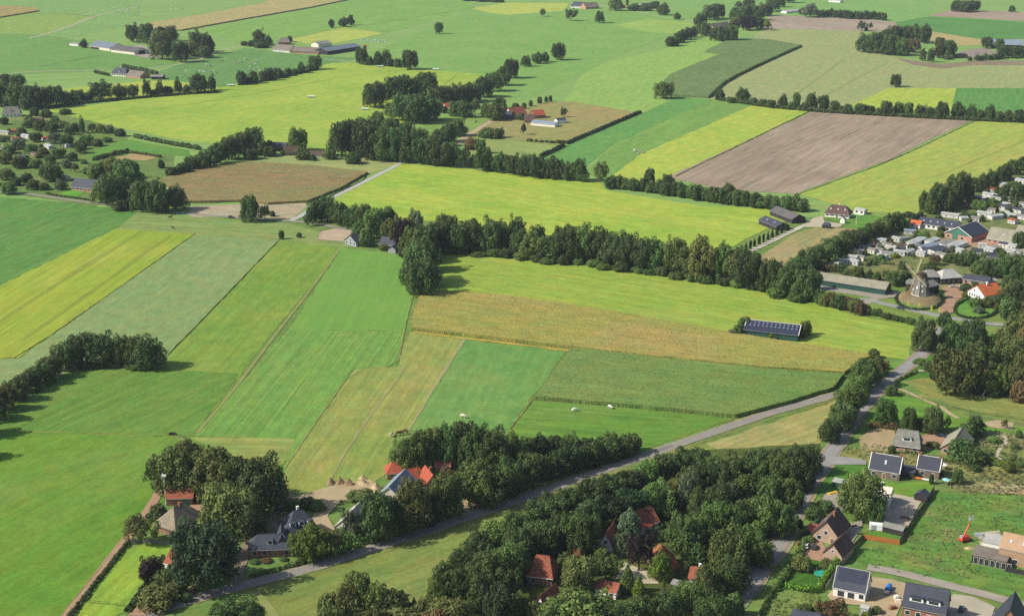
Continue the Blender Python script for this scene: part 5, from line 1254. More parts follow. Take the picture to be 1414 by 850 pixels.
H('cream_roofed_house', 'house with a cream sheet roof behind the big olive tree', 'house', (1196, 697), (1227, 702), 9.0, 2.8, 6.6, 'along', 'render', 'cream', 0, .4, 'auto', True, 0, 1)
H('brown_roofed_house', 'brown-roofed pale gabled house beside the road', 'house', (1122, 745), (1157, 753), 13.0, 3.0, 8.4, 'across', 'pale_brick', 'brown', 0, .5, 'auto', True, 1, 1)
H('brown_roofed_annex', 'brown-roofed pale gable with a round window below the house', 'house', (1136, 773), (1162, 780), 11.0, 3.0, 7.0, 'across', 'pale_brick', 'brown', 0, .4, [('front', 3.4, 4.0, .7, .7, 'white')], False, 0)
H('lean_to', 'low brown tiled lean-to against the brown-roofed house', 'annex', (1112, 738), (1128, 746), 6.0, 2.4, 3.6, 'along', 'brown_brick', 'old_red', 0, .3, [], False, 0)
H('glass_fronted_house', 'dark grey house with solar roof and glazed white front', 'house', (1150, 822), (1194, 831), 9.5, 3.0, 8.6, 'along', 'render', 'slate', 0, .2, [('front', 2.6, .3, 2.2, 2.0, 'white'), ('front', 6.0, .3, 2.2, 2.0, 'white'), ('front', 9.4, .8, 1.5, 1.5, 'white'), ('right', 3, .8, 1.5, 1.6), ('right', 6.5, .8, 1.5, 1.6), ('right', 4.7, 4.2, 1.5, 1.5)], False, 0, 1, 0, barge='pale_sheet', solar=True)
H('dark_villa', 'dark semi-detached brick house with two white window dormers', 'house', (1245, 850), (1304, 862), 10.0, 3.6, 9.6, 'along', 'brick', 'anthracite', 0, .3, 'auto', True, 0, 0, 2, dhw=2.4)
H('steep_roofed_house', 'very steep dark-roofed house in the lower right corner', 'house', (1366, 880), (1414, 890), 13.0, 2.8, 11.0, 'across', 'brick', 'anthracite', 0, .3, 'auto', True, 0)
H('tan_house', 'light tan house with rooflights under construction at the right edge', 'house', (1378, 776), (1440, 790), 11.0, 5.4, 9.2, 'along', 'tan_brick', 'tan_brick', 0, .1, 'auto', True, 1, 3)
H('flat_extension', 'flat brown-roofed extension with a row of dark glass doors', 'extension', (1341, 777), (1388, 787), 8.5, 3.0, 3.1, 'along', 'dark_wood', 'brown_sheet', 0, .3, [('front', 1.4 + 1.9 * i, .1, 1.3, 2.4, 'cream') for i in range(7)], False, 0)
H('white_annex', 'low white-roofed annex beside the tan house', 'annex', (1356, 758), (1380, 763), 8.0, 2.8, 2.9, 'along', 'render', 'pale_sheet', 0, .2, [], False, 0)
H('bottom_house', 'dark flat-roofed building at the bottom edge of the garden', 'house', (1090, 868), (1138, 876), 8.0, 2.8, 4.6, 'along', 'brown_brick', 'slate', 2, .4, [], False, 0)
H('garden_shed', 'small dark-roofed shed inside the fence corner', 'shed', (1262, 690), (1278, 694), 4.5, 2.0, 3.4, 'across', 'dark_wood', 'slate', 0, .25, [], False, 0, bigdoor=('front', 2.2, 1.6, 1.7, 'dark_wood'))
H('long_shed', 'long low weathered grey shed beside the wooden fence', 'shed', (1218, 734), (1246, 741), 4.0, 2.2, 2.9, 'along', 'dark_wood', 'sheet', 0, .2, [], False, 0)
H('grey_cabin', 'small grey garden cabin in front of the glass-fronted house', 'shed', (1187, 848), (1198, 851), 2.6, 2.4, 2.9, 'along', 'grey', 'pale_sheet', 0, .15, [('front', 1.4, .8, .8, .8, 'white')], False, 0)
H('green_site_hut', 'green-sided hut with a pale roof beside the road trees', 'shed', (1148, 672), (1166, 676), 4.0, 2.2, 2.3, 'along', 'green_wall', 'pale_sheet', 0, .2, [], False, 0)
# --- solar barn, long shed, farm with white house
H('solar_barn', 'dark-roofed barn with green walls alone in the fields', 'barn', (1028, 464), (1101, 472), 12.5, 3.6, 7.0, 'along', 'green_wall', 'navy', 0, .5, [], False, 0, barge='render', bigdoor=('right', 6, 4.2, 3.2, 'dark_wood'))
sb = bpy.data.objects['solar_barn']
rf = [c for c in sb.children if c.name.startswith('roof')][0]
for r_, v in enumerate((.5, .78)):
    for i in range(12):
        u = 2.2 + i * 2.2
        vv = 6.25 * v
        z = 7.32 - (6.25 - vv) * (3.4 / 6.25)
        q = MB()
        q.prism([(u - .35, vv - .45, z - .245), (u + .35, vv - .45, z - .245), (u + .35, vv + .45, z + .245), (u - .35, vv + .45, z + .245)], [(u - .35, vv - .45, z - .165), (u + .35, vv - .45, z - .165), (u + .35, vv + .45, z + .325), (u - .35, vv + .45, z + .325)])
        q.build('skylight', M['dim_skylight'], rf)
H('green_walled_shed', 'long grey-roofed shed with dark green walls behind shrubs', 'barn', (1124, 393), (1222, 408), 11.0, 3.4, 6.2, 'along', 'green_wall', 'moss_sheet', 0, .4, [], False, 0, gable='wood', bigdoor=('right', 5.5, 3.6, 3.0, 'wood'))
H('white_farmhouse', 'low white farmhouse with a brown hipped roof and small rooflights', 'farmhouse', (1139, 299), (1172, 302), 11.0, 2.6, 7.4, 'along', 'render', 'brown', 3.0, .6, 'auto', True, 1, 3)
H('glass_veranda', 'white veranda with a pale roof beside the low white farmhouse', 'veranda', (1179, 295), (1193, 297), 6.0, 2.6, 3.6, 'along', 'render', 'pale_sheet', 0, .2, 'auto', False, 0)
H('dark_farm_shed', 'dark open-sided shed with black roof, the lower of two', 'shed', (1072, 319), (1090, 317), 22.0, 2.8, 5.0, 'across', 'dark_wood', 'slate', 0, .5, [], False, 0, 2)
H('dark_farm_shed', 'dark shed with a grey roof, the upper of two', 'shed', (1094, 309), (1112, 307), 28.0, 3.2, 5.8, 'across', 'dark_wood', 'dark_sheet', 0, .5, [], False, 0)
H('hay_hut', 'small black hut on the edge of the tan paddock', 'shed', (1135, 315), (1146, 316), 3.6, 2.0, 3.6, 'along', 'dark_wood', 'slate', 1.2, .2, [], False, 0)
H('dovecote', 'tiny white dovecote hut on the green lawn', 'hut', (1160, 308), (1166, 309), 2.2, 2.4, 4.2, 'across', 'render', 'sheet', 0, .2, [], False, 0)
# --- windmill village
H('big_barn', 'large dark-roofed barn with brick gable and green door', 'barn', (1304, 328), (1341, 335), 23.0, 3.4, 8.6, 'across', 'pink_brick', 'anthracite', 0, .5, [('front', 2.6, .8, 2.2, 1.4), ('front', 12.6, .8, 2.2, 1.4)], False, 0, 0, barge='render', gable='green_door', bigdoor=('front', 7.6, 3.8, 3.6, 'green_door'))
H('reception_hall', 'long low grey-roofed hall with small white rooflights', 'hall', (1266, 314), (1318, 321), 14.0, 2.8, 5.8, 'along', 'render', 'slate', 0, .4, 'auto', True, 0, 5)
H('orange_annex', 'small orange-roofed annex at the end of the long hall', 'annex', (1256, 314), (1270, 316), 6.0, 2.6, 4.6, 'along', 'render', 'orange', 0, .3, 'auto', True, 0)
H('brown_barn', 'grey-brown roofed brick barn right of the dark barn', 'barn', (1362, 335), (1402, 341), 17.0, 2.8, 8.6, 'along', 'pink_brick', 'moss_sheet', 0, .5, 'auto', True, 0, 1)
H('brown_barn_wing', 'wing of the grey-brown barn at the right edge', 'barn', (1400, 330), (1440, 336), 15.0, 2.8, 7.8, 'along', 'pink_brick', 'moss_sheet', 0, .5, 'auto', True, 0)
H('mill_house', 'pale hipped roof house just right of the windmill', 'house', (1300, 393), (1327, 391), 10.0, 3.8, 7.4, 'along', 'dark_wood', 'pale_sheet', 3.5, .6, 'auto', True, 0)
H('mill_barn', 'grey-roofed dark barn directly behind the windmill', 'barn', (1276, 392), (1297, 392), 10.0, 4.2, 7.0, 'along', 'dark_wood', 'sheet', 2.5, .5, 'auto', False, 0)
H('brick_workshop', 'long low brick workshop with a dark roof behind the orange roof', 'workshop', (1329, 392), (1364, 397), 8.0, 3.0, 5.0, 'along', 'pink_brick', 'slate', 0, .4, 'auto', True, 0)
H('orange_roofed_house', 'white-gabled house with a bright orange roof by the round lawn', 'house', (1336, 408), (1359, 416), 14.0, 2.8, 7.4, 'across', 'render', 'orange', 0, .4, [('front', 1.6 + 1.9 * i, .8, .9, 1.5) for i in range(5)] + [('front', 5, 4.0, 1, 1)], False, 1, 2)
H('green_kiosk', 'small green kiosk with a pale roof behind the orange roof', 'kiosk', (1363, 396), (1376, 394), 4.0, 2.6, 3.6, 'along', 'green_wall', 'pale_sheet', 0, .3, [], False, 0)
H('brick_cottage', 'pale brick cottage gable hidden between the junction trees', 'house', (1348, 520), (1362, 524), 9.0, 3.2, 7.6, 'across', 'pink_brick', 'brown', 0, .4, 'auto', True, 0)
# --- left and far farms
H('thatched_villa', 'grey thatched villa at the far left edge', 'house', (3, 162), (29, 161), 11.0, 2.8, 9.0, 'along', 'render', 'grey_thatch', 2.5, .6, 'auto', True, 0, 0, 1, rt=.4)
H('brick_bungalow', 'brick bungalow with a slate roof by the country road', 'house', (99, 263), (131, 266), 12.0, 2.8, 8.0, 'along', 'pink_brick', 'slate', 0, .5, 'auto', True, 0)
H('oak_cottage', 'small pale cottage between the big roadside oaks', 'house', (180, 262), (196, 264), 6.0, 2.6, 5.0, 'along', 'render', 'sheet', 0, .3, 'auto', True, 0)
H('far_barn', 'far barn with a blue-grey roof and open front', 'barn', (124, 67), (152, 71), 26.0, 4.0, 9.0, 'along', 'cream', 'slate_sheet', 0, .6, [], False, 0, bigdoor=('front', 12, 22, 2.6, 'dark_wood'))
H('far_barn', 'far long barn with a grey-brown roof beside the blue-grey one', 'barn', (153, 72), (186, 76), 24.0, 3.6, 8.0, 'along', 'cream', 'dark_sheet', 0, .6, [], False, 0, bigdoor=('right', 12, 10, 4.5, 'dark_wood'))
H('far_shed', 'far low sheds at the left end of the blue-grey barns', 'shed', (96, 63), (108, 64), 8.0, 2.6, 4.0, 'along', 'render', 'sheet', 0, .3, [], False, 0)
H('far_farmhouse', 'far white farmhouse with a slate roof behind young conifers', 'farmhouse', (154, 105), (174, 106), 12.0, 3.2, 9.0, 'along', 'render', 'slate', 2.5, .5, 'auto', True, 1, 0, 1)
H('far_brick_barn', 'far brick barn with a long brown roof', 'barn', (175, 107), (194, 109), 15.0, 3.0, 7.4, 'along', 'pink_brick', 'brown_sheet', 0, .5, [], False, 0)
H('far_open_shed', 'far open shed at the end of the brick barn yard', 'shed', (209, 110), (225, 110), 12.0, 3.0, 4.6, 'along', 'dark_wood', 'sheet', 0, .3, [], False, 0)
H('twin_gabled_farmhouse', 'pale twin-gabled farmhouse at the left end of the long barns', 'farmhouse', (377, 71), (400, 73), 15.0, 3.2, 8.6, 'along', 'render', 'brown_sheet', 0, .5, 'auto', True, 0)
H('brown_roof_barn', 'brown-roofed barn behind the twin-gabled farmhouse', 'barn', (384, 62), (400, 62), 13.0, 3.4, 8.6, 'along', 'brick', 'brown_sheet', 3.0, .5, [], False, 0)
H('long_brown_barn', 'long brown-grey roofed barn in the middle of the far farm', 'barn', (404, 74), (444, 75), 18.0, 3.2, 7.2, 'along', 'pink_brick', 'brown_sheet', 0, .5, [], False, 0, bigdoor=('right', 9, 7, 4.0, 'dark_wood'))
H('long_grey_barn', 'longest far barn with a grey roof and dark walls', 'barn', (452, 76), (498, 69), 22.0, 4.6, 8.0, 'along', 'dark_wood', 'slate_sheet', 0, .6, [], False, 0)
H('middle_grey_barn', 'grey barn roof behind the longest far barn', 'barn', (440, 66), (458, 64), 16.0, 4.2, 7.0, 'along', 'cream', 'sheet', 0, .5, [], False, 0)
H('red_roof_cottage', 'red-roofed white cottage under the far grove', 'house', (616, 154), (634, 153), 11.0, 2.8, 7.4, 'along', 'render', 'red', 0, .5, 'auto', True, 0)
H('pink_farmhouse', 'pinkish-roofed farmhouse in the middle of the brownish pasture', 'farmhouse', (706, 163), (727, 161), 12.0, 3.2, 9.0, 'along', 'cream', 'old_red', 0, .5, 'auto', True, 1)
H('dark_barn', 'dark barn left of the pinkish farmhouse', 'barn', (688, 164), (705, 165), 12.0, 2.8, 6.6, 'along', 'dark_wood', 'slate', 0, .4, 'auto', True, 0)
H('brown_cowshed', 'brown-roofed cowshed in front of the red barn roof', 'barn', (724, 170), (738, 170), 12.0, 2.8, 7.0, 'along', 'brick', 'brown', 0, .4, 'auto', True, 0)
H('red_roofed_barn', 'bright red barn roof in the brownish pasture farm', 'barn', (738, 164), (753, 163), 12.0, 3.0, 7.0, 'along', 'brick', 'red', 0, .4, [], False, 0)
H('white_long_shed', 'long white-fronted shed with pale blue roof on the pasture', 'shed', (733, 173), (766, 176), 10.0, 2.4, 4.0, 'along', 'render', 'blue_sheet', 0, .4, [], False, 0)
H('pasture_shed', 'small dark-roofed white shed at the right of the pasture farm', 'shed', (770, 171), (782, 170), 7.0, 2.6, 4.4, 'along', 'render', 'slate', 0, .3, [], False, 0)
H('tree_line_farmhouse', 'brown farmhouse half hidden in the tree line above the yellow field', 'farmhouse', (604, 226), (628, 228), 10.0, 2.8, 7.0, 'along', 'brick', 'brown', 0, .4, 'auto', True, 0)
H('tree_line_shed', 'white-roofed shed behind the tree line', 'shed', (641, 228), (655, 229), 7.0, 2.6, 5.0, 'along', 'brick', 'pale_sheet', 0, .3, [], False, 0)
H('tree_line_hut', 'small dark hut with white front under the tree line', 'hut', (689, 238), (698, 238), 5.0, 2.2, 4.4, 'along', 'render', 'slate', 0, .3, [], False, 0)
H('little_farm_barn', 'low dark-roofed barn at the left of the little farm', 'barn', (371, 207), (394, 208), 9.0, 2.4, 5.8, 'along', 'brick', 'slate', 0, .4, [], False, 0)
H('little_farmhouse', 'brown-gabled farmhouse in the middle of the little farm', 'farmhouse', (395, 215), (412, 214), 11.0, 2.6, 7.0, 'along', 'brick', 'dark_thatch', 0, .4, 'auto', True, 0)
H('little_farm_shed', 'low pale shed at the right of the little farm', 'shed', (427, 217), (450, 217), 7.0, 2.4, 4.4, 'along', 'cream', 'brown', 0, .3, [], False, 0)
H('grey_green_barn', 'small grey-green gabled barn beside the sand paddock', 'barn', (476, 337), (492, 341), 14.0, 2.6, 6.6, 'across', 'grey', 'slate', 0, .4, 'auto', False, 0)
H('garden_house', 'grey house with pale walls hidden behind the barn trees', 'house', (524, 343), (545, 345), 9.0, 2.8, 6.6, 'along', 'render', 'slate', 0, .4, 'auto', True, 0)
H('garden_annex', 'small blue-grey annex at the foot of the purple tree', 'annex', (536, 349), (546, 350), 5.0, 2.4, 4.0, 'across', 'grey', 'slate', 0, .3, [], False, 0)
H('far_top_farm', 'dark slate farmhouse at the top edge of the far meadow', 'farmhouse', (788, 11), (807, 12), 16.0, 3.4, 10.0, 'along', 'render', 'slate', 3, .5, 'auto', True, 0)
H('far_top_barn', 'pink-gabled barn next to the farmhouse at the top edge', 'barn', (809, 13), (827, 12), 18.0, 3.6, 10.0, 'along', 'pink_brick', 'brown_sheet', 0, .5, [], False, 0)
H('far_top_shed', 'low dark shed with a white end at the top edge', 'shed', (888, 10), (905, 9), 14.0, 3.0, 5.6, 'along', 'render', 'slate', 0, .5, [], False, 0)
H('far_red_shed', 'small red shed beside the far farm lane', 'shed', (857, 12), (864, 11), 6.0, 3.0, 5.0, 'along', 'brick', 'red', 0, .3, [], False, 0)
H('meadow_farmhouse', 'brown farmhouse among the trees above the curving meadow', 'farmhouse', (985, 41), (1008, 38), 12.0, 3.0, 8.0, 'along', 'pink_brick', 'brown_sheet', 0, .4, 'auto', True, 0)
H('meadow_shed', 'white shed under the trees by the ploughed strip', 'shed', (1086, 19), (1106, 17), 12.0, 2.8, 4.6, 'along', 'render', 'pale_sheet', 0, .4, [], False, 0)
H('far_right_barn', 'big blue-grey barn at the far right edge', 'barn', (1368, 66), (1412, 67), 26.0, 4.2, 10.0, 'along', 'dark_wood', 'blue_sheet', 0, .6, [], False, 0)
H('grove_house', 'pale gabled house in front of the dark far grove', 'house', (1250, 72), (1263, 72), 11.0, 3.2, 8.0, 'across', 'pink_brick', 'sheet', 0, .4, 'auto', True, 0)
H('machine_shed', 'low brown shed among the far farmyard heaps', 'shed', (1322, 80), (1336, 79), 9.0, 2.6, 4.4, 'along', 'brick', 'brown_sheet', 0, .3, [], False, 0)
H('far_bale_shed', 'pale green covered shed at the top right edge', 'shed', (1144, 3), (1160, 4), 12.0, 3.0, 5.0, 'along', 'render', 'pale_sheet', 0, .3, [], False, 0)
# --- mobile homes
CH = []
crnd = random.Random(21)
def chalets(cl, txt):
    for it in txt.replace('\n', ' ').split(';'):
        q = it.split()
        if not q: continue
        x, y, wpx, dx, dy = map(float, q[:5])
        wl, rf_ = q[5], q[6]
        o = H('mobile_home', None, 'mobile home', (x - wpx / 2, y - dy / 2), (x + wpx / 2, y + dy / 2), dx, 2.3, 2.9 if rf_ != 'anthracite' else 3.8, 'along', 'hut_white' if wl == 'render' else wl, 'hut_roof' if rf_ == 'pale_sheet' and x % 3 else rf_, 0, .2, [('front', wpx / S(y) * .3, .8, 1.1, .8), ('front', wpx / S(y) * .72, .8, 1.1, .8)], False, 0, group=cl[1])
        CH.append((o, cl, x, wl, rf_))
        if crnd.random() < .62:
            tree(x + crnd.choice((-1, 1)) * (wpx * .5 + crnd.uniform(1, 4)), y + crnd.uniform(-2, 4), crnd.uniform(6, 11), crnd.uniform(5, 10), crnd.choice('bbbg'), crnd.choice('dmmg'), ('beside mobile homes' + cl[0][2:] if cl[0].startswith('in') else 'among homes ' + cl[0], 'bushes beside the mobile homes'))
chalets(('in the lower campsite', 'mobile homes in the lower campsite'), '''1150 369 14 5 3 render pale_sheet; 1164 365 14 4 1 render pale_sheet; 1176 360 13 4 2 render pale_sheet; 1156 374 12 4 2 render pale_sheet; 1193 346 15 4 2 render sheet; 1204 342 15 4 2 render sheet; 1216 336 13 4 2 render pale_sheet; 1224 342 12 4 2 cream sheet; 1236 334 11 4 2 render pale_sheet; 1226 355 16 5 2 render sheet; 1184 352 13 5 2 render sheet; 1178 366 12 4 2 render pale_sheet; 1186 360 12 4 2 cream sheet; 1212 350 11 4 2 render sheet; 1230 347 11 4 2 render pale_sheet; 1250 334 12 5 -2 render sheet; 1241 353 16 5 2 render pale_sheet; 1216 358 12 4 3 render pale_sheet; 1246 345 14 5 -2 cream brown; 1256 324 16 5 1 render blue_sheet; 1202 350 10 4 2 cream sheet''')
chalets(('before the dark barn', 'mobile homes in front of the dark barn'), '''1271 338 18 6 -8 render pale_sheet; 1287 345 17 6 -5 render blue_sheet; 1281 350 15 6 0 render slate; 1300 350 18 8 -5 render slate; 1312 341 14 7 -5 render sheet; 1328 343 17 7 -6 render pale_sheet; 1322 350 12 5 3 render pale_sheet; 1302 357 22 4 5 render sheet; 1347 353 14 6 2 render anthracite; 1364 349 13 6 3 render pale_sheet; 1376 347 13 6 1 cream sheet; 1371 359 18 6 1 render anthracite; 1392 351 16 6 3 render pale_sheet; 1398 358 14 6 4 cream sheet; 1258 352 10 4 -4 render pale_sheet; 1264 345 12 5 -3 render sheet; 1338 357 12 5 2 render sheet; 1356 343 12 5 1 render pale_sheet; 1384 342 12 5 2 cream slate; 1396 344 12 5 2 render pale_sheet; 1292 337 12 5 -5 render pale_sheet; 1314 348 12 5 0 cream sheet; 1408 354 14 6 4 render sheet; 1270 354 12 5 2 render pale_sheet''')
chalets(('in the upper campsite', 'mobile homes in the upper campsite'), '''1311 301 24 5 3 render pale_sheet; 1346 306 12 5 1 render sheet; 1368 294 12 5 1 cream sheet; 1362 283 12 5 2 render sheet; 1386 297 12 5 2 render pale_sheet; 1376 276 12 5 2 render slate; 1398 267 14 5 2 render pale_sheet; 1388 286 10 4 2 render pale_sheet; 1412 286 14 5 3 render sheet; 1332 306 10 5 0 render pale_sheet; 1336 301 12 5 2 cream green_wall; 1358 299 20 5 3 render pale_sheet; 1378 303 16 5 -2 render pale_sheet; 1394 301 14 5 3 render pale_sheet; 1408 303 18 5 3 render sheet; 1380 289 14 6 3 render slate; 1402 294 15 6 3 render slate; 1352 277 18 4 3 dark_wood pale_sheet; 1366 273 20 4 4 render pale_sheet; 1368 266 10 5 1 render red; 1396 279 14 6 3 cream pale_sheet; 1410 277 14 6 1 render pale_sheet; 1385 259 14 5 3 cream pale_sheet; 1408 253 14 5 3 render pale_sheet; 1340 281 12 5 2 brick red; 1326 286 20 6 2 brick brown; 1396 309 10 5 2 render red; 1350 283 14 4 3 dark_wood slate''')
chalets(('in the far left hamlet', 'mobile homes in the far left hamlet'), '''5 186 12 5 1 cream pale_sheet; 19 184 9 5 0 brick red; 22 195 13 5 2 render red; 34 191 11 5 2 render pale_sheet; 61 195 8 5 3 render red; 64 205 7 5 3 render pale_sheet; 6 208 13 6 2 render sheet; 88 203 6 4 3 render pale_sheet; 52 168 14 5 0 brick brown; 27 203 6 4 1 render pale_sheet; 29 220 8 5 2 dark_wood slate; 46 216 7 4 2 brick brown; 88 248 6 4 2 render pale_sheet''')
# ------------------------------------------------------------------ windmill
def windmill():
    c = G(1270, 413)
    # mound
    mb = MB()
    rings = [(13.5, 0.0), (12.2, 0.9), (10.2, 2.0), (8.2, 2.7), (4.0, 2.8)]
    n = 40
    rnd = random.Random(3)
    vs = []
    for r, z in rings:
        for i in range(n):
            a = 2 * math.pi * i / n
            q = r * (1 + rnd.uniform(-.02, .02))
            vs.append((q * math.cos(a), q * math.sin(a), z + rnd.uniform(-.08, .08) * (z > 0)))
    fs = []
    for k in range(len(rings) - 1):
        for i in range(n):
            fs.append((k * n + i, k * n + (i + 1) % n, (k + 1) * n + (i + 1) % n, (k + 1) * n + i))
    fs.append(tuple(range((len(rings) - 1) * n, len(rings) * n)))
    mo = mb.add(vs, fs).build('mound', field_mat(P(162, 138, 108), P(144, 128, 96), 0, c3=P(132, 138, 84), pamt=.5, fine=.24, fs=1.5))
    mo.location = (c.x, c.y, .1)
    tag(mo, 'round brown grassy mound under the windmill', 'mound', None, 'structure')
    root = empty('windmill', (c.x, c.y, 2.6), 0, 'old thatched octagonal windmill with pale sails on a round mound', 'windmill')
    def ring(r, z, n=8, o=.39): return [(r * math.cos(o + 2 * math.pi * i / n), r * math.sin(o + 2 * math.pi * i / n), z) for i in range(n)]
    MB().prism(ring(5.1, 0), ring(4.95, .9)).build('stone_base', M['cream'], root)
    b = MB()
    b.prism(ring(5.15, .9), ring(4.2, 4.2)); b.prism(ring(4.2, 4.2), ring(3.3, 8.2)); b.prism(ring(3.3, 8.2), ring(2.7, 10.6))
    body = b.build('body', M['grey_thatch'], root)
    ed = MB()
    for i in range(8):
        a = .39 + 2 * math.pi * i / 8
        ca, sa = math.cos(a), math.sin(a)
        ed.tube((5.2 * ca, 5.2 * sa, .9), (2.75 * ca, 2.75 * sa, 10.6), .14, .1, 5)
    ed.build('corner_ridge', M['thatch'], body)
    for a, z, r in ((-1.57, 3.2, 4.28), (-1.57, 6.2, 3.55), (-2.36, 5.0, 3.9), (3.14, 3.4, 4.2)):
        q = MB()
        d = Vector((math.cos(a), math.sin(a), 0)); t = Vector((-d.y, d.x, 0)); p = d * r + Vector((0, 0, z))
        q.prism([p - t * .4 - Vector((0, 0, .6)), p + t * .4 - Vector((0, 0, .6)), p + t * .4 - Vector((0, 0, .6)) + d * .2, p - t * .4 - Vector((0, 0, .6)) + d * .2],
                [p - t * .4 + Vector((0, 0, .6)) - d * .25, p + t * .4 + Vector((0, 0, .6)) - d * .25, p + t * .4 + Vector((0, 0, .6)) + d * .1, p - t * .4 + Vector((0, 0, .6)) + d * .1])
        w_ = q.build('window', M['white'], root)
    # cap, turned to the left
    ang = math.atan2(-.35, -.94)
    ax = Vector((math.cos(ang), math.sin(ang), 0)); sx = Vector((-ax.y, ax.x, 0))
    cp = MB()
    prof = [(-3.2, 1.0, 1.2), (-2.4, 2.3, 2.5), (-.8, 2.8, 3.2), (1.0, 2.6, 3.3), (2.4, 2.0, 2.8), (3.0, 1.5, 2.2)]
    vs, fs = [], []
    for u, hw, hh in prof:
        for k in range(7):
            t = math.pi * k / 6
            p = ax * u + sx * (hw * math.cos(t)) + Vector((0, 0, 10.6 + hh * math.sin(t)))
            vs.append(p)
    for j in range(len(prof) - 1):
        for k in range(6):
            fs.append((j * 7 + k, (j + 1) * 7 + k, (j + 1) * 7 + k + 1, j * 7 + k + 1))
        fs.append((j * 7, j * 7 + 6, (j + 1) * 7 + 6, (j + 1) * 7))
    fs += [tuple(range(7)), tuple(range(len(vs) - 7, len(vs)))]
    cp.add(vs, fs).build('cap', M['dark_thatch'], root)
    hub = ax * 4.1 + Vector((0, 0, 12.3))
    sh = MB(); sh.tube(ax * 2.2 + Vector((0, 0, 12.1)), hub + ax * .3, .45, .4); sh.build('shaft', M['wood'], root)
    tail = MB()
    for s_ in (-1, 1):
        tail.tube(ax * -2.6 + sx * (1.4 * s_) + Vector((0, 0, 11.6)), ax * -6.2 + Vector((0, 0, 1.2)), .16, .12, 5)
    tail.build('tail_pole', M['dark_wood'], root)
    pale = mat('pale_sail_wood', P(208, 194, 160), .7, .1, 3)
    for k in range(4):
        a = math.radians(-22 + 90 * k)
        d = (Vector((0, 0, 1)) * math.cos(a) + (-sx) * math.sin(a))
        t = ax.cross(d)
        q = MB()
        Ls = 11.4
        q.prism([hub + d * .2 - t * .22 - ax * .12, hub + d * .2 + t * .22 - ax * .12, hub + d * .2 + t * .22 + ax * .12, hub + d * .2 - t * .22 + ax * .12], [hub + d * Ls - t * .12 - ax * .08, hub + d * Ls + t * .12 - ax * .08, hub + d * Ls + t * .12 + ax * .08, hub + d * Ls - t * .12 + ax * .08])
        sp = q.build('sail_blade', pale, root)
        l = MB()
        for i in range(15):
            r0 = 2.2 + i * .63
            l.tube(hub + d * r0 - t * .5 + ax * .05, hub + d * r0 + t * 1.5 + ax * .16, .035, .035, 4)
        for s_ in (.55, 1.05, 1.5):
            l.tube(hub + d * 2.1 + t * s_ + ax * (.05 + s_ * .08), hub + d * 11.1 + t * s_ + ax * (.05 + s_ * .08), .03, .03, 4)
        l.build('lattice', pale, sp)
        if k == 0:
            cl_ = MB()
            cl_.prism([hub + d * 2.2 - t * .5 + ax * .1, hub + d * 2.2 - t * .1 + ax * .1, hub + d * 2.2 - t * .1 + ax * .14, hub + d * 2.2 - t * .5 + ax * .14], [hub + d * 11.1 - t * .5 + ax * .1, hub + d * 11.1 - t * .1 + ax * .1, hub + d * 11.1 - t * .1 + ax * .14, hub + d * 11.1 - t * .5 + ax * .14])
            cl_.build('wind_board', pale, sp)
    # thatched store attached at its left, dark store at its right
    H('mill_store', 'square thatched store against the left side of the windmill', 'shed', (1250, 404), (1263, 405), 6.0, 4.2, 6.2, 'along', 'dark_thatch', 'grey_thatch', 1.5, .3, [], False, 0, base_z=1.2)
    H('mill_store', 'tall dark boarded store against the right side of the windmill', 'shed', (1280, 408), (1296, 404), 7.0, 4.6, 7.0, 'along', 'dark_wood', 'sheet', 1.5, .3, [], False, 0)
windmill()

# ------------------------------------------------------------------ vehicles
TYRE = mat('tyre', (.02, .02, .022), .9, .1, 3)
RIM = mat('rim', (.4, .4, .42), .4, .1, 3, .5)
LAMP = mat('lamp_glass', (.7, .7, .65), .2, .05, 3, .6)
REDL_ = mat('tail_lamp', (.35, .03, .02), .3, .05, 3, .5)
def car_proto():
    root = empty('parked_car', (0, 0, 0))
    prof = [(-2.15, .35), (-2.2, .75), (-2.05, .98), (-1.2, 1.02), (.95, 1.0), (2.0, .82), (2.2, .6), (2.18, .35)]
    b = MB()
    b.prism([(x, -.86, z) for x, z in prof], [(x, .86, z) for x, z in prof])
    body = b.build('body', paint_mat(), root)
    bev = body.modifiers.new('bevel', 'BEVEL'); bev.width = .09; bev.segments = 2
    c = MB()
    c.prism([(-1.75, -.78, 1.0), (1.05, -.78, .98), (1.05, .78, .98), (-1.75, .78, 1.0)], [(-1.25, -.62, 1.44), (.25, -.62, 1.44), (.25, .62, 1.44), (-1.25, .62, 1.44)])
    c.build('window_band', M['glass'], root)
    r = MB()
    r.prism([(-1.28, -.64, 1.43), (.28, -.64, 1.43), (.28, .64, 1.43), (-1.28, .64, 1.43)], [(-1.15, -.55, 1.52), (.1, -.55, 1.52), (.1, .55, 1.52), (-1.15, .55, 1.52)])
    r.build('roof', paint_mat(), root)
    for x in (-1.35, 1.35):
        for y in (-.8, .8):
            w_ = MB(); w_.tube((x, y - .11, .32), (x, y + .11, .32), .33, .33, 14)
            wo = w_.build('wheel', TYRE, root)
            q = MB(); s = 1 if y > 0 else -1
            q.tube((x, y + s * .1, .32), (x, y + s * .13, .32), .2, .2, 10); q.build('rim', RIM, wo)
    for y in (-.6, .6):
        q = MB(); q.box(2.12, y - .18, .62, 2.22, y + .18, .76); q.build('headlight', LAMP, root)
        q = MB(); q.box(-2.24, y - .16, .7, -2.14, y + .16, .86); q.build('tail_light', REDL_, root)
    return root
def copy_thing(root):
    r = root.copy(); C.objects.link(r)
    for ch in list(root.children):
        c = ch.copy(); C.objects.link(c); c.parent = r
        for g_ in list(ch.children):
            d = g_.copy(); C.objects.link(d); d.parent = c
    return r
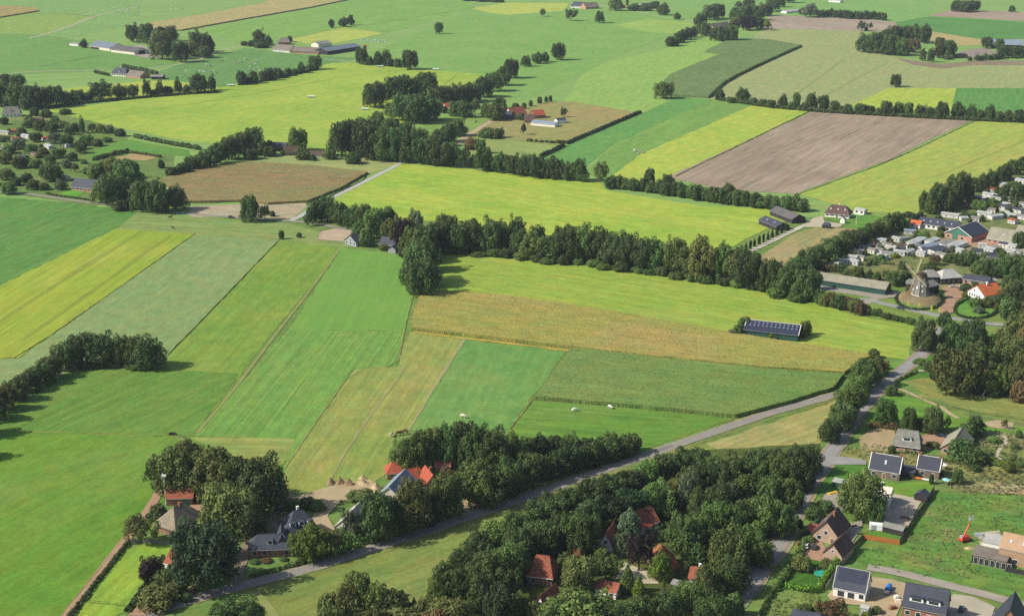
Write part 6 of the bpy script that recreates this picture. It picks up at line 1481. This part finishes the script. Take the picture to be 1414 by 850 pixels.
cars = [('black car driving down the country road past the roadside trees', 596, 727, (560, 735), (640, 706), (.012, .012, .014)),
        ('white car driving up the grey road at the bottom edge', 1011, 838, (1004, 846), (1020, 828), (.75, .75, .75)),
        ('dark car parked on the country road beside the round tree', 319, 301, (300, 299), (340, 302), (.02, .025, .03)),
        ('white car parked beside the brown-roofed houses', 1113, 756, (1113, 762), (1116, 750), (.75, .75, .74)),
        ('dark grey car parked next to the white one', 1124, 757, (1124, 763), (1127, 751), (.03, .04, .045)),
        ('dark blue car parked between the farmhouse and grey barn', 1299, 603, (1292, 602), (1306, 604), (.015, .025, .08)),
        ('dark car parked on the pale paving by the semi-detached house', 1327, 843, (1324, 852), (1330, 834), (.02, .025, .03)),
        ('small blue car on the village road before the mill mound', 1243, 427, (1236, 425), (1250, 428), (.02, .03, .09)),
        ('white car parked in the clearing of the small wood', 760, 635, (752, 636), (768, 634), (.78, .78, .78)),
        ('dark red car by the corner of the concrete yard', 1213, 707, (1211, 711), (1215, 703), (.14, .015, .03)),
        ('white van-like car parked by the mill buildings', 1329, 398, (1324, 398), (1334, 399), (.75, .75, .75)),
        ('silver car parked beside the mill buildings', 1316, 397, (1310, 397), (1322, 397), (.5, .52, .54)),
        ('dark car parked at the reception hall', 1258, 342, (1254, 343), (1262, 341), (.03, .03, .04)),
        ('dark car under the trees by the wood drive entrance', 756, 662, (750, 664), (764, 659), (.02, .02, .022))]
cp_ = car_proto()
for i, (lab, x, y, a, b, col) in enumerate(cars):
    o = cp_ if i == 0 else copy_thing(cp_)
    p = G(x, y)
    o.location = (p.x, p.y, GZ + .1)
    o.rotation_euler = (0, 0, wdir(a, b))
    tag(o, lab, 'car', 'cars on the roads and yards')
    for ch in o.children:
        if ch.name.startswith(('body', 'roof')): ch.color = (*col, 1)

# garden and building-site clutter
for nm, lab, ct, x, y, w_, d_, h_, mk, rz in [
    ('wood_pile', 'low brown wood pile beside the brown-roofed house', 'wood pile', 1106, 752, 3.2, 1.0, 1.2, 'wood', .3),
    ('garden_box', 'dark green garden box near the road by the brown-roofed house', 'box', 1128, 722, 2.0, 1.2, 1.1, 'green_wall', .5),
    ('garden_box', 'white crate beside the trailer under the blue tarpaulin', 'box', 1238, 826, 1.6, 1.2, 1.0, 'white', .2),
    ('building_blocks', 'pale stack of building blocks left of the dark semi-detached house', 'blocks', 1240, 832, 2.0, 1.4, 1.1, 'cream', -.2),
    ('building_blocks', 'pale stack of building blocks on the terrace by the tan house', 'blocks', 1366, 742, 2.2, 1.4, 1.0, 'cream', .1),
    ('skip', 'grey metal skip beside the tan house terrace', 'skip', 1352, 741, 3.4, 1.7, 1.3, 'grey', -.3),
    ('wood_pile', 'weathered plank pile on the concrete yard', 'wood pile', 1240, 727, 5.0, 1.2, .8, 'sheet', -.25),
    ('wood_pile', 'second weathered plank pile near the dark fence', 'wood pile', 1250, 716, 3.6, 1.0, .7, 'wood', -.6),
    ('compost_bin', 'small dark bin behind the smaller new brick house', 'bin', 1300, 656, 1.2, 1.2, 1.3, 'dark_wood', 0),
    ('garden_bench', 'pale bench on the terrace of the first new brick house', 'bench', 1218, 668, 2.0, .6, .8, 'white', -.2),
    ('wood_pile', 'log pile along the brick terrace of the thatched house', 'wood pile', 284, 708, 3.0, .9, 1.2, 'wood', .4),
    ('feed_box', 'small dark box at the corner gate of the lower left meadow', 'box', 238, 600, 3.0, 1.2, .9, 'dark_wood', .2)]:
    p = G(x, y)
    root = empty(nm, (p.x, p.y, GZ), rz, lab, ct)
    q = MB(); q.box(-w_ / 2, -d_ / 2, 0, w_ / 2, d_ / 2, h_ * .62); q.build('lower_part', M[mk], root)
    q = MB(); q.box(-w_ * .44, -d_ * .42, h_ * .622, w_ * .36, d_ * .44, h_); q.build('upper_part', M[mk], root)
# red aerial lift
def lift():
    p = G(1332, 747)
    root = empty('aerial_lift', (p.x, p.y, GZ), R(25), 'bright red aerial work lift with a raised boom on the rough meadow', 'aerial lift')
    red = mat('red_machine_paint', (.62, .05, .025), .4, .08, 2, .4)
    q = MB(); q.box(-2.2, -1.05, .55, 2.2, 1.05, 1.25); b = q.build('chassis', red, root); m_ = b.modifiers.new('bevel', 'BEVEL'); m_.width = .12
    q = MB(); q.box(-2.0, -.95, 1.26, 1.0, .95, 2.3); b = q.build('turret', red, root); m_ = b.modifiers.new('bevel', 'BEVEL'); m_.width = .18
    q = MB(); q.box(-2.05, -.6, 1.5, -1.2, .6, 2.5); q.build('counterweight', M['grey'], root)
    for x in (-1.4, 1.4):
        for y in (-1.05, 1.05):
            q = MB(); q.tube((x, y - .2, .5), (x, y + .2, .5), .52, .52, 14); q.build('wheel', TYRE, root)
    q = MB(); q.tube((-.6, 0, 2.2), (1.6, .2, 6.2), .3, .22, 6); q.build('boom', red, root)
    q = MB(); q.tube((1.6, .2, 6.2), (2.1, .25, 8.4), .2, .16, 6); q.build('boom_extension', red, root)
    q = MB()
    for x in (1.5, 3.1):
        for y in (-.4, .9): q.tube((x, y, 8.2), (x, y, 9.4), .05, .05, 5)
    for z in (8.8, 9.4):
        for a, b in (((1.5, -.4), (3.1, -.4)), ((3.1, -.4), (3.1, .9)), ((3.1, .9), (1.5, .9)), ((1.5, .9), (1.5, -.4))): q.tube((*a, z), (*b, z), .05, .05, 5)
    q.box(1.45, -.45, 8.1, 3.15, .95, 8.22)
    q.build('basket', M['grey'], root)
lift()
# trampoline, blue tarpaulin trailer, parasol, site things
def trampoline():
    p = G(1133, 795)
    root = empty('trampoline', (p.x, p.y, GZ), 0, 'round green trampoline on the shaded garden lawn', 'trampoline')
    gm = mat('green_net', (.02, .30, .20), .6, .1, 2)
    q = MB(); q.tube((0, 0, .75), (0, 0, .85), 2.1, 2.1, 24); q.build('mat', gm, root)
    q = MB()
    n = 24
    for i in range(n):
        a, b = 2 * math.pi * i / n, 2 * math.pi * (i + 1) / n
        q.tube((2.2 * math.cos(a), 2.2 * math.sin(a), .86), (2.2 * math.cos(b), 2.2 * math.sin(b), .86), .12, .12, 5)
    q.build('padding', gm, root)
    for i in range(6):
        a = 2 * math.pi * i / 6
        q = MB(); q.tube((2.15 * math.cos(a), 2.15 * math.sin(a), 0), (2.15 * math.cos(a), 2.15 * math.sin(a), 2.4), .05, .05, 6); q.build('leg', M['grey'], root)
trampoline()
def tarp_trailer():
    p = G(1226, 816)
    root = empty('trailer', (p.x, p.y, GZ), wdir((1220, 828), (1232, 806)), 'long trailer under a bright blue tarpaulin on the sandy building plot', 'trailer')
    q = MB(); q.box(-3.2, -.9, .5, 2.6, .9, .7); q.build('frame', M['grey'], root)
    q = MB()
    prof = [(-.95, .72), (-.9, 1.5), (-.3, 1.95), (.35, 1.9), (.9, 1.45), (.95, .72)]
    q.prism([(-1.2, y, z) for y, z in prof], [(2.6, y * .85, z * .92) for y, z in prof])
    q.build('tarpaulin', mat('blue_tarpaulin', (.02, .16, .48), .45, .12, 2, .4), root)
    for y in (-.9, .9):
        q = MB(); q.tube((.6, y - .12, .36), (.6, y + .12, .36), .36, .36, 12); q.build('wheel', TYRE, root)
    q = MB(); q.box(-3.1, -.8, .72, -1.4, .8, 1.0); q.build('timber_load', M['cream'], root)
tarp_trailer()
def parasol(x, y, col, lab, key):
    p = G(x, y)
    root = empty('parasol', (p.x, p.y, GZ), 0, lab, 'parasol')
    q = MB(); q.tube((0, 0, 0), (0, 0, 2.6), .04, .04, 6); q.build('pole', M['white'], root)
    q = MB()
    n = 10
    q.prism([(1.7 * math.cos(6.283 * i / n), 1.7 * math.sin(6.283 * i / n), 2.1) for i in range(n)], [(.06 * math.cos(6.283 * i / n), .06 * math.sin(6.283 * i / n), 2.75) for i in range(n)])
    q.build('canopy', mat(key, col, .7, .05, 2), root)
parasol(1306, 669, (.25, .55, .56), 'pale turquoise parasol beside the smaller new brick house', 'turquoise_cloth')
parasol(1302, 648, (.75, .74, .7), 'white parasol on the terrace right of the smaller new brick house', 'white_cloth')
def lowstuff(name, lab, cat, x, y, parts, rz=0.0):
    p = G(x, y)
    root = empty(name, (p.x, p.y, GZ), rz, lab, cat)
    for nm, bx, m in parts:
        q = MB()
        for b in bx: q.box(*b)
        q.build(nm, m, root)
ORB = mat('orange_barrier_paint', (.75, .22, .05), .6, .1, 2)
YEB = mat('yellow_pipe_paint', (.72, .5, .05), .6, .1, 2)
lowstuff('barrier', 'orange and white site barrier in front of the smaller new brick house', 'barrier', 1278, 664, [('panel', [(-4.5, -.1, .3, -1.5, .1, 1.1)], ORB), ('white_panel', [(-1.48, -.1, .3, 4.5, .1, 1.0)], M['white']), ('foot', [(-4.4, -.4, 0, -4.2, .4, .3), (0, -.4, 0, .2, .4, .3), (4.2, -.4, 0, 4.4, .4, .3)], M['grey'])], wdir((1265, 662), (1296, 667)))
lowstuff('pipe_stack', 'stack of yellow pipes in the gravel front yard', 'pipes', 1150, 681, [('pipe', [(-2.4, -.8 + .32 * i, 0, 2.4, -.52 + .32 * i, .28) for i in range(5)], YEB), ('upper_pipe', [(-2.2, -.6 + .34 * i, .29, 2.0, -.32 + .34 * i, .55) for i in range(3)], YEB)], .5)
lowstuff('garden_table', 'garden table with white benches on the paved terrace', 'garden table', 1180, 728, [('tabletop', [(-1, -.5, .72, 1, .5, .78)], M['wood']), ('leg', [(-.9, -.4, 0, -.8, .4, .71), (.8, -.4, 0, .9, .4, .71)], M['wood']), ('bench', [(-1, -1.1, .4, 1, -.8, .46), (-1, .8, .4, 1, 1.1, .46)], M['white'])], .4)
lowstuff('white_container', 'white box container at the end of the long grey shed', 'container', 1209, 731, [('box', [(-2.4, -1.2, .1, 2.4, 1.2, 2.4)], M['white']), ('door', [(-1.6, -1.26, .2, .2, -1.21, 2.1)], M['grey'])], -.25)
lowstuff('brick_pallet', 'pallet of red bricks beside the blue tarpaulin trailer', 'pallet', 1232, 840, [('brick_load', [(-1.1, -.9, .16, .1, .3, 1.2), (.25, -.5, .16, 1.3, .6, .9)], M['brick']), ('pallet_board', [(-1.3, -1, 0, 1.4, .8, .15)], M['wood'])], .3)
lowstuff('water_trough', 'low white trough on the brown riding yard edge', 'trough', 349, 738, [('basin', [(-3.5, -.25, 0, 3.5, .25, .5)], M['white'])], wdir((345, 748), (354, 730)))
for x, y, lab in ((430, 135, 'pale green covered feeder in the middle of the large yellow field'), (504, 152, 'pale green covered feeder before the tree grove edge'), (525, 93, 'pale covered feeder under the short tree row'), (602, 97, 'pale covered feeder at the top right corner of the yellow field'), (319, 119, 'pale covered feeder beside the cow pasture hedgerow')):
    p = G(x, y)
    root = empty('feeder', (p.x, p.y, GZ), random.uniform(-.2, .2), lab, 'feeder', 'covered feeders standing in the fields')
    q = MB(); q.box(-3.8, -1.2, .4, 3.8, 1.2, 1.0); q.build('rack', M['grey'], root)
    q = MB(); q.prism([(-4, -1.4, 1.3), (4, -1.4, 1.3), (4, 1.4, 1.3), (-4, 1.4, 1.3)], [(-3.9, -.1, 2.1), (3.9, -.1, 2.1), (3.9, .1, 2.1), (-3.9, .1, 2.1)]); q.build('cover', mat('pale_green_cover', (.50, .62, .50), .5, .06, 1), root)
    for xx in (-3.6, 3.6):
        q = MB()
        for yy in (-1.2, 1.2): q.tube((xx, yy, 0), (xx, yy, 1.35), .08, .08, 5)
        q.build('post', M['grey'], root)
# wrapped bales at the far farm
bp = MB(); bp.tube((0, -.65, .65), (0, .65, .65), .65, .65, 16)
bmesh_ = bp.mesh('wrapped_bale')
bg_ = mat('bale_wrap', (.32, .58, .48), .4, .1, 2, .4); bw_ = mat('white_wrap', (.7, .72, .7), .4, .1, 2, .4)
rb = random.Random(5)
for i in range(22):
    me = bmesh_ if i % 2 else (bmesh_.copy() if i == 0 else bpy.data.meshes.get('wrapped_bale_white', bmesh_))
    o = bpy.data.objects.new('wrapped_bale', bmesh_)
    C.objects.link(o)
    if not bmesh_.materials: bmesh_.materials.append(bg_)
    p = G(498 + (i % 11) * 3.4, 55.5 + (i // 11) * 2.2 + (i % 11) * .12)
    o.location = (p.x, p.y, GZ); o.rotation_euler = (0, 0, rb.uniform(-.4, .4)); o.scale = (1.25, 1.25, 1.25)
    o.material_slots[0].link = 'OBJECT'
    o.material_slots[0].material = bw_ if (i * 7) % 3 == 0 else bg_
    tag(o, 'green or white wrapped hay bale in the double row behind the far barn', 'bale', 'wrapped bales behind the far barn')
lowstuff('red_trailer', 'red farm trailer beside the wrapped bales', 'trailer', 504, 65, [('box_body', [(-3, -1.2, .8, 3, 1.2, 2.2)], mat('red_trailer_paint', (.5, .04, .03), .5, .1, 1)), ('wheel', [(-1.2, -1.3, 0, -.3, 1.3, .79), (.3, -1.3, 0, 1.2, 1.3, .79)], TYRE)])

# ------------------------------------------------------------------ heaps
def heap(name, lab, x, y, wpx, h, m, flat=.8, seed=1):
    p = G(x, y)
    r = wpx / S(y) / 2
    rnd = np.random.default_rng(seed)
    n, k = 26, 8
    vs, fs = [], []
    for j in range(k):
        t = j / (k - 1)
        for i in range(n):
            a = 2 * math.pi * i / n
            rr = r * (1 - t) * (1 + .12 * math.sin(3 * a + seed) + rnd.uniform(-.05, .05))
            vs.append((rr * math.cos(a), rr * flat * math.sin(a), h * (t ** 1.15) + (rnd.uniform(-.12, .12) * h * .5 if 0 < j < k - 1 else 0)))
    for j in range(k - 1):
        for i in range(n):
            fs.append((j * n + i, j * n + (i + 1) % n, (j + 1) * n + (i + 1) % n, (j + 1) * n + i))
    o = MB().add(vs, fs).build(name, m)
    o.location = (p.x, p.y, .1)
    return tag(o, lab, 'heap')
SOIL = mat('heap_soil', P(176, 146, 116), 1, .2, 1.2, .05); STONE = mat('heap_stone', P(216, 190, 148), 1, .26, 1.6, .05)
heap('soil_heap', 'brown soil heap, first of three beside the meadow', 457, 668, 15, 3.0, SOIL, .8, 1)
heap('soil_heap', 'brown soil heap, middle of three beside the meadow', 470, 668, 15, 3.3, SOIL, .8, 2)
heap('soil_heap', 'brown soil heap, third of three, next to pale rubble', 482, 669, 16, 3.0, SOIL, .8, 3)
heap('soil_heap', 'wide low brown soil heap in the farmyard', 500, 682, 28, 2.4, SOIL, .7, 4)
heap('stone_heap', 'pale rubble heap behind the wide brown heap', 500, 668, 24, 2.2, STONE, .6, 5)
heap('stone_heap', 'pale sandy stone heap against the blue-roofed barn', 519, 674, 16, 2.8, STONE, 1.0, 6)
heap('stone_heap', 'small pale stone heap at the meadow edge', 501, 661, 14, 1.8, STONE, .6, 7)
heap('sand_heap', 'pale sand heap beside the red aerial lift', 1338, 757, 15, 1.0, STONE, .6, 8)
heap('soil_heap', 'brown farmyard heap under the far right trees', 1348, 74, 18, 3.0, mat('far_heap', P(150, 136, 128), 1, .2, 1), .7, 9)
heap('soil_heap', 'second brown farmyard heap under the far right trees', 1330, 77, 12, 2.4, mat('far_heap', P(150, 136, 128), 1, .2, 1), .7, 10)

# ------------------------------------------------------------------ fences, poles, banners
def fence(lab, path, h, m, post=2.2, name='fence', solid=True, pm=None, thick=.08):
    pts = [G(*p) for p in path]
    o = pts[0]
    root = empty(name, (o.x, o.y, GZ * .6), 0, lab, 'fence')
    pts = [p - o for p in pts]
    b = MB(); q = MB()
    np_ = 0
    for a, c in zip(pts, pts[1:]):
        d = (c - a).normalized(); n_ = Vector((-d.y, d.x, 0))
        if solid:
            t = n_ * thick / 2
            b.prism([a - t, c - t, c + t, a + t], [p + Vector((0, 0, h)) for p in (a - t, c - t, c + t, a + t)])
        else:
            for z in (h * .45, h * .92):
                b.tube(a + Vector((0, 0, z)), c + Vector((0, 0, z)), .045, .045, 4)
        k = max(1, int((c - a).length / post))
        for i in range(k + 1):
            p = a.lerp(c, i / k) + n_ * (thick * .5 + .05 if solid else 0)
            q.tube(p + Vector((0, 0, -.2)), p + Vector((0, 0, h * 1.04)), .07, .07, 5)
            np_ += 1
    b.build('boards' if solid else 'rail', m, root)
    po = q.build('post', pm or m, root)
    return root
fence('long dark wooden fence with pale cap beside the rough meadow', [(1242, 751), (1260, 722), (1282, 690), (1290, 677)], 2.0, mat('fence_wood', P(128, 108, 92), .9, .2, 2))
fence('new orange-brown wooden fence across the garden end', [(1191, 744), (1216, 748), (1242, 752)], 1.9, mat('new_wood', P(206, 130, 66), .8, .12, 2))
fence('weathered dark fence behind the brown-roofed houses', [(1162, 776), (1176, 760), (1191, 744)], 1.9, mat('dark_fence_wood', P(118, 106, 96), .9, .2, 2))
fence('grey wooden fence behind the clipped garden hedge', [(1140, 814), (1148, 802), (1154, 792)], 1.7, mat('grey_fence', P(140, 136, 130), .9, .15, 2))
fence('dark glazed garden fence below the tan house', [(1388, 789), (1414, 794), (1450, 801)], 1.8, M['dark_wood'])
fence('post and rail fence of the sand paddock', [(438, 331), (443, 320), (462, 316), (492, 320)], 1.5, M['dark_wood'], 4, solid=False)
fence('thin post and rail fence across the driveway lawn', [(124, 833), (150, 835), (174, 838)], 1.2, M['dark_wood'], 3, solid=False)
fence('grey board fence at the lower end of the thatched garden', [(182, 748), (208, 750), (236, 752)], 1.4, mat('grey_fence', P(140, 136, 130), .9, .15, 2))
fence('wire fence on wooden posts along the dull mown field', [(1240, 546), (1290, 556), (1340, 570), (1414, 580)], 1.2, M['dark_wood'], 5, solid=False)
fence('field gate and rails at the corner of the lower left meadow', [(230, 600), (244, 602), (256, 606), (262, 616)], 1.3, M['dark_wood'], 2.5, solid=False)
def pole(name, lab, cat, x, y, h, head, arm=0.0, m='white'):
    p = G(x, y)
    root = empty(name, (p.x, p.y, GZ * .5), 0, lab, cat)
    q = MB(); q.tube((0, 0, 0), (0, 0, h), .13, .08, 8); q.build('post', M[m], root)
    if head == 'lamp':
        q = MB(); q.tube((0, 0, h - .1), (arm, 0, h + .1), .06, .05, 6); q.box(arm - .1, -.2, h, arm + .8, .2, h + .22); q.build('lamp_head', M['white'], root)
    elif head == 'turbine':
        q = MB(); q.box(-.7, -.35, h, .9, .35, h + .8); q.build('nacelle', M['white'], root)
        for k in range(3):
            a = 2.09 * k + .5
            q = MB(); q.prism([(-.75, -.1, h + .4), (-.75, .1, h + .4), (-.85, .1, h + .4), (-.85, -.1, h + .4)], [(-.75, 1.5 * math.cos(a) - .1, h + .4 + 1.5 * math.sin(a)), (-.75, 1.5 * math.cos(a) + .1, h + .4 + 1.5 * math.sin(a)), (-.85, 1.5 * math.cos(a) + .1, h + .4 + 1.5 * math.sin(a)), (-.85, 1.5 * math.cos(a) - .1, h + .4 + 1.5 * math.sin(a))]); q.build('rotor_blade', M['white'], root)
    elif head == 'ball':
        q = MB(); q.tube((0, 0, h), (0, 0, h + .3), .16, .1, 8); q.build('finial', M['white'], root)
    return root
pole('wind_turbine', 'slim white mast with a small wind turbine head by the red outbuilding', 'wind turbine', 229, 696, 11.5, 'turbine')
pole('flagpole', 'tall white flagpole on the lawn of the low white farmhouse', 'flagpole', 1182, 311, 7.5, 'ball')
pole('street_lamp', 'street lamp beside the road in front of the slate-roofed farmhouse', 'street lamp', 449, 774, 4.6, 'lamp', .2, 'grey')
pole('street_lamp', 'street lamp on the right verge of the grey road junction', 'street lamp', 1290, 512, 6.0, 'lamp', -.8, 'white')
pole('street_lamp', 'street lamp at the drive entrance by the small brick house road', 'street lamp', 1207, 532, 5.5, 'lamp', .8, 'white')
YEL_B = mat('yellow_banner_cloth', (.85, .72, .06), .7, .06, 2)
for x, y, lab in ((1253, 424, 'yellow banner flag by the mill road, first of four'), (1268, 427, 'yellow banner flag by the mill road, second of four'), (1285, 430, 'yellow banner flag by the mill road, third of four'), (1296, 433, 'yellow banner flag by the mill road, last beside the brick square')):
    p = G(x, y)
    root = empty('banner_flag', (p.x, p.y, GZ), 0, lab, 'banner', 'yellow banners by the mill road')
    q = MB(); q.tube((0, 0, 0), (0, 0, 3.8), .05, .03, 6); q.build('pole', M['white'], root)
    q = MB(); q.prism([(0.04, -.03, .8), (1.0, -.03, .8), (1.0, .03, .8), (.04, .03, .8)], [(.04, -.03, 3.7), (.7, -.03, 3.5), (.7, .03, 3.5), (.04, .03, 3.7)]); q.build('cloth', YEL_B, root)
# two leaning birch trunks
for i, (x, y, lean, lab) in enumerate(((1353, 545, -6.0, 'bare pale birch trunk leaning left, one of a V-shaped pair'), (1356, 547, 4.0, 'pale birch trunk leaning right, one of a V-shaped pair'))):
    p = G(x, y)
    q = MB(); q.tube((0, 0, -.1), (lean * .5, 0, 4.6), .28, .2); q.tube((lean * .5, 0, 4.6), (lean, .3, 9.5), .2, .08); q.tube((lean * .6, 0, 5.6), (lean * .3, .5, 9), .1, .04, 5)
    o = q.build('birch_trunk', BARKW); o.location = (p.x, p.y, GZ * .4); tag(o, lab, 'tree trunk')
# ------------------------------------------------------------------ animals
def animal(name, joints, edges, radii, m):
    me = bpy.data.meshes.new(name)
    me.from_pydata(joints, edges, [])
    o = bpy.data.objects.new(name, me); C.objects.link(o)
    sk = o.modifiers.new('skin', 'SKIN')
    for v, r in zip(me.skin_vertices[0].data, radii): v.radius = (r, r) if not isinstance(r, tuple) else r
    me.skin_vertices[0].data[0].use_root = True
    o.modifiers.new('sub', 'SUBSURF').levels = 1
    dg = bpy.context.evaluated_depsgraph_get(); dg.update()
    em = bpy.data.meshes.new_from_object(o.evaluated_get(dg))
    em.name = name
    em.materials.clear(); em.materials.append(m)
    bpy.data.objects.remove(o)
    return em
def cow_mesh(name, m, horse=False, head_down=True):
    hz = 1.2 if horse else 1.05
    J = [(0, 0, hz), (.75, 0, hz + .02), (-.75, 0, hz + .03), (1.15, 0, hz + (.25 if horse and not head_down else -.1)), (1.55, 0, hz + (.65 if horse and not head_down else -.55)), (1.9, 0, hz + (.5 if horse and not head_down else -.85)), (-1.0, 0, hz - .05), (-1.1, 0, hz - .55)]
    E = [(0, 1), (0, 2), (1, 3), (3, 4), (4, 5), (2, 6), (6, 7)]
    Rr = [(.40, .42), (.36, .40), (.34, .38), .22, .15, .09, .06, .03]
    for x, y, hind in ((.72, .2, 0), (.72, -.2, 0), (-.72, .22, 1), (-.72, -.22, 1)):
        k = len(J)
        J += [(x, y, hz - .38), (x + (.08 if hind else 0), y, hz - .6), (x + (-.1 if hind else .02), y, .42), (x, y, .02)]
        E += [(1 if x > 0 else 2, k), (k, k + 1), (k + 1, k + 2), (k + 2, k + 3)]
        Rr += [.16, .11, .065, .06]
    return animal(name, J, E, Rr, m)
def patch_mat(key, a, b, t):
    q = NB(key)
    tc = q.n('ShaderNodeTexCoord').outputs['Object']
    return q.out(q.mix(q.rng(q.noise(tc, 1.6, 1), t, t + .04, 0, 1), a, b), .8, .2)
BW = cow_mesh('cow', patch_mat('cow_patches', (.02, .018, .016), (.7, .68, .64), .5))
WH = cow_mesh('cow', patch_mat('pale_cow_patches', (.05, .04, .035), (.72, .70, .66), .36), False, False)
HB = cow_mesh('horse', mat('brown_coat', (.11, .045, .02), .7, .15, 2), True)
HD = cow_mesh('horse', mat('dark_coat', (.02, .016, .014), .6, .15, 2), True, False)
HW = cow_mesh('horse', mat('pale_coat', (.62, .56, .48), .7, .1, 2), True)
SH = cow_mesh('sheep', mat('fleece', (.74, .72, .66), 1, .08, 3))
def beast(me, name, lab, cat, x, y, sc=1.0, group=None, rz=None):
    o = bpy.data.objects.new(name, me); C.objects.link(o)
    p = G(x, y)
    o.location = (p.x, p.y, GZ * .6); o.scale = (sc,) * 3
    o.rotation_euler = (0, 0, rb.uniform(0, 6.28) if rz is None else rz)
    return tag(o, lab, cat, group)
def herd(poly, n, lab, group, seed, mix=(BW, WH)):
    r = random.Random(seed)
    (x0, y0), (x1, y1), (x2, y2), (x3, y3) = poly
    for i in range(n):
        u, v = r.random(), r.random()
        x = (1 - v) * ((1 - u) * x0 + u * x1) + v * ((1 - u) * x3 + u * x2)
        y = (1 - v) * ((1 - u) * y0 + u * y1) + v * ((1 - u) * y3 + u * y2)
        beast(r.choice(mix), 'cow', lab, 'cow', x, y, 1.15, group)
herd([(244, 96), (340, 74), (352, 94), (246, 112)], 30, 'black-and-white cow grazing in the pasture between the two far farms', 'cows between the two far farms', 1)
herd([(330, 78), (378, 84), (360, 100), (330, 100)], 12, 'black-and-white cow grazing in the pasture below the twin-gabled farmhouse', 'cows below the twin-gabled farmhouse', 2)
herd([(140, 12), (200, 10), (192, 24), (136, 28)], 18, 'cow grazing by the curving pale farm track', 'cows by the pale farm track', 3)
herd([(215, 4), (310, -2), (300, 10), (220, 16)], 9, 'cow far away along the upper left edge', 'cows along the upper left edge', 4)
for i, (x, y) in enumerate(((876, 209), (880, 210), (884, 211), (888, 212), (881, 213))):
    beast(BW if i % 2 else WH, 'cow', 'cow in the tight huddle on the mid green grass strip', 'cow', x, y, 1.15, 'cows huddled on the grass strip')
beast(HD, 'horse', 'dark horse grazing beside the country road verge', 'horse', 235, 302, 1.25, None, 0.2)
beast(HD, 'horse', 'dark horse lying nearer the yellow mown strip', 'horse', 239, 316, 1.0, None, 2.6)
beast(HB, 'horse', 'brown horse, middle of three at the edge of the small wood', 'horse', 550, 601, 1.3, None, .3)
beast(HB, 'horse', 'chestnut horse next to the trees of the small wood', 'horse', 560, 599, 1.25, None, 2.9)
beast(HW, 'horse', 'pale horse left of the brown ones on the dry pasture', 'horse', 540, 603, 1.2, None, 1.2)
beast(HW, 'horse', 'white horse alone on the green pasture', 'horse', 639, 577, 1.3, None, -.4)
beast(HB, 'horse', 'brown horse standing close above the small wood', 'horse', 642, 590, 1.35, None, 2.0)
beast(HB, 'horse', 'small brown foal right of the brown horse', 'horse', 654, 589, .9, None, .4)
beast(HD, 'horse', 'dark horse in the meadow before the big grove', 'horse', 642, 166, 1.2, None, 1)
beast(HD, 'horse', 'dark horse near the sandy lane of the grove meadow', 'horse', 657, 170, 1.2, None, .2)
beast(SH, 'sheep', 'white sheep, the left one of two below the dark maize', 'sheep', 793, 568, 1.3, None, .2)
beast(SH, 'sheep', 'white sheep, the right one of two below the dark maize', 'sheep', 843, 564, 1.2, None, 2.2)

# ------------------------------------------------------------------ labels that single out each repeat
def ordinal(i):
    w_ = ['first', 'second', 'third', 'fourth', 'fifth', 'sixth', 'seventh', 'eighth', 'ninth', 'tenth']
    if i <= 10: return w_[i - 1]
    return f"{i}{'th' if 10 < i % 100 < 14 else {1: 'st', 2: 'nd', 3: 'rd'}.get(i % 10, 'th')}"
by = {}
for o, k, c, cl, x, y in TREES:
    by.setdefault(cl, []).append((x, y, o, k, c))
for cl, L in by.items():
    L.sort(key=lambda q: q[:2])
    for i, (x, y, o, k, c) in enumerate(L):
        cn, nn = COL[c][1], NOUN[k][1]
        if len(L) == 1:
            o['label'] = f'{cn} {nn} {cl[0]}'
        else:
            o['label'] = f'{cn} {nn}, {ordinal(i + 1)} from the left {cl[0]}'
by = {}
for o, cl, x, wl, rf_ in CH:
    by.setdefault(cl, []).append((x, o, wl, rf_))
WN = {'render': 'white', 'cream': 'cream', 'dark_wood': 'dark', 'brick': 'brick'}
RN = {'pale_sheet': 'pale', 'sheet': 'grey', 'slate': 'dark', 'anthracite': 'dark', 'blue_sheet': 'blue-grey', 'red': 'red', 'brown': 'brown', 'green_wall': 'green'}
for cl, L in by.items():
    L.sort(key=lambda q: q[0])
    for i, (x, o, wl, rf_) in enumerate(L):
        o['label'] = f'{RN[rf_]}-roofed {WN[wl]} mobile home, {ordinal(i + 1)} from the left {cl[0]}'
# ------------------------------------------------------------------ air
HAZE = 0.000034
if HAZE:
    hb = MB(); hb.box(-9100, -1600, -1.0, 9100, 14100, HC + 25)
    hm = bpy.data.materials.new('haze'); hm.use_nodes = True
    t = hm.node_tree; t.nodes.clear()
    ou = t.nodes.new('ShaderNodeOutputMaterial'); pv = t.nodes.new('ShaderNodeVolumePrincipled')
    pv.inputs['Color'].default_value = (.74, .85, 1.0, 1)
    pv.inputs['Density'].default_value = HAZE
    pv.inputs['Anisotropy'].default_value = 0.0
    t.links.new(pv.outputs[0], ou.inputs['Volume'])
    hz_ = hb.build('haze', hm)
    tag(hz_, 'thin pale summer haze in the air over the fields', 'haze', None, 'stuff')
